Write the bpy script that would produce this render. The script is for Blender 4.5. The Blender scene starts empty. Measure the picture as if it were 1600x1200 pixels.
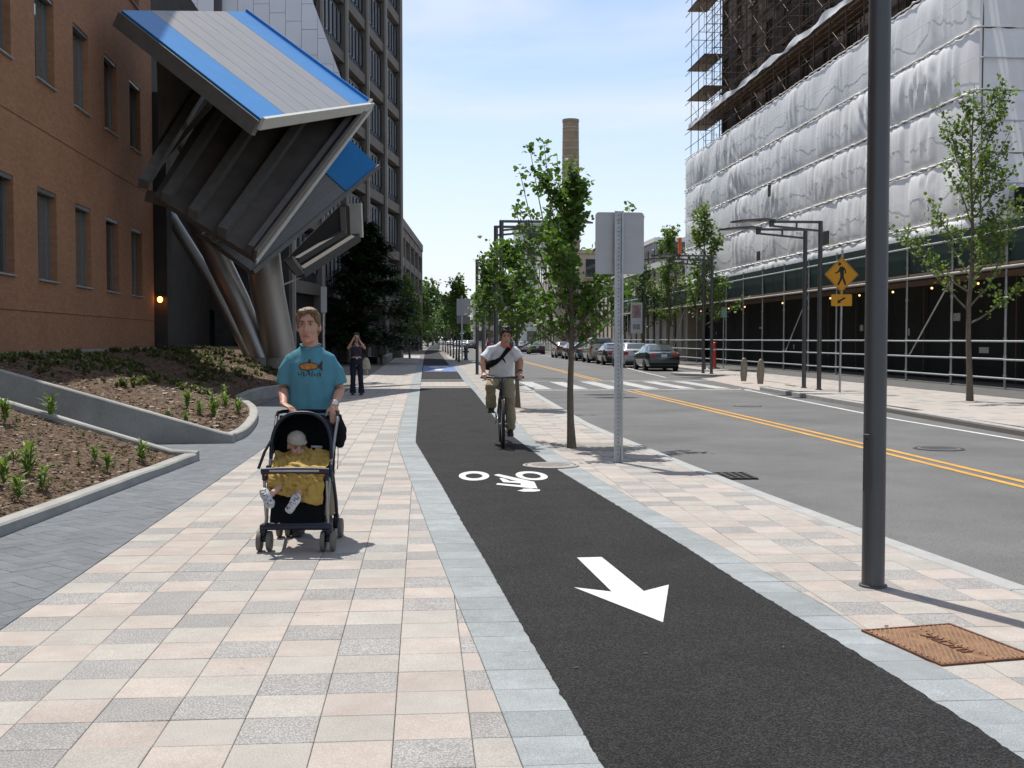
import bpy, bmesh, math, random
import numpy as np
from mathutils import Vector, Matrix
R = math.radians
rnd = random.Random(7)
scene = bpy.context.scene
col = scene.collection

# ------------------------------------------------------------------ camera, sky, sun, exposure
CAM_H, FPX = 1.55, 1800.0
YAW, PITCH = math.atan(140/1800*math.cos(math.atan(70/1800))), math.atan(70/1800)
cF = Vector((math.sin(YAW)*math.cos(PITCH), math.cos(YAW)*math.cos(PITCH), -math.sin(PITCH)))
cR = Vector((math.cos(YAW), -math.sin(YAW), 0))
cU = cR.cross(cF)
cam_d = bpy.data.cameras.new('camera'); cam = bpy.data.objects.new('camera', cam_d); col.objects.link(cam)
cam_d.sensor_width = 36; cam_d.lens = FPX/1600*36; cam_d.clip_end = 6000; cam_d.clip_start = 0.05
m = Matrix((cR, cU, -cF)).transposed().to_4x4(); m.translation = (0, 0, CAM_H)
cam.matrix_world = m
scene.camera = cam

SUN_ELEV, SUN_AZ = R(63), R(23)            # azimuth: to the left of the street direction (+Y)
sdir = Vector((-math.sin(SUN_AZ)*math.cos(SUN_ELEV), math.cos(SUN_AZ)*math.cos(SUN_ELEV), math.sin(SUN_ELEV)))
world = bpy.data.worlds.new('World'); scene.world = world; world.use_nodes = True
nt = world.node_tree; nt.nodes.clear()
w_out = nt.nodes.new('ShaderNodeOutputWorld'); bg = nt.nodes.new('ShaderNodeBackground')
sky = nt.nodes.new('ShaderNodeTexSky'); sky.sky_type = 'NISHITA'; sky.sun_disc = False
sky.sun_elevation = SUN_ELEV; sky.sun_rotation = -SUN_AZ
sky.air_density = 1.0; sky.dust_density = 0.5; sky.ozone_density = 2.2; sky.altitude = 10
# thin high cloud veil over the whole dome
tc = nt.nodes.new('ShaderNodeTexCoord'); mp = nt.nodes.new('ShaderNodeMapping'); mp.inputs['Scale'].default_value = (1.1, 1.6, 4.2)
mp.inputs['Rotation'].default_value = (0.12, 0.25, 0.5)
nz = nt.nodes.new('ShaderNodeTexNoise'); nz.inputs['Scale'].default_value = 1.7; nz.inputs['Detail'].default_value = 7; nz.inputs['Roughness'].default_value = 0.55
nz.inputs['Distortion'].default_value = 0.7
rmp = nt.nodes.new('ShaderNodeValToRGB'); rmp.color_ramp.elements[0].position = 0.34; rmp.color_ramp.elements[1].position = 0.68
rmp.color_ramp.elements[0].color = (0.0,)*3+(1,); rmp.color_ramp.elements[1].color = (0.85,)*3+(1,)
mix = nt.nodes.new('ShaderNodeMixRGB'); mix.inputs['Color2'].default_value = (5.65, 5.85, 6.25, 1)
L = nt.links.new
L(tc.outputs['Generated'], mp.inputs['Vector']); L(mp.outputs['Vector'], nz.inputs['Vector']); L(nz.outputs['Fac'], rmp.inputs['Fac'])
# summer haze whitening the sky towards the horizon, all round
sxz = nt.nodes.new('ShaderNodeSeparateXYZ'); hz = nt.nodes.new('ShaderNodeValToRGB'); mxm = nt.nodes.new('ShaderNodeMath'); mxm.operation = 'MAXIMUM'
hz.color_ramp.elements[0].position = 0.0; hz.color_ramp.elements[0].color = (.90,)*3+(1,); hz.color_ramp.elements[1].position = .30; hz.color_ramp.elements[1].color = (0.0,)*3+(1,)
e_ = hz.color_ramp.elements.new(.11); e_.color = (.55,)*3+(1,)
L(tc.outputs['Generated'], sxz.inputs[0]); L(sxz.outputs['Z'], hz.inputs['Fac']); L(hz.outputs['Color'], mxm.inputs[0]); L(rmp.outputs['Color'], mxm.inputs[1])
L(mxm.outputs[0], mix.inputs['Fac']); L(sky.outputs['Color'], mix.inputs['Color1']); L(mix.outputs['Color'], bg.inputs['Color'])
bg.inputs['Strength'].default_value = 0.125
L(bg.outputs['Background'], w_out.inputs['Surface'])
sun_d = bpy.data.lights.new('sun', 'SUN'); sun_d.energy = 4.2; sun_d.angle = R(0.53); sun_d.color = (1.0, 0.955, 0.88)
sun = bpy.data.objects.new('sun', sun_d); col.objects.link(sun); sun.location = (0, 0, 60)
sun.rotation_euler = (-sdir).to_track_quat('-Z', 'Y').to_euler()
vs = scene.view_settings; vs.view_transform = 'Standard'; vs.look = 'None'; vs.gamma = 1; vs.exposure = 0.35; vs.use_curve_mapping = False
scene.cycles.max_bounces = 6; scene.cycles.transparent_max_bounces = 12; scene.cycles.use_denoising = True
scene.cycles.caustics_reflective = False; scene.cycles.caustics_refractive = False

# ------------------------------------------------------------------ measuring helpers (photo pixel -> place in the street)
def ray(u, v): return cF*FPX + cR*(u-800) + cU*(600-v)
C0 = Vector((0, 0, CAM_H))
def G(u, v, z=0.0):
    d = ray(u, v); return C0 + d*((z-CAM_H)/d.z)
def PY(u, v, y):
    d = ray(u, v); return C0 + d*(y/d.y)
def PXX(u, v, x):
    d = ray(u, v); return C0 + d*(x/d.x)
def PP(u, v, p, n):
    d = ray(u, v); return C0 + d*((Vector(p)-C0).dot(n)/d.dot(n))
def px(p):
    d = Vector(p)-C0; w = d.dot(cF); return (800+FPX*d.dot(cR)/w, 600-FPX*d.dot(cU)/w)

# ------------------------------------------------------------------ materials
MATS = {}
def mat(name, c=(.5,.5,.5), rough=.7, metal=0, var=.12, scale=6, bump=0, bscale=40, spec=.4, c2=None, rand=0, coat=0,
        detail=5, trans=0, emit=None, speck=0, speck_scale=220, speck_c=None, stretch=None, dirt=None, spots=0):
    if name in MATS: return MATS[name]
    M = bpy.data.materials.new(name); M.use_nodes = True; MATS[name] = M
    t = M.node_tree; N = t.nodes; b = N['Principled BSDF']; lk = t.links.new
    b.inputs['Roughness'].default_value = rough; b.inputs['Metallic'].default_value = metal
    b.inputs['Specular IOR Level'].default_value = spec; b.inputs['Coat Weight'].default_value = coat
    if coat: b.inputs['Coat Roughness'].default_value = .06
    co = N.new('ShaderNodeTexCoord'); src = co.outputs['Object']
    if rand:                                              # shift the pattern per object so that copies differ
        oi = N.new('ShaderNodeObjectInfo'); va = N.new('ShaderNodeVectorMath'); va.operation = 'ADD'
        ml = N.new('ShaderNodeMath'); ml.operation = 'MULTIPLY'; ml.inputs[1].default_value = 37
        lk(oi.outputs['Random'], ml.inputs[0]); lk(src, va.inputs[0]); lk(ml.outputs[0], va.inputs[1]); src = va.outputs[0]
    if stretch:
        mpn = N.new('ShaderNodeMapping'); mpn.inputs['Scale'].default_value = stretch; lk(src, mpn.inputs['Vector']); src = mpn.outputs[0]
    if var or c2:
        n1 = N.new('ShaderNodeTexNoise'); n1.inputs['Scale'].default_value = scale; n1.inputs['Detail'].default_value = detail
        n1.inputs['Roughness'].default_value = .62; lk(src, n1.inputs['Vector'])
        rp = N.new('ShaderNodeValToRGB'); e = rp.color_ramp.elements; e[0].position = .3; e[1].position = .7
        lo = tuple(max(0, x*(1-var)) for x in c); hi = tuple(min(1, x*(1+var)) for x in (c2 or c))
        e[0].color = lo+(1,); e[1].color = hi+(1,); lk(n1.outputs['Fac'], rp.inputs['Fac']); out = rp.outputs['Color']
    else:
        rgb = N.new('ShaderNodeRGB'); rgb.outputs[0].default_value = tuple(c)+(1,); out = rgb.outputs[0]
    if speck:
        n3 = N.new('ShaderNodeTexNoise'); n3.inputs['Scale'].default_value = speck_scale; n3.inputs['Detail'].default_value = 2; lk(src, n3.inputs['Vector'])
        r3 = N.new('ShaderNodeValToRGB'); r3.color_ramp.elements[0].position = .42; r3.color_ramp.elements[1].position = .66
        k = speck_c or (1-speck, 1+speck)
        r3.color_ramp.elements[0].color = (k[0],)*3+(1,); r3.color_ramp.elements[1].color = (k[1],)*3+(1,)
        lk(n3.outputs['Fac'], r3.inputs['Fac'])
        mm = N.new('ShaderNodeMixRGB'); mm.blend_type = 'MULTIPLY'; mm.inputs['Fac'].default_value = 1
        lk(out, mm.inputs['Color1']); lk(r3.outputs['Color'], mm.inputs['Color2']); out = mm.outputs['Color']
    if rand:
        mr = N.new('ShaderNodeMapRange'); mr.inputs['To Min'].default_value = 1-rand; mr.inputs['To Max'].default_value = 1+rand
        lk(oi.outputs['Random'], mr.inputs['Value'])
        mm = N.new('ShaderNodeMixRGB'); mm.blend_type = 'MULTIPLY'; mm.inputs['Fac'].default_value = 1
        lk(out, mm.inputs['Color1']); lk(mr.outputs['Result'], mm.inputs['Color2']); out = mm.outputs['Color']
    if dirt or spots:                                     # soiling that drifts across neighbouring pieces
        ge = N.new('ShaderNodeNewGeometry')
        if dirt:
            nd = N.new('ShaderNodeTexNoise'); nd.inputs['Scale'].default_value = dirt[0]; nd.inputs['Detail'].default_value = 8; nd.inputs['Roughness'].default_value = .65; lk(ge.outputs['Position'], nd.inputs['Vector'])
            md = N.new('ShaderNodeMapRange'); md.inputs['From Min'].default_value = .3; md.inputs['From Max'].default_value = .7; md.inputs['To Min'].default_value = 1-dirt[1]; md.inputs['To Max'].default_value = 1+dirt[1]*.6
            lk(nd.outputs['Fac'], md.inputs['Value']); mm = N.new('ShaderNodeMixRGB'); mm.blend_type = 'MULTIPLY'; mm.inputs['Fac'].default_value = 1
            lk(out, mm.inputs['Color1']); lk(md.outputs['Result'], mm.inputs['Color2']); out = mm.outputs['Color']
        if spots:
            vo = N.new('ShaderNodeTexVoronoi'); vo.inputs['Scale'].default_value = 2.3; lk(ge.outputs['Position'], vo.inputs['Vector'])
            ms = N.new('ShaderNodeMapRange'); ms.inputs['From Min'].default_value = .028; ms.inputs['From Max'].default_value = .045; ms.inputs['To Min'].default_value = 1-spots; ms.inputs['To Max'].default_value = 1
            lk(vo.outputs['Distance'], ms.inputs['Value']); mm = N.new('ShaderNodeMixRGB'); mm.blend_type = 'MULTIPLY'; mm.inputs['Fac'].default_value = 1
            lk(out, mm.inputs['Color1']); lk(ms.outputs['Result'], mm.inputs['Color2']); out = mm.outputs['Color']
    lk(out, b.inputs['Base Color'])
    if bump:
        n2 = N.new('ShaderNodeTexNoise'); n2.inputs['Scale'].default_value = bscale; n2.inputs['Detail'].default_value = 4; lk(src, n2.inputs['Vector'])
        bp = N.new('ShaderNodeBump'); bp.inputs['Strength'].default_value = min(1, bump); bp.inputs['Distance'].default_value = .02*bump
        lk(n2.outputs['Fac'], bp.inputs['Height']); lk(bp.outputs['Normal'], b.inputs['Normal'])
    if trans: b.inputs['Transmission Weight'].default_value = trans
    if emit:
        b.inputs['Emission Color'].default_value = tuple(emit[:3])+(1,); b.inputs['Emission Strength'].default_value = emit[3]
    return M

def leafmat(name, c, c2, tr=.35):
    if name in MATS: return MATS[name]
    M = bpy.data.materials.new(name); M.use_nodes = True; MATS[name] = M
    t = M.node_tree; N = t.nodes; lk = t.links.new; b = N['Principled BSDF']; b.inputs['Roughness'].default_value = .5; b.inputs['Specular IOR Level'].default_value = .3
    g = N.new('ShaderNodeNewGeometry'); rp = N.new('ShaderNodeValToRGB'); rp.color_ramp.elements[0].color = tuple(c)+(1,); rp.color_ramp.elements[1].color = tuple(c2)+(1,)
    lk(g.outputs['Random Per Island'], rp.inputs['Fac']); lk(rp.outputs['Color'], b.inputs['Base Color'])
    tl = N.new('ShaderNodeBsdfTranslucent'); mx = N.new('ShaderNodeMixShader'); mx.inputs[0].default_value = tr
    h = N.new('ShaderNodeMixRGB'); h.blend_type = 'MULTIPLY'; h.inputs['Fac'].default_value = 1; h.inputs['Color2'].default_value = (1.25, 1.3, .6, 1)
    lk(rp.outputs['Color'], h.inputs['Color1']); lk(h.outputs['Color'], tl.inputs['Color'])
    lk(b.outputs[0], mx.inputs[1]); lk(tl.outputs[0], mx.inputs[2]); lk(mx.outputs[0], N['Material Output'].inputs['Surface'])
    return M

# ------------------------------------------------------------------ mesh helpers
OFF = {}
def root_off(o):
    while o.parent: o = o.parent
    return OFF.get(o.name, Vector((0, 0, 0)))
def tag(o, label=None, cat=None, group=None, kind=None):
    if label: o['label'] = label
    if cat: o['category'] = cat
    if group: o['group'] = group
    if kind: o['kind'] = kind
    return o
def thing(name, label, cat, loc=(0,0,0), group=None, rz=0):
    o = bpy.data.objects.new(name, None); col.objects.link(o); o.location = loc; o.rotation_euler.z = rz
    o.empty_display_size = .2; OFF[o.name] = Vector(loc)
    return tag(o, label, cat, group)
class MB:
    def __init__(s): s.v = []; s.f = []; s.m = []
    def add(s, vs, fs, mi=0):
        n = len(s.v); s.v += [tuple(p) for p in vs]; s.f += [tuple(i+n for i in f) for f in fs]; s.m += [mi]*len(fs); return s
    def box(s, c, d, rot=None, mi=0, ch=0):
        c = Vector(c); hx, hy, hz = d[0]/2, d[1]/2, d[2]/2
        if not ch:
            vs = [Vector((x*hx, y*hy, z*hz)) for x in (-1,1) for y in (-1,1) for z in (-1,1)]
            fs = [(0,1,3,2),(4,6,7,5),(0,4,5,1),(2,3,7,6),(0,2,6,4),(1,5,7,3)]
        else:
            vs = []; ch = min(ch, .49*min(d))
            for x in (-1,1):
                for y in (-1,1):
                    for z in (-1,1):
                        vs += [Vector((x*hx, y*(hy-ch), z*(hz-ch))), Vector((x*(hx-ch), y*hy, z*(hz-ch))), Vector((x*(hx-ch), y*(hy-ch), z*hz))]
            I = lambda x, y, z, k: ((x*2+y)*2+z)*3+k
            fs = []
            for a in (0,1):
                fs.append([I(a,0,0,0),I(a,0,1,0),I(a,1,1,0),I(a,1,0,0)][::1 if a==0 else -1])
                fs.append([I(0,a,0,1),I(1,a,0,1),I(1,a,1,1),I(0,a,1,1)][::1 if a==0 else -1])
                fs.append([I(0,0,a,2),I(0,1,a,2),I(1,1,a,2),I(1,0,a,2)][::1 if a==0 else -1])
            for a in (0,1):
                for b in (0,1):
                    f = [I(a,b,0,0),I(a,b,0,1),I(a,b,1,1),I(a,b,1,0)]; fs.append(f if (a^b)==0 else f[::-1])
                    f = [I(a,0,b,0),I(a,0,b,2),I(a,1,b,2),I(a,1,b,0)]; fs.append(f if (a^b) else f[::-1])
                    f = [I(0,a,b,1),I(0,a,b,2),I(1,a,b,2),I(1,a,b,1)]; fs.append(f if (a^b)==0 else f[::-1])
                    for c_ in (0,1):
                        f = [I(a,b,c_,0),I(a,b,c_,1),I(a,b,c_,2)]; fs.append(f if (a^b^c_) else f[::-1])
        if rot is not None: vs = [rot @ p for p in vs]
        return s.add([c+p for p in vs], fs, mi)
    def tube(s, pts, r, n=8, cap=True, mi=0, up=None, flat=None, round_end=False):
        pts = [Vector(p) for p in pts]
        if not isinstance(r, (list, tuple)): r = [r]*len(pts)
        r = [x if isinstance(x, (list, tuple)) else (x, x) for x in r]
        if round_end:
            P, Q = [], []
            for e in (0, 1):
                i = 0 if e == 0 else -1; j = 1 if e == 0 else -2
                d = (pts[i]-pts[j]).normalized(); a, b = r[i]; h = min(a, b)
                ex = [(pts[i]+d*h*math.sin(t), (a*math.cos(t), b*math.cos(t))) for t in (R(75), R(48), R(22))]
                if e == 0: P = [x[0] for x in ex]; Q = [x[1] for x in ex]
                else: P = P+pts+[x[0] for x in ex[::-1]]; Q = Q+list(r)+[x[1] for x in ex[::-1]]
            pts, r = P, Q
        nn = len(pts); T = []
        for i in range(nn):
            a = pts[max(0, i-1)]; b = pts[min(nn-1, i+1)]; d = b-a
            T.append(d.normalized() if d.length > 1e-9 else Vector((0,0,1)))
        u0 = Vector(up) if up else (Vector((0,0,1)) if abs(T[0].z) < .9 else Vector((1,0,0)))
        vs = []
        x = (u0 - T[0]*u0.dot(T[0])).normalized()
        for i in range(nn):
            x = x - T[i]*x.dot(T[i])
            x = x.normalized() if x.length > 1e-6 else T[i].orthogonal().normalized()
            y = T[i].cross(x)
            for k in range(n):
                a = 2*math.pi*k/n; vs.append(pts[i] + x*(r[i][0]*math.cos(a)) + y*(r[i][1]*math.sin(a)))
        fs = [(i*n+k, i*n+(k+1)%n, (i+1)*n+(k+1)%n, (i+1)*n+k) for i in range(nn-1) for k in range(n)]
        if cap: fs += [tuple(range(n))[::-1], tuple((nn-1)*n+k for k in range(n))]
        return s.add(vs, fs, mi)
    def lathe(s, prof, c=(0,0,0), n=16, axis=None, mi=0, cap=True):
        c = Vector(c); q = Vector((0,0,1)).rotation_difference(Vector(axis)) if axis else None
        vs = []
        for r_, z in prof:
            for k in range(n):
                a = 2*math.pi*k/n; p = Vector((r_*math.cos(a), r_*math.sin(a), z)); vs.append(c+(q @ p if q else p))
        fs = [(i*n+k, i*n+(k+1)%n, (i+1)*n+(k+1)%n, (i+1)*n+k) for i in range(len(prof)-1) for k in range(n)]
        if cap: fs += [tuple(range(n))[::-1], tuple((len(prof)-1)*n+k for k in range(n))]
        return s.add(vs, fs, mi)
    def slab(s, poly, t, mi=0):                      # polygon (3D points) pushed along the vector t
        poly = [Vector(p) for p in poly]; t = Vector(t); n = len(poly)
        vs = poly+[p+t for p in poly]
        return s.add(vs, [tuple(range(n))[::-1], tuple(range(n, 2*n))]+[(i, (i+1)%n, n+(i+1)%n, n+i) for i in range(n)], mi)
    def grid(s, fn, nu, nv, mi=0, wrap=False):
        vs = [fn(i/nu, j/nv) for j in range(nv+1) for i in range(nu+1)]
        return s.add(vs, [(j*(nu+1)+i, j*(nu+1)+i+1, (j+1)*(nu+1)+i+1, (j+1)*(nu+1)+i) for j in range(nv) for i in range(nu)], mi)
    def ball(s, c, r, n=12, k=8, rot=None, mi=0):
        c = Vector(c); r = r if isinstance(r, (tuple, list)) else (r, r, r)
        vs = []; 
        for j in range(1, k):
            t = math.pi*j/k
            for i in range(n):
                a = 2*math.pi*i/n; p = Vector((r[0]*math.sin(t)*math.cos(a), r[1]*math.sin(t)*math.sin(a), r[2]*math.cos(t))); vs.append(c+(rot @ p if rot else p))
        top = Vector((0,0,r[2])); bot = -top
        vs += [c+(rot @ top if rot else top), c+(rot @ bot if rot else bot)]; N = len(vs)
        fs = [(j*n+i, (j+1)*n+i, (j+1)*n+(i+1)%n, j*n+(i+1)%n) for j in range(k-2) for i in range(n)]
        fs += [(N-2, i, (i+1)%n) for i in range(n)] + [((k-2)*n+(i+1)%n, (k-2)*n+i, N-1) for i in range(n)]
        return s.add(vs, fs, mi)
    def mesh(s, name, mats, off=Vector((0,0,0)), smooth=None):
        me = bpy.data.meshes.new(name)
        me.from_pydata([(p[0]-off.x, p[1]-off.y, p[2]-off.z) for p in s.v], [], s.f)
        for M in (mats if isinstance(mats, (list, tuple)) else [mats]): me.materials.append(M)
        if any(s.m): me.polygons.foreach_set('material_index', s.m)
        if smooth is not None:
            me.polygons.foreach_set('use_smooth', [True]*len(me.polygons)); me.set_sharp_from_angle(angle=R(smooth))
        me.update(); return me
    def build(s, name, mats, parent=None, smooth=None, at=None, kind=None):
        off = root_off(parent) if parent else Vector(at or (0,0,0))
        o = bpy.data.objects.new(name, s.mesh(name, mats, off, smooth)); col.objects.link(o)
        if parent: o.parent = parent
        else: o.location = off; OFF[o.name] = off
        if kind: o['kind'] = kind
        return o
def share(name, me, parent, loc=(0,0,0), rot=None, scale=None):
    o = bpy.data.objects.new(name, me); col.objects.link(o); o.parent = parent; o.location = loc
    if rot: o.rotation_euler = rot
    if scale: o.scale = scale
    return o
def copy_tree(o, parent=None, name=None):
    c = o.copy(); col.objects.link(c); c.parent = parent
    if name: c.name = name
    for ch in list(o.children): copy_tree(ch, c)
    return c
def lerp(a, b, t): return a+(b-a)*t
def fuse(mb, voxel, smooth=4, disp=0, dscale=8, seed=0, dz=1.0, factor=.5):
    """one continuous surface from overlapping closed shapes; returns (verts, faces) in an MB"""
    o = bpy.data.objects.new('tmp', mb.mesh('tmp', [])); col.objects.link(o)
    r_ = o.modifiers.new('r', 'REMESH'); r_.mode = 'VOXEL'; r_.voxel_size = voxel; r_.adaptivity = 0
    if smooth: s_ = o.modifiers.new('s', 'SMOOTH'); s_.factor = factor; s_.iterations = smooth
    dg = bpy.context.evaluated_depsgraph_get(); e = o.evaluated_get(dg); me = bpy.data.meshes.new_from_object(e)
    out = MB(); out.v = [tuple(v.co) for v in me.vertices]; out.f = [tuple(p.vertices) for p in me.polygons]; out.m = [0]*len(out.f)
    if disp:
        from mathutils import noise
        nv = [v.normal.copy() for v in me.vertices]; sv = Vector((seed*3.1, seed*1.7, 0))
        for i, p in enumerate(out.v):
            q = Vector((p[0]*dscale, p[1]*dscale, p[2]*dscale*dz))+sv
            d = noise.noise(q)+.5*noise.noise(q*2.1); n = nv[i]; out.v[i] = (p[0]+n.x*d*disp, p[1]+n.y*d*disp, p[2]+n.z*d*disp)
    bpy.data.objects.remove(o); bpy.data.meshes.remove(me)
    return out
def text_mesh(s, size, depth=.002):
    cu = bpy.data.curves.new('t', 'FONT'); cu.body = s; cu.size = size; cu.extrude = depth; cu.align_x = 'CENTER'; cu.align_y = 'CENTER'; cu.resolution_u = 3
    o = bpy.data.objects.new('t', cu); col.objects.link(o)
    me = bpy.data.meshes.new_from_object(o.evaluated_get(bpy.context.evaluated_depsgraph_get())); bpy.data.objects.remove(o)
    return me
# ------------------------------------------------------------------ materials of the setting
m_pink = mat('paver_pink', (.392,.340,.302), .85, var=.07, scale=5, bump=.12, bscale=260, c2=(.41,.365,.33), rand=.07, speck=.16, speck_scale=190, dirt=(1.1,.10), spots=.22)
m_beige = mat('paver_beige', (.378,.355,.322), .85, var=.07, scale=5, bump=.12, bscale=260, rand=.07, speck=.18, speck_scale=190, dirt=(1.1,.10), spots=.22)
m_pgrey = mat('paver_grey', (.305,.294,.283), .85, var=.08, scale=5, bump=.2, bscale=200, rand=.07, speck=.34, speck_scale=130, dirt=(1.1,.08), spots=.2)
m_band = mat('paver_bluegrey', (.27,.292,.30), .8, var=.12, scale=7, bump=.15, bscale=200, rand=.12, speck=.2, speck_scale=170, dirt=(1.3,.12))
m_herr = mat('paver_slate', (.135,.148,.162), .8, var=.14, scale=6, bump=.15, bscale=200, rand=.10, speck=.2, speck_scale=170, dirt=(.9,.14))
m_joint = mat('joint_sand', (.17,.155,.14), .95, var=.2, scale=30)
m_path = mat('path_asphalt', (.032,.0315,.032), .9, var=.18, scale=1.6, bump=1, bscale=120, speck=.75, speck_scale=115, spec=.3, dirt=(.9,.20))
m_road = mat('road_asphalt', (.150,.149,.148), .88, var=.16, scale=.5, bump=.6, bscale=110, speck=.35, speck_scale=110, detail=9, spec=.35, dirt=(.35,.20))
m_white = mat('road_paint_white', (.60,.60,.585), .7, var=.10, scale=14, bump=.3, bscale=120, speck=.14, speck_scale=120, dirt=(3,.16))
m_yellow = mat('road_paint_yellow', (.58,.31,.05), .7, var=.12, scale=9, bump=.3, bscale=120, speck=.2, speck_scale=120, dirt=(1.5,.2))
m_blue_paint = mat('road_paint_blue', (.10,.165,.36), .7, var=.1, scale=9)
m_granite = mat('kerb_granite', (.36,.36,.352), .8, var=.12, scale=4, bump=.25, bscale=120, speck=.2, speck_scale=200)
m_conc = mat('concrete', (.325,.322,.300), .85, var=.15, scale=1.7, bump=.25, bscale=60, speck=.12, speck_scale=90, detail=9, dirt=(1.6,.22))
m_mulch = mat('mulch', (.060,.036,.022), .95, var=.45, scale=22, bump=1, bscale=45, c2=(.115,.072,.042), detail=8)
m_chip = leafmat('mulch_chip', (.040,.024,.014), (.21,.135,.075), .0)
m_earth = mat('earth', (.10,.095,.085), .95, var=.2, scale=.3)

def struct(name, mb, M, smooth=None, at=None):
    o = mb.build(name, M, smooth=smooth, at=at); o['kind'] = 'structure'; return o
ROAD = -.12
# one sheet to the horizon
g = MB(); g.add([(-2500,-1200,-.30),(2500,-1200,-.30),(2500,4500,-.30),(-2500,4500,-.30)], [(0,1,2,3)]); struct('ground', g, m_earth)

# ------------------------------------------------------------------ edges of the walks, measured in the photograph and laid on the ground
def line_xy(pp, z=0.0, near=-8.0, far=420.0, fx=None):
    q = sorted([(G(u, v, z).y, G(u, v, z).x) for u, v in pp])
    (y0, x0), (y1, x1) = q[0], q[1]
    q.insert(0, (near, x0+(x1-x0)/(y1-y0)*(near-y0)))
    (ya, xa), (yb, xb) = q[-2], q[-1]
    q.append((far, fx if fx is not None else xb))
    ys = np.array([a for a, b in q]); xs = np.array([b for a, b in q])
    return lambda y: float(np.interp(y, ys, xs))
pathL = line_xy([(945,1200),(865,1060),(800,948),(760,877),(725,819),(690,757),(650,691),(651,677),(654,640),(656,616),(658,595),(660.5,572),(664,550)], fx=3.6)
pathR = line_xy([(1600,1190),(1520,1135),(1400,1060),(1270,980),(1150,907),(1070,855),(1000,812),(872,735),(825,700),(797,679),(772,652),(741,612),(723.5,594),(714.5,581),(701,569.5),(686,550)], fx=6.1)
bandL = line_xy([(818,1200),(795,1140),(750,1025),(715,942),(687,872),(665,815),(642,752),(620,690),(627,658),(632,640),(639,616),(645,596),(651,574),(659,550)], fx=2.9)
bandR = line_xy([(1600,1112),(1490,1052),(1350,985),(1280,940),(1215,905),(1125,852),(1020,797),(925,742),(900,726),(865,706),(832,685),(802,655),(751,614),(735,593),(725,580),(710,569),(691,551)], fx=6.8)
kerbO = line_xy([(1600,915),(1385,840),(1120,742),(1020,702),(927,665),(875,635),(847,619),(824,604),(743,568.5),(727,558)], fx=8.0)
kerbI = lambda y: kerbO(y)-.17
TILE = .305
X0 = -.117; XL = X0-7*TILE
Y0 = G(600,1157).y % TILE

def strip(name, fl, fr, ya, yb, z, M, step=.5, kind='structure', parent=None):
    b = MB(); ys = [ya]; 
    while ys[-1] < yb: ys.append(min(yb, ys[-1]+step*(1+max(0, ys[-1])/25)))
    for y in ys: b.v += [(fl(y), y, z), (fr(y), y, z)]
    for i in range(len(ys)-1): b.f.append((2*i, 2*i+1, 2*i+3, 2*i+2)); b.m.append(0)
    o = b.build(name, M, parent=parent); o['kind'] = kind; return o
from mathutils import noise as mnoise
def ragged(y, k): return .011*mnoise.noise(Vector((y*9, k, 0)))+.008*mnoise.noise(Vector((y*31, k, 4)))
path = strip('bicycle_path', lambda y: pathL(y)-.006+ragged(y, 1), lambda y: pathR(y)+.006+ragged(y, 7), -8, 420, .0035, m_path, .02)
walkL = strip('sidewalk', lambda y: XL-.0, bandL, -8, 420, -.022, m_joint, .5)
walkR = strip('sidewalk', bandR, kerbI, -8, 420, -.022, m_joint, .5)
edgeL = strip('path_edging', bandL, pathL, -8, 420, -.024, m_joint, .3)
edgeR = strip('path_edging', pathR, bandR, -8, 420, -.024, m_joint, .3)
road = strip('road', lambda y: kerbO(y)-.02, lambda y: 15.6+.012*max(0, y-60), -8, 420, ROAD, m_road, 2)

def clip(poly, a, b):            # keep what lies left of the line a->b
    out = []; n = len(poly)
    side = lambda p: (b[0]-a[0])*(p[1]-a[1])-(b[1]-a[1])*(p[0]-a[0])
    for i in range(n):
        p, q = poly[i], poly[(i+1)%n]; sp, sq = side(p), side(q)
        if sp >= 0: out.append(p)
        if (sp >= 0) != (sq >= 0):
            t = sp/(sp-sq); out.append((p[0]+(q[0]-p[0])*t, p[1]+(q[1]-p[1])*t))
    return out
def area(p): return .5*abs(sum(p[i][0]*p[(i+1)%len(p)][1]-p[(i+1)%len(p)][0]*p[i][1] for i in range(len(p))))
def shrink(p, e):                # inset a convex polygon by e
    n = len(p); sgn = 1 if sum(p[i][0]*p[(i+1)%n][1]-p[(i+1)%n][0]*p[i][1] for i in range(n)) > 0 else -1
    L_ = []
    for i in range(n):
        a, b = p[i], p[(i+1)%n]; d = math.hypot(b[0]-a[0], b[1]-a[1]) or 1e-9; nx, ny = -(b[1]-a[1])/d*sgn, (b[0]-a[0])/d*sgn
        L_.append(((a[0]+nx*e, a[1]+ny*e), (b[0]+nx*e, b[1]+ny*e)))
    out = []
    for i in range(n):
        (a, b), (c, d) = L_[i-1], L_[i]
        den = (b[0]-a[0])*(d[1]-c[1])-(b[1]-a[1])*(d[0]-c[0])
        if abs(den) < 1e-10: out.append(c); continue
        t = ((c[0]-a[0])*(d[1]-c[1])-(c[1]-a[1])*(d[0]-c[0]))/den; out.append((a[0]+(b[0]-a[0])*t, a[1]+(b[1]-a[1])*t))
    return out
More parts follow.
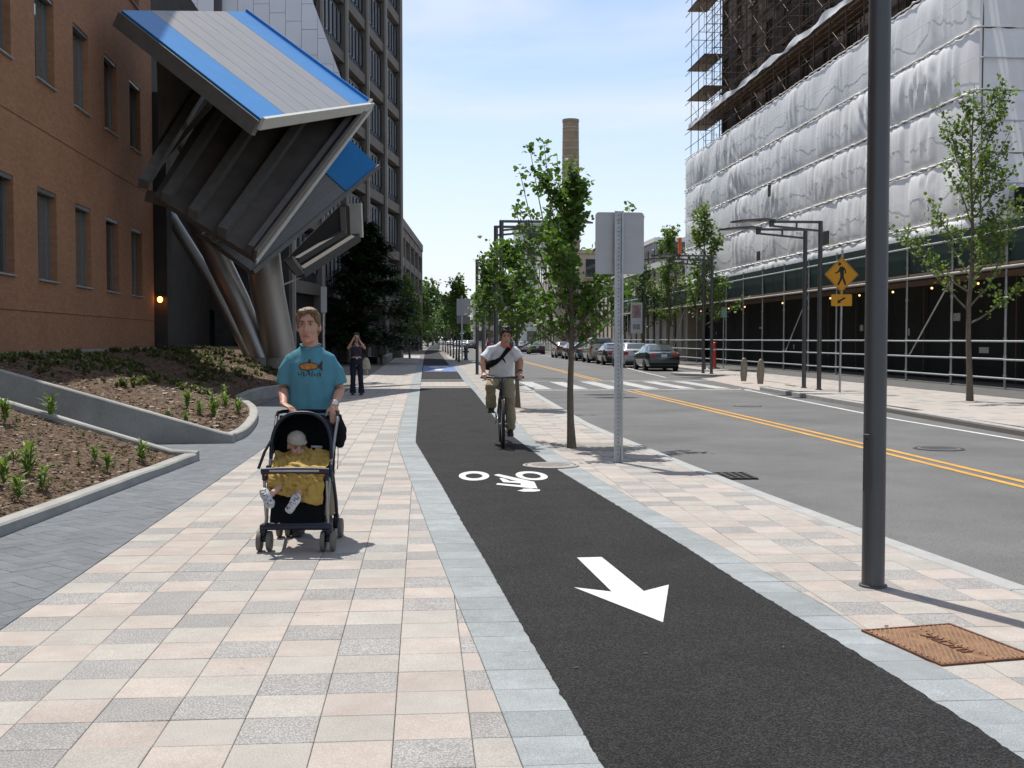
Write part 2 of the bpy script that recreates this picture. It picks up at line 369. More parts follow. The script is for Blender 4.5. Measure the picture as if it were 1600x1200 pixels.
def tile_geo(poly, z=0.0, gap=.0014, bev=.003, tilt=(0,0)):
    if area(poly) < .002: return None
    a = shrink(poly, gap); b = shrink(poly, gap+bev)
    if area(b) < 1e-4 or max(abs(p[0]-poly[0][0]) for p in b) > 3: return None
    n = len(poly); cx = sum(p[0] for p in b)/n; cy = sum(p[1] for p in b)/n
    zz = lambda p: z+tilt[0]*(p[0]-cx)+tilt[1]*(p[1]-cy)
    vs = [(p[0], p[1], zz(p)-.02) for p in a]+[(p[0], p[1], zz(p)-bev*.8) for p in a]+[(p[0], p[1], zz(p)) for p in b]
    fs = [tuple(range(2*n, 3*n))]+[(k*n+i, k*n+(i+1)%n, (k+1)*n+(i+1)%n, (k+1)*n+i) for k in (0, 1) for i in range(n)]
    if sum(b[i][0]*b[(i+1)%n][1]-b[(i+1)%n][0]*b[i][1] for i in range(n)) < 0: fs = [f[::-1] for f in fs]
    return vs, fs
def in_frame(p, mg=20):
    d = Vector(p)-C0
    if d.dot(cF) < .5: return False
    u, v = px(p); return -mg < u < 1600+mg and -mg < v < 1200+mg
def lay(parent, name, pieces, mats, limit=300, shared=None):
    """pieces: (polygon, material index). The nearest in view become parts of their own, the rest one sheet of pieces."""
    seen = []; rest = []
    for p, mi in pieces:
        cx = sum(q[0] for q in p)/len(p); cy = sum(q[1] for q in p)/len(p)
        (seen if cy > 2.5 and in_frame((cx, cy, 0)) and area(p) > .008 else rest).append((math.hypot(cx, cy), p, mi))
    seen.sort(key=lambda t: t[0])
    cache = {}
    for d, p, mi in seen[:limit]:
        t = (rnd.gauss(0, .0022), rnd.gauss(0, .0022)); dz = rnd.gauss(0, .0006)
        key = (mi, round(area(p), 4), len(p), round(abs(p[0][0]-p[1][0]),2), round(p[1][1]-p[0][1],2)) if shared and abs(area(p)-shared) < 1e-5 else None
        cx = sum(q[0] for q in p)/len(p); cy = sum(q[1] for q in p)/len(p)
        if key and key in cache: me = cache[key]
        else:
            ge = tile_geo([(q[0]-cx, q[1]-cy) for q in p]); 
            if not ge: continue
            b = MB(); b.add(*ge); me = b.mesh(name, mats[mi])
            if key: cache[key] = me
        o = share(name, me, parent, (cx, cy, dz), (t[1], -t[0], 0))
    b = MB()
    for d, p, mi in seen[limit:]+rest:
        ge = tile_geo(p, rnd.gauss(0, .0005), tilt=(rnd.gauss(0, .002), rnd.gauss(0, .002)))
        if ge: b.add(*ge, mi=mi)
    if b.f:
        o = b.build('further_'+name+'_field', mats, parent); o['kind'] = 'stuff'
# electric cover and manhole keep their place free
cov = [G(1363,987), G(1496,976), G(1602,1030), G(1459,1041)]
cov_c = sum(cov, Vector())/4
def walk_tiles(fl, fr, ya, yb, x_anchor, weights):
    out = []; j = math.floor((ya-Y0)/TILE); last = {}
    while True:
        y0 = Y0+j*TILE; y1 = y0+TILE; j += 1
        if y0 > yb: break
        a, b = min(fl(y0), fl(y1)), max(fr(y0), fr(y1))
        i0 = math.floor((a-x_anchor)/TILE+1e-6)
        while x_anchor+i0*TILE < b-1e-6:
            xa = x_anchor+i0*TILE; i0 += 1
            p = [(xa, y0), (xa+TILE, y0), (xa+TILE, y1), (xa, y1)]
            p = clip(p, (fr(y0), y0), (fr(y1), y1))
            if len(p) > 2: p = clip(p, (fl(y1), y1), (fl(y0), y0))
            if len(p) < 3: continue
            r_ = rnd.random(); mi = 0 if r_ < weights[0] else (1 if r_ < weights[0]+weights[1] else 2)
            key = (round((xa-x_anchor)/TILE), j); nb_ = (last.get((key[0]-1, j)), last.get((key[0], j-1)))
            if mi in nb_ and rnd.random() < .6: mi = rnd.choice([q for q in (0, 1, 2) if q not in nb_] or [mi])
            last[key] = mi; out.append((p, mi))
    return out
lay(walkL, 'paver', walk_tiles(lambda y: XL, bandL, 2.4, 110, X0, (.33,.31)), [m_pink, m_beige, m_pgrey], 300, TILE*TILE)
lay(walkR, 'paver', walk_tiles(bandR, kerbI, 2.4, 110, G(1290,940).x, (.48,.30)), [m_pink, m_beige, m_pgrey], 300, TILE*TILE)
def edging(fl, fr):
    out = []; y = Y0-6*TILE
    while y < 90:
        s = .016*0; p = [(fl(y), y), (fr(y), y), (fr(y+TILE), y+TILE), (fl(y+TILE), y+TILE)]; out.append((p, 0)); y += TILE
    return out
lay(edgeL, 'edging_slab', edging(bandL, pathL), [m_band]); lay(edgeR, 'edging_slab', edging(pathR, bandR), [m_band])
# herringbone of slate grey blocks in front of the planting beds
apron = strip('paved_apron', lambda y: -9.5, lambda y: XL, -8, 75, -.026, m_joint, 4)
W_ = .15; c45 = math.cos(R(45)); hb = []
for x in range(-160, 160):
    for y in range(-160, 420):
        d = (x-y) % 4
        if d not in (0, 3): continue
        q = [(x, y), (x+2, y), (x+2, y+1), (x, y+1)] if d == 0 else [(x, y), (x+1, y), (x+1, y+2), (x, y+2)]
        p = [((a-b)*W_*c45-4.0, (a+b)*W_*c45) for a, b in q]
        cx = sum(t[0] for t in p)/4; cy = sum(t[1] for t in p)/4
        if cy < 2.5 or cy > 46 or cx < -4.9 or cx > XL+.2: continue
        if cx < -3.75 and not 14.5 < cy < 18: continue
        p = clip(p, (XL-.004, 0), (XL-.004, 10))
        if len(p) > 2: hb.append((p, 0))
lay(apron, 'paving_block', hb, [m_herr], 300, 2*W_*W_)

# ------------------------------------------------------------------ kerbs
def kerb_run(fo, y0, y1, w, ztop, zbot, parent, n=2.4, me_name='kerbstone'):
    y = y0
    while y < y1:
        e = min(y1, y+n); k = MB(); g_ = .006
        a = [(fo(y+g_), y+g_), (fo(e-g_), e-g_)]
        (xa, ya), (xb, yb) = a
        c_ = .012
        sec = lambda x, yy: [(x, yy, zbot), (x, yy, ztop-c_), (x-c_*math.copysign(1, w), yy, ztop), (x-w+c_*math.copysign(1, w), yy, ztop), (x-w, yy, ztop-c_), (x-w, yy, zbot)]
        vs = sec(xa, ya)+sec(xb, yb); fs = [(i, i+1, 7+i, 6+i) for i in range(5)]+[(0,1,2,3,4,5)[::-1], (6,7,8,9,10,11)]
        k.add(vs, fs); k.build(me_name, m_granite, parent); y = e
kerbL = MB(); kl = thing('kerb', '', '', (0,0,0)); kl['kind'] = 'structure'
for k_ in ('label','category'): 
    if k_ in kl: del kl[k_]
kerb_run(kerbO, 2, 130, .17, .004, -.3, kl)

# right-hand pavement
kR = line_xy([(1600,682),(1500,664),(1390,645),(1187,610)], ROAD, fx=11.2)
yr0, yr1 = 3.0, G(1187,610,ROAD).y
nose = G(1058,587,ROAD); nose2 = G(1142,590,ROAD)
PARK_X = 14.3
kr = thing('kerb', '', '', (0,0,0)); kr['kind'] = 'structure'
for k_ in ('label','category'):
    if k_ in kr: del kr[k_]
kerb_run(kR, yr0, yr1, -.17, .0, -.3, kr)
m_walk3 = [m_pink, m_beige, m_pgrey]
wr = MB()
base = [(kR(yr0)+.1, yr0), (24, yr0), (24, 150), (PARK_X+.9, 150), (PARK_X, nose.y+2.5), (nose.x+.15, nose.y+1.2), (nose.x+.1, nose.y+.2), (nose2.x, nose2.y-.4), (kR(yr1)+1.8, yr1+3), (kR(yr1)+1.3, yr1), (kR(yr1)+.1, yr1-.1)]
wr.slab([(x, y, -.035) for x, y in base], (0, 0, -.2)); wrs = struct('sidewalk', wr, m_joint)
tl = []; 
def inpoly(x, y, P):
    c_ = False
    for i in range(len(P)):
        (x1, y1), (x2, y2) = P[i], P[i-1]
        if (y1 > y) != (y2 > y) and x < (x2-x1)*(y-y1)/(y2-y1)+x1: c_ = not c_
    return c_
for j in range(int(12/TILE), int(70/TILE)):
    for i in range(int(10/TILE), int(15.5/TILE)+1):
        x, y = i*TILE, j*TILE
        if inpoly(x+.15, y+.15, base) and x > (kR(y)+.14 if y < yr1 else 0):
            r_ = rnd.random(); tl.append(([(x,y),(x+TILE,y),(x+TILE,y+TILE),(x,y+TILE)], 0 if r_ < .5 else (1 if r_ < .82 else 2)))
b = MB()
for p, mi in tl:
    ge = tile_geo(p, -.006)
    if ge: b.add(*ge, mi=mi)
o = b.build('further_paver_field', m_walk3, wrs); o['kind'] = 'stuff'
b = MB(); b.add([(15.6,10,-.004),(21.5,10,-.004),(21.5,110,-.004),(15.6,110,-.004)], [(0,1,2,3)]); struct('asphalt_strip', b, mat('old_asphalt', (.11,.108,.105), .9, var=.2, scale=2, bump=.4, bscale=90, speck=.25))
b = MB()     # dropped kerb: a ramp from the pavement to the crossing
x1 = kR(yr1); ys = [yr1-.05, yr1+1.0, nose2.y-.3]
b.add([(x1-.02, yr1, ROAD+.006), (x1+.25, yr1+4, ROAD+.006), (nose2.x-1.6, nose2.y-1.0, ROAD+.006), (nose2.x, nose2.y-.3, -.0), (x1+2.6, yr1+3.2, -.0), (x1+2.2, yr1-.3, -.0)], [(0,5,4,3,2,1)])
b.build('ramp', m_pink, wrs)
for pl in ([(nose.x, nose.y-.1), (nose2.x, nose2.y-.35)], [(PARK_X-.1, nose.y+2.6), (nose.x, nose.y+1.3), (nose.x, nose.y-.1)], [(PARK_X+1.0, 150), (PARK_X-.1, nose.y+2.6)]):
    for (xa, ya), (xb, yb) in zip(pl[:-1], pl[1:]):
        L_ = math.hypot(xb-xa, yb-ya); n_ = max(1, round(L_/2.4)) 
        for i in range(n_):
            p = Vector((lerp(xa,xb,i/n_), lerp(ya,yb,i/n_), 0)); q = Vector((lerp(xa,xb,(i+1)/n_), lerp(ya,yb,(i+1)/n_), 0)); d = (q-p).normalized(); nn = Vector((-d.y, d.x, 0))
            k = MB(); k.box((p+q)/2+Vector((0,0,-.15))+nn*.09, ((q-p).length-.01, .18, .30), rot=Matrix((d, nn, Vector((0,0,1)))).transposed(), ch=.01); k.build('kerbstone', m_granite, kr)

# ------------------------------------------------------------------ painted markings
def paint(parent, name, pts, z, M):
    b = MB(); P = [(p.x, p.y, z) for p in pts]
    if sum(P[i][0]*P[(i+1)%len(P)][1]-P[(i+1)%len(P)][0]*P[i][1] for i in range(len(P))) < 0: P = P[::-1]
    b.add(P, [tuple(range(len(P)))]); return b.build(name, M, parent)
ZP = .0065
paint(path, 'painted_arrow', [G(u,v) for u,v in [(901.5,872.5),(940,871.5),(1006,925),(1045,915),(1036,974),(896.5,919),(956,926)]], ZP, m_white)
zb = lambda a, c: G(700+a/8.889, 720+c/8.889)
def ring(name, cx, cy, ro, ri, tilt):
    b = MB(); n = 36
    for rr in (ro, ri):
        for k in range(n):
            t = 2*math.pi*k/n; p = zb(cx+rr[0]*math.cos(t), cy+rr[1]*math.sin(t)+tilt*math.cos(t)*rr[0]); b.v.append((p.x, p.y, ZP))
    b.f = [(i, (i+1)%n, n+(i+1)%n, n+i) for i in range(n)]; b.m = [0]*n; o = b.build(name, m_white, path)
ring('painted_wheel', 361, 217, (212,65), (118,34), 0); ring('painted_wheel', 1162, 215, (224,60), (128,35), .07)
for k, pl in enumerate([[(635,205),(700,190),(1200,300),(1245,395),(1010,375),(1010,320),(960,285),(935,285)],
        [(712,248),(770,250),(860,288),(960,290),(1020,322),(765,305)], [(665,340),(690,320),(1010,348),(1235,378),(1240,394),(1100,385)],
        [(960,425),(1040,410),(1040,398),(1170,396),(1180,405),(1280,410),(1275,430),(1200,440),(1050,440)]]):
    paint(path, 'painted_bicycle_frame' if k < 3 else 'painted_handlebar', [zb(a, c) for a, c in pl], ZP+.0008*k, m_white)
paint(path, 'blue_painted_square', [G(661.8,571.5), G(709,571), G(713.5,580.7), G(660.3,580.7)], ZP, m_blue_paint)
for pl in ([(670,573),(700,572.6),(703,574.5),(690,574),(680,575),(672,574.2)], [(676,577),(684,576),(694,577),(688,579),(681,579)]):
    paint(path, 'painted_symbol', [G(u,v) for u,v in pl], ZP+.003, m_white)
ya, yb = G(660,604.5).y, G(660,597).y        # a strip of pavers laid across the path, between two pale lines
xs = MB(); n_ = 7
for j in range(int((yb-ya)/TILE)+1):
    for i in range(n_):
        y = ya+j*TILE; a = lerp(pathL(y), pathR(y), i/n_); c_ = lerp(pathL(y), pathR(y), (i+1)/n_)
        ge = tile_geo([(a,y),(c_,y),(c_,y+TILE),(a,y+TILE)], .010)
        if ge: xs.add(*ge, mi=rnd.randrange(2))
xs.build('crossing_paver_strip', [m_pink, m_beige], path, kind='stuff')
for vv in (594.6, 606.6):
    y = G(660, vv).y; b = MB(); b.add([(pathL(y),y,.009),(pathR(y),y,.009),(pathR(y+.5),y+.5,.009),(pathL(y+.5),y+.5,.009)], [(0,1,2,3)]); b.build('stone_line', m_granite, path)
def road_line(name, pp, w, M, y0=None, y1=None, dx=0, fx=None):
    f = line_xy(pp, ROAD, near=2.0, fx=fx); a = y0 if y0 is not None else 2.0; e = y1 or 300
    strip(name, lambda y: f(y)+dx-w/2, lambda y: f(y)+dx+w/2, a, e, ROAD+.005, M, 1.5, parent=road, kind='structure')
yel = [(1600,757.5),(1300,685),(985,610.5)]
yc = G(985,610.5,ROAD).y; yd = G(936,594.6,ROAD).y
for dx in (-.13, .13):
    road_line('yellow_line', yel, .11, m_yellow, 2.0, yc, dx)
    road_line('yellow_line', [(936,594.6),(814,564)], .11, m_yellow, yd, 300, dx, fx=10.4)
road_line('white_edge_line', [(1600,689),(1390,654),(1169,610)], .11, m_white, 2, yr1+1)
road_line('white_edge_line', [(1085,600),(1012,583.5),(960,570)], .10, m_white, nose.y-2.5, 140)
cya, cyb = G(900,610,ROAD).y, G(900,595.3,ROAD).y
m_worn = mat('worn_road_paint', (.44,.44,.43), .75, var=.25, scale=7, bump=.3, bscale=120, speck=.2, speck_scale=90, dirt=(2.2,.25))
def across(name, ya, yb, xa, xb, sk=0, z=.005): 
    b = MB(); b.add([(xa,ya,ROAD+z),(xb,ya,ROAD+z),(xb+sk,yb,ROAD+z),(xa+sk,yb,ROAD+z)], [(0,1,2,3)]); b.build(name, m_worn, road)
across('crosswalk_line', cya, cya+.35, kerbO(cya)+.1, kR(yr1)-.1); across('crosswalk_line', cyb-.35, cyb, kerbO(cyb)+.1, kR(yr1)+1.0)
i = 0; x = kerbO(cya)+.35
while x < kR(yr1)-.6:
    across('crosswalk_bar', cya+.9, cyb-.9, x, x+.55, -.05); x += 1.22
across('crosswalk_line', G(740,545,ROAD).y, G(740,543.5,ROAD).y, 5.2, 8.6)
# road covers and a gully
m_iron = mat('cast_iron', (.07,.068,.066), .6, metal=.6, var=.25, scale=20, bump=.3, bscale=60)
m_rust = mat('rusty_iron', (.17,.085,.042), .75, metal=.25, var=.35, scale=9, bump=.35, bscale=120, c2=(.25,.14,.075))
def manhole(u, v, r_, z, M, label, ringM=None):
    c_ = G(u, v, z); t = thing('manhole_cover', label, 'manhole cover', c_)
    b = MB(); b.lathe([(r_-.035, -.02), (r_-.035, .007), (r_-.045, .009)], c_, 36); d = b.build('lid', M, t, 40)
    b = MB(); b.lathe([(r_+.015, -.02), (r_+.015, .006), (r_-.02, .008), (r_-.02, -.02)], c_, 36, cap=False); b.build('rim', ringM or m_iron, t, 40)
    b = MB()
    for k in range(-5, 6):
        h = math.sqrt(max(0, (r_-.09)**2-(k*r_/6.5)**2)); b.box(c_+Vector((0, k*r_/6.5, .0095)), (2*h, .02, .006), ch=.002)
    b.build('raised_tread', M, t)
manhole(860.5, 727, .33, .007, mat('pale_cover', (.36,.33,.30), .8, var=.15, scale=18, speck=.2), 'pale round manhole cover set where the black bicycle path meets its edging', mat('pale_rim', (.30,.27,.25), .8, var=.2, scale=20))
manhole(1467, 701, .36, ROAD+.004, m_road, 'round asphalt-grey cover in the road right of the double yellow line, near the big pole', mat('worn_rim', (.05,.05,.05), .6, var=.2))
manhole(1168, 634.5, .34, ROAD+.004, mat('worn_cover', (.16,.16,.155), .6, var=.2, scale=9, speck=.2), 'round road cover beyond the double yellow line, before the crosswalk', mat('worn_rim', (.05,.05,.05), .6))
dr = G(1139,745,ROAD); t = thing('drain_grate', 'black iron drain grate in the road against the near kerb', 'drain grate', dr)
b = MB(); b.box(dr+Vector((.02,0,.004)), (.52,.62,.008)); b.build('pit', mat('pit_black', (.008,.008,.008), .9, var=0), t)
for k in range(6): b = MB(); b.box(dr+Vector((-.22+k*.095,0,.014)), (.03,.62,.02), ch=.003); b.build('bar', m_iron, t)
for k in range(5): b = MB(); b.box(dr+Vector((.02,-.28+k*.14,.016)), (.5,.03,.018), ch=.003); b.build('bar', m_iron, t)
# the rusty electric cover
ex = (cov[1]-cov[0]+cov[2]-cov[3]).normalized(); L1 = ((cov[1]-cov[0]).length+(cov[2]-cov[3]).length)/2
ey = Vector((-ex.y, ex.x, 0)); L2 = abs(((cov[1]-cov[2])+(cov[0]-cov[3])).dot(ey))/2
rotc = Matrix((ex, ey, Vector((0,0,1)))).transposed()
t = thing('utility_cover', 'rusty ribbed iron cover reading ELECTRIC, set in the pavers by the big pole', 'utility cover', cov_c)
b = MB(); b.box(cov_c+Vector((0,0,.0)), (L1, L2, .012), rot=rotc); b.build('plate', m_rust, t)
b = MB()
for s in (-1, 1):
    b.box(cov_c+ex*s*(L1/2+.006), (.014, L2+.026, .022), rot=rotc); b.box(cov_c+ey*s*(L2/2+.006), (L1, .014, .0215), rot=rotc)
b.build('frame', mat('dark_rust', (.13,.055,.03), .8, var=.3, scale=30), t)
rb = MB(); rdv = (G(1451,1033)-G(1435,992)).normalized(); ra, rb_ = rdv.dot(ex), rdv.dot(ey)
def clip_seg(o, d, x0, x1, y0, y1):
    t0, t1 = -9, 9
    for q, dd, lo, hi in ((o[0], d[0], x0, x1), (o[1], d[1], y0, y1)):
        if abs(dd) < 1e-9: continue
        a_, b_ = sorted(((lo-q)/dd, (hi-q)/dd)); t0, t1 = max(t0, a_), min(t1, b_)
    return (t0, t1) if t1 > t0+.03 else None
for s in (-1, 1):
    for k in range(-60, 61):
        o_ = (k*.0235*-rb_, k*.0235*ra); c_ = clip_seg(o_, (ra, rb_), *((-L1/2+.012, -.045) if s < 0 else (.045, L1/2-.012)), -L2/2+.012, L2/2-.012)
        if c_: rb.tube([cov_c+ex*(o_[0]+ra*t_)+ey*(o_[1]+rb_*t_)+Vector((0,0,.007)) for t_ in c_], .0055, n=6)
rb.build('tread_rib', mat('worn_rust', (.27,.165,.10), .6, metal=.3, var=.25, scale=30), t, 40)
me = text_mesh('ELECTRIC', .085, .0035); me.materials.append(mat('dark_rust', (.2,.1,.05)))
ang = math.atan2(ey.y, ey.x); share('lettering', me, t, (0,0,.008), (0,0,ang))
# a dropped wood chip or two on the pavers
for k, (u, v) in enumerate([(1385,978),(1224,1011),(1009,1021),(900,1043)]):
    c_ = G(u, v, .008); b = MB(); b.box(c_, (.022, .010, .006), rot=Matrix.Rotation(k*1.3, 3, 'Z'), ch=.002)
    tag(b.build('wood_chip', m_chip, at=c_), ['brown wood chip at the corner of the rusty cover', 'tiny chip on the black path, nearest the right edging', 'tiny pale chip on the black path below the white arrow', 'tiny chip on the black path by the left edging'][k], 'chip')
# ------------------------------------------------------------------ planting beds on the left
from mathutils import noise as mnoise
def wallX(y): return -8.0-.030*y
sl = .30
frontK = lambda y: float(np.interp(y, [-8, 9.06, 14.95], [-4.1, -3.32, -2.86]))
def z_front(x, y): return min(1.22, max(.07, .07+.31*(frontK(y)-.2-x)))
rk_px = [(368,690),(385,682),(398,668),(403,655),(400,643),(388,634),(377,629),(400,623),(440,617),(478,604),(500,590)]
rk = [G(u,v) for u,v in rk_px]
rk.append(Vector((-4.6, 62, 0)))
ry = np.array([p.y for p in rk]); rx = np.array([p.x for p in rk])
backK = lambda y: float(np.interp(y, ry, rx))
def z_back(x, y): return min(1.22, max(.08, .10+.29*(min(backK(y), -2.95)-x)))
def bed(name, y0, y1, fx, fz, nu, nv, M=m_mulch):
    b = MB()
    def fn(u, v):
        y = y0+(y1-y0)*v; xa = fx(y)-.12; xb = wallX(y)-.3 if y < 39.3 else -13; x = xa+(xb-xa)*(u**1.3)
        z = fz(x, y)-.035+.05*mnoise.noise(Vector((x*1.3, y*1.3, 0)))+.022*mnoise.noise(Vector((x*9, y*9, 3)))
        return (x, y, z)
    b.grid(fn, nu, nv); o = b.build(name, M, smooth=180); o['kind'] = 'structure'; return o
bed('planting_bed', 1, 14.92, frontK, z_front, 90, 130)
bed('planting_bed', 17.55, 60, backK, z_back, 90, 210)
def sweep_wall(pts, w, zb, tops, ch=.018):
    b = MB(); n = len(pts); secs = []
    for i, p in enumerate(pts):
        a = pts[max(0, i-1)]; c_ = pts[min(n-1, i+1)]; d = Vector((c_[0]-a[0], c_[1]-a[1], 0)).normalized(); nn = Vector((-d.y, d.x, 0))
        zt = tops[i]; P = Vector((p[0], p[1], 0))
        secs.append([P+Vector((0,0,zb)), P+Vector((0,0,zt-ch)), P+nn*ch+Vector((0,0,zt)), P+nn*(w-ch)+Vector((0,0,zt)), P+nn*w+Vector((0,0,zt-ch)), P+nn*w+Vector((0,0,zb))])
    for s in secs: b.v += [tuple(q) for q in s]
    for i in range(n-1):
        for k in range(5): b.f.append((i*6+k, (i+1)*6+k, (i+1)*6+k+1, i*6+k+1)); b.m.append(0)
    b.f += [tuple(range(6)), tuple((n-1)*6+k for k in range(6))[::-1]]; b.m += [0, 0]
    return b
def dense(P, n=6):
    out = []
    for a, b in zip(P[:-1], P[1:]):
        for k in range(n): out.append((lerp(a[0], b[0], k/n), lerp(a[1], b[1], k/n)))
    return out+[tuple(P[-1][:2])]
# front bed: kerb along the walk, then back along the ramp, rising with the bank
P1 = dense([(-4.1,-8),(-3.32,9.06),(-2.86,14.9)], 8); P2 = dense([(-2.86,15.02),(-5.5,15.12),(-8.4,15.2)], 8)
t = thing('concrete_planter_kerb', 'low pale concrete kerb round the front mulch bed, with a sharp corner pointing at the walk', 'kerb', (-2.86,14.95,0))
b = sweep_wall(P1, .17, -.1, [.10+.012*mnoise.noise(Vector((x, y, 0))) for x, y in P1]); b.build('walkside_kerb', m_conc, t, 35)
b = sweep_wall(P2, .16, -.1, [max(.10, z_front(x, 14)+.05) for x, y in P2]); b.build('rampside_kerb', m_conc, t, 35)
t = thing('concrete_retaining_wall', 'concrete wall of the rear mulch bed, rising to the left and curling round its tip', 'retaining wall', (rk[0].x, rk[0].y, 0))
Q = dense([(-8.6,17.75),(-6.4,17.5),(-4.3,17.45),(rk[0].x,17.4)], 8)
b = sweep_wall(Q, .17, -.1, [max(.13, z_back(x, 19)+.05) for x, y in Q]); b.build('sloping_wall', m_conc, t, 35)
# smooth curve through the measured kerb points
def smooth_pts(P, n=7):
    out = []; P = [Vector((p[0], p[1], 0)) for p in P]
    for i in range(len(P)-1):
        p0, p1, p2, p3 = P[max(0,i-1)], P[i], P[i+1], P[min(len(P)-1,i+2)]
        for k in range(n):
            s = k/n; q = .5*((2*p1)+(p2-p0)*s+(2*p0-5*p1+4*p2-p3)*s*s+(3*p1-p0-3*p2+p3)*s**3); out.append((q.x, q.y))
    return out+[(P[-1].x, P[-1].y)]
Q = smooth_pts([(p.x, p.y) for p in rk[:7]]); Q2 = smooth_pts([(p.x, p.y) for p in rk[6:]])
b = sweep_wall(Q, .17, -.1, [.13+.06*max(0, (i/len(Q)-.7)) for i in range(len(Q))]); b.build('curved_kerb', m_conc, t, 35)
b = sweep_wall(Q2, .17, -.1, [.16+.12*min(1, i/10) for i in range(len(Q2))]); b.build('back_kerb', m_conc, t, 35)
# loose bark chips on the banks
def chips(n, y0, y1, fx, fz, name, size):
    b = MB()
    for _ in range(n):
        y = y0+(y1-y0)*rnd.random()**1.4; x = fx(y)-.2-rnd.random()**1.2*4.6
        if x < wallX(y): continue
        c_ = Vector((x, y, fz(x, y)-.035+.05*mnoise.noise(Vector((x*1.3, y*1.3, 0)))+.02)); s = size*(.5+rnd.random())
        R_ = Matrix.Rotation(rnd.random()*6.28, 3, 'Z') @ Matrix.Rotation(rnd.gauss(0, .5), 3, 'X')
        b.add([c_+R_ @ Vector(q) for q in ((-s,-s*.35,0),(s,-s*.3,.002),(s*.8,s*.35,0),(-s*.9,s*.3,.003))], [(0,1,2,3)])
    o = b.build(name, m_chip); tag(o, 'brown bark mulch scattered over the sloping planting bank', 'mulch', kind='stuff')
chips(16000, 4, 14.9, frontK, z_front, 'bark_mulch', .022); chips(14000, 17.6, 46, backK, z_back, 'bark_mulch', .028)
bpy.data.objects['bark_mulch']['label'] = 'brown bark mulch scattered over the front planting bank'
bpy.data.objects['bark_mulch.001']['label'] = 'brown bark mulch scattered over the rear planting bank by the building'

# plants: tufts of upright leaves
m_leafA = leafmat('plant_leaf', (.10,.17,.035), (.20,.30,.07), .3); m_leafB = leafmat('plant_leaf_dull', (.075,.095,.03), (.15,.165,.07), .25)
def plant_mesh(kind, seed):
    r_ = random.Random(seed); b = MB(); n = 46 if kind == 'leafy' else 60
    for k in range(n):
        a = r_.random()*6.28; lean = r_.uniform(.15, .75) if kind == 'leafy' else r_.uniform(.3, 1.1); hgt = r_.uniform(.35, 1.0); w = .055 if kind == 'leafy' else .018
        z0 = r_.uniform(0, .55) if kind == 'leafy' else 0; rad = r_.uniform(0, .12)
        d = Vector((math.cos(a), math.sin(a), 0)); sd = Vector((-d.y, d.x, 0)); L_ = .34*(hgt) if kind == 'leafy' else .55*hgt
        p0 = d*rad*.6+Vector((0,0,z0)); p1 = p0+d*L_*.5*math.sin(lean)+Vector((0,0,L_*.5*math.cos(lean))); p2 = p1+d*L_*.5*math.sin(lean+.5)+Vector((0,0,L_*.5*math.cos(lean+.5)))
        b.add([p0-sd*w*.3, p0+sd*w*.3, p1+sd*w*.5, p2, p1-sd*w*.5], [(0,1,2,4),(4,2,3)])
    if kind == 'leafy':
        for k in range(5):
            a = r_.random()*6.28; b.tube([(0,0,0),(math.cos(a)*.07, math.sin(a)*.07, r_.uniform(.4,.7))], [.01,.005], n=4)
    return b
PM = [plant_mesh('leafy', s).mesh('leafy_plant', m_leafA) for s in range(4)]+[plant_mesh('grass', 9+s).mesh('grass_tuft', m_leafB) for s in range(3)]
front_px = [(22,706,.32,1,'round pale grassy tuft near the left edge of the front mulch bank'),(44,728,.42,0,'tall leafy plant just right of the round grassy tuft, front mulch bank'),(67,753,.30,0,'leafy plant below and right of the tall one, front mulch bank'),
 (28,770,.32,0,'lowest leafy plant of the front mulch bank, close above the kerb'),(8,650,.40,0,'shaded plant at the very left edge of the front mulch bank'),(66,628,.35,0,'upper of the two plants standing against the ramp-side kerb'),(78,642,.42,0,'lower of the two plants standing against the ramp-side kerb'),
 (148,712,.24,0,'small leafy plant in the middle of the front mulch bank'),(168,728,.28,0,'bushy leafy plant right of the middle of the front mulch bank'),(222,712,.36,0,'slim plant nearest the sharp kerb corner of the front bank'),(5,745,.35,0,'plant cut off by the left picture edge, low on the front bank')]
back_px = [(293,629,.42,0,'leftmost bright plant on the sunlit tip of the rear bank'),(312,640,.34,0,'low plant between the leftmost and the tallest on the rear bank tip'),(335,640,.55,0,'tallest bright plant on the sunlit tip of the rear bank'),(352,628,.40,0,'bright plant just right of the tallest on the rear bank tip'),
 (372,638,.42,0,'rightmost bright plant of the rear bank, inside the curled kerb'),(350,612,.36,0,'bright plant at the back of the sunlit tip, above the others'),(290,655,.28,0,'small plant at the front of the rear bank, by the sloping wall'),(262,640,.34,1,'pale grassy tuft left of the bright plants on the rear bank')]
def on_bed(u, v, fz, y0, y1):
    for k in range(600):                     # walk along the sight line to the bank
        y = y0+(y1-y0)*k/600; p = PY(u, v, y)
        if p.z <= fz(p.x, y): return Vector((p.x, y, fz(p.x, y)-.03))
    return None
for lst, fz, y0, y1 in ((front_px, z_front, 6, 15), (back_px, z_back, 17.6, 45)):
    for k, (u, v, s, kd, la) in enumerate(lst):
        p = on_bed(u, v+s*18, fz, y0, y1)
        if p is None: continue
        me = PM[4+k%3] if kd else PM[k%4]
        o = bpy.data.objects.new('grass_tuft' if kd else 'leafy_plant', me); col.objects.link(o); o.location = p; o.rotation_euler.z = rnd.random()*6; o.scale = (s*1.6, s*1.6, s*1.1)
        tag(o, la, 'plant', 'plants on the mulch banks')
wd_ = MB()
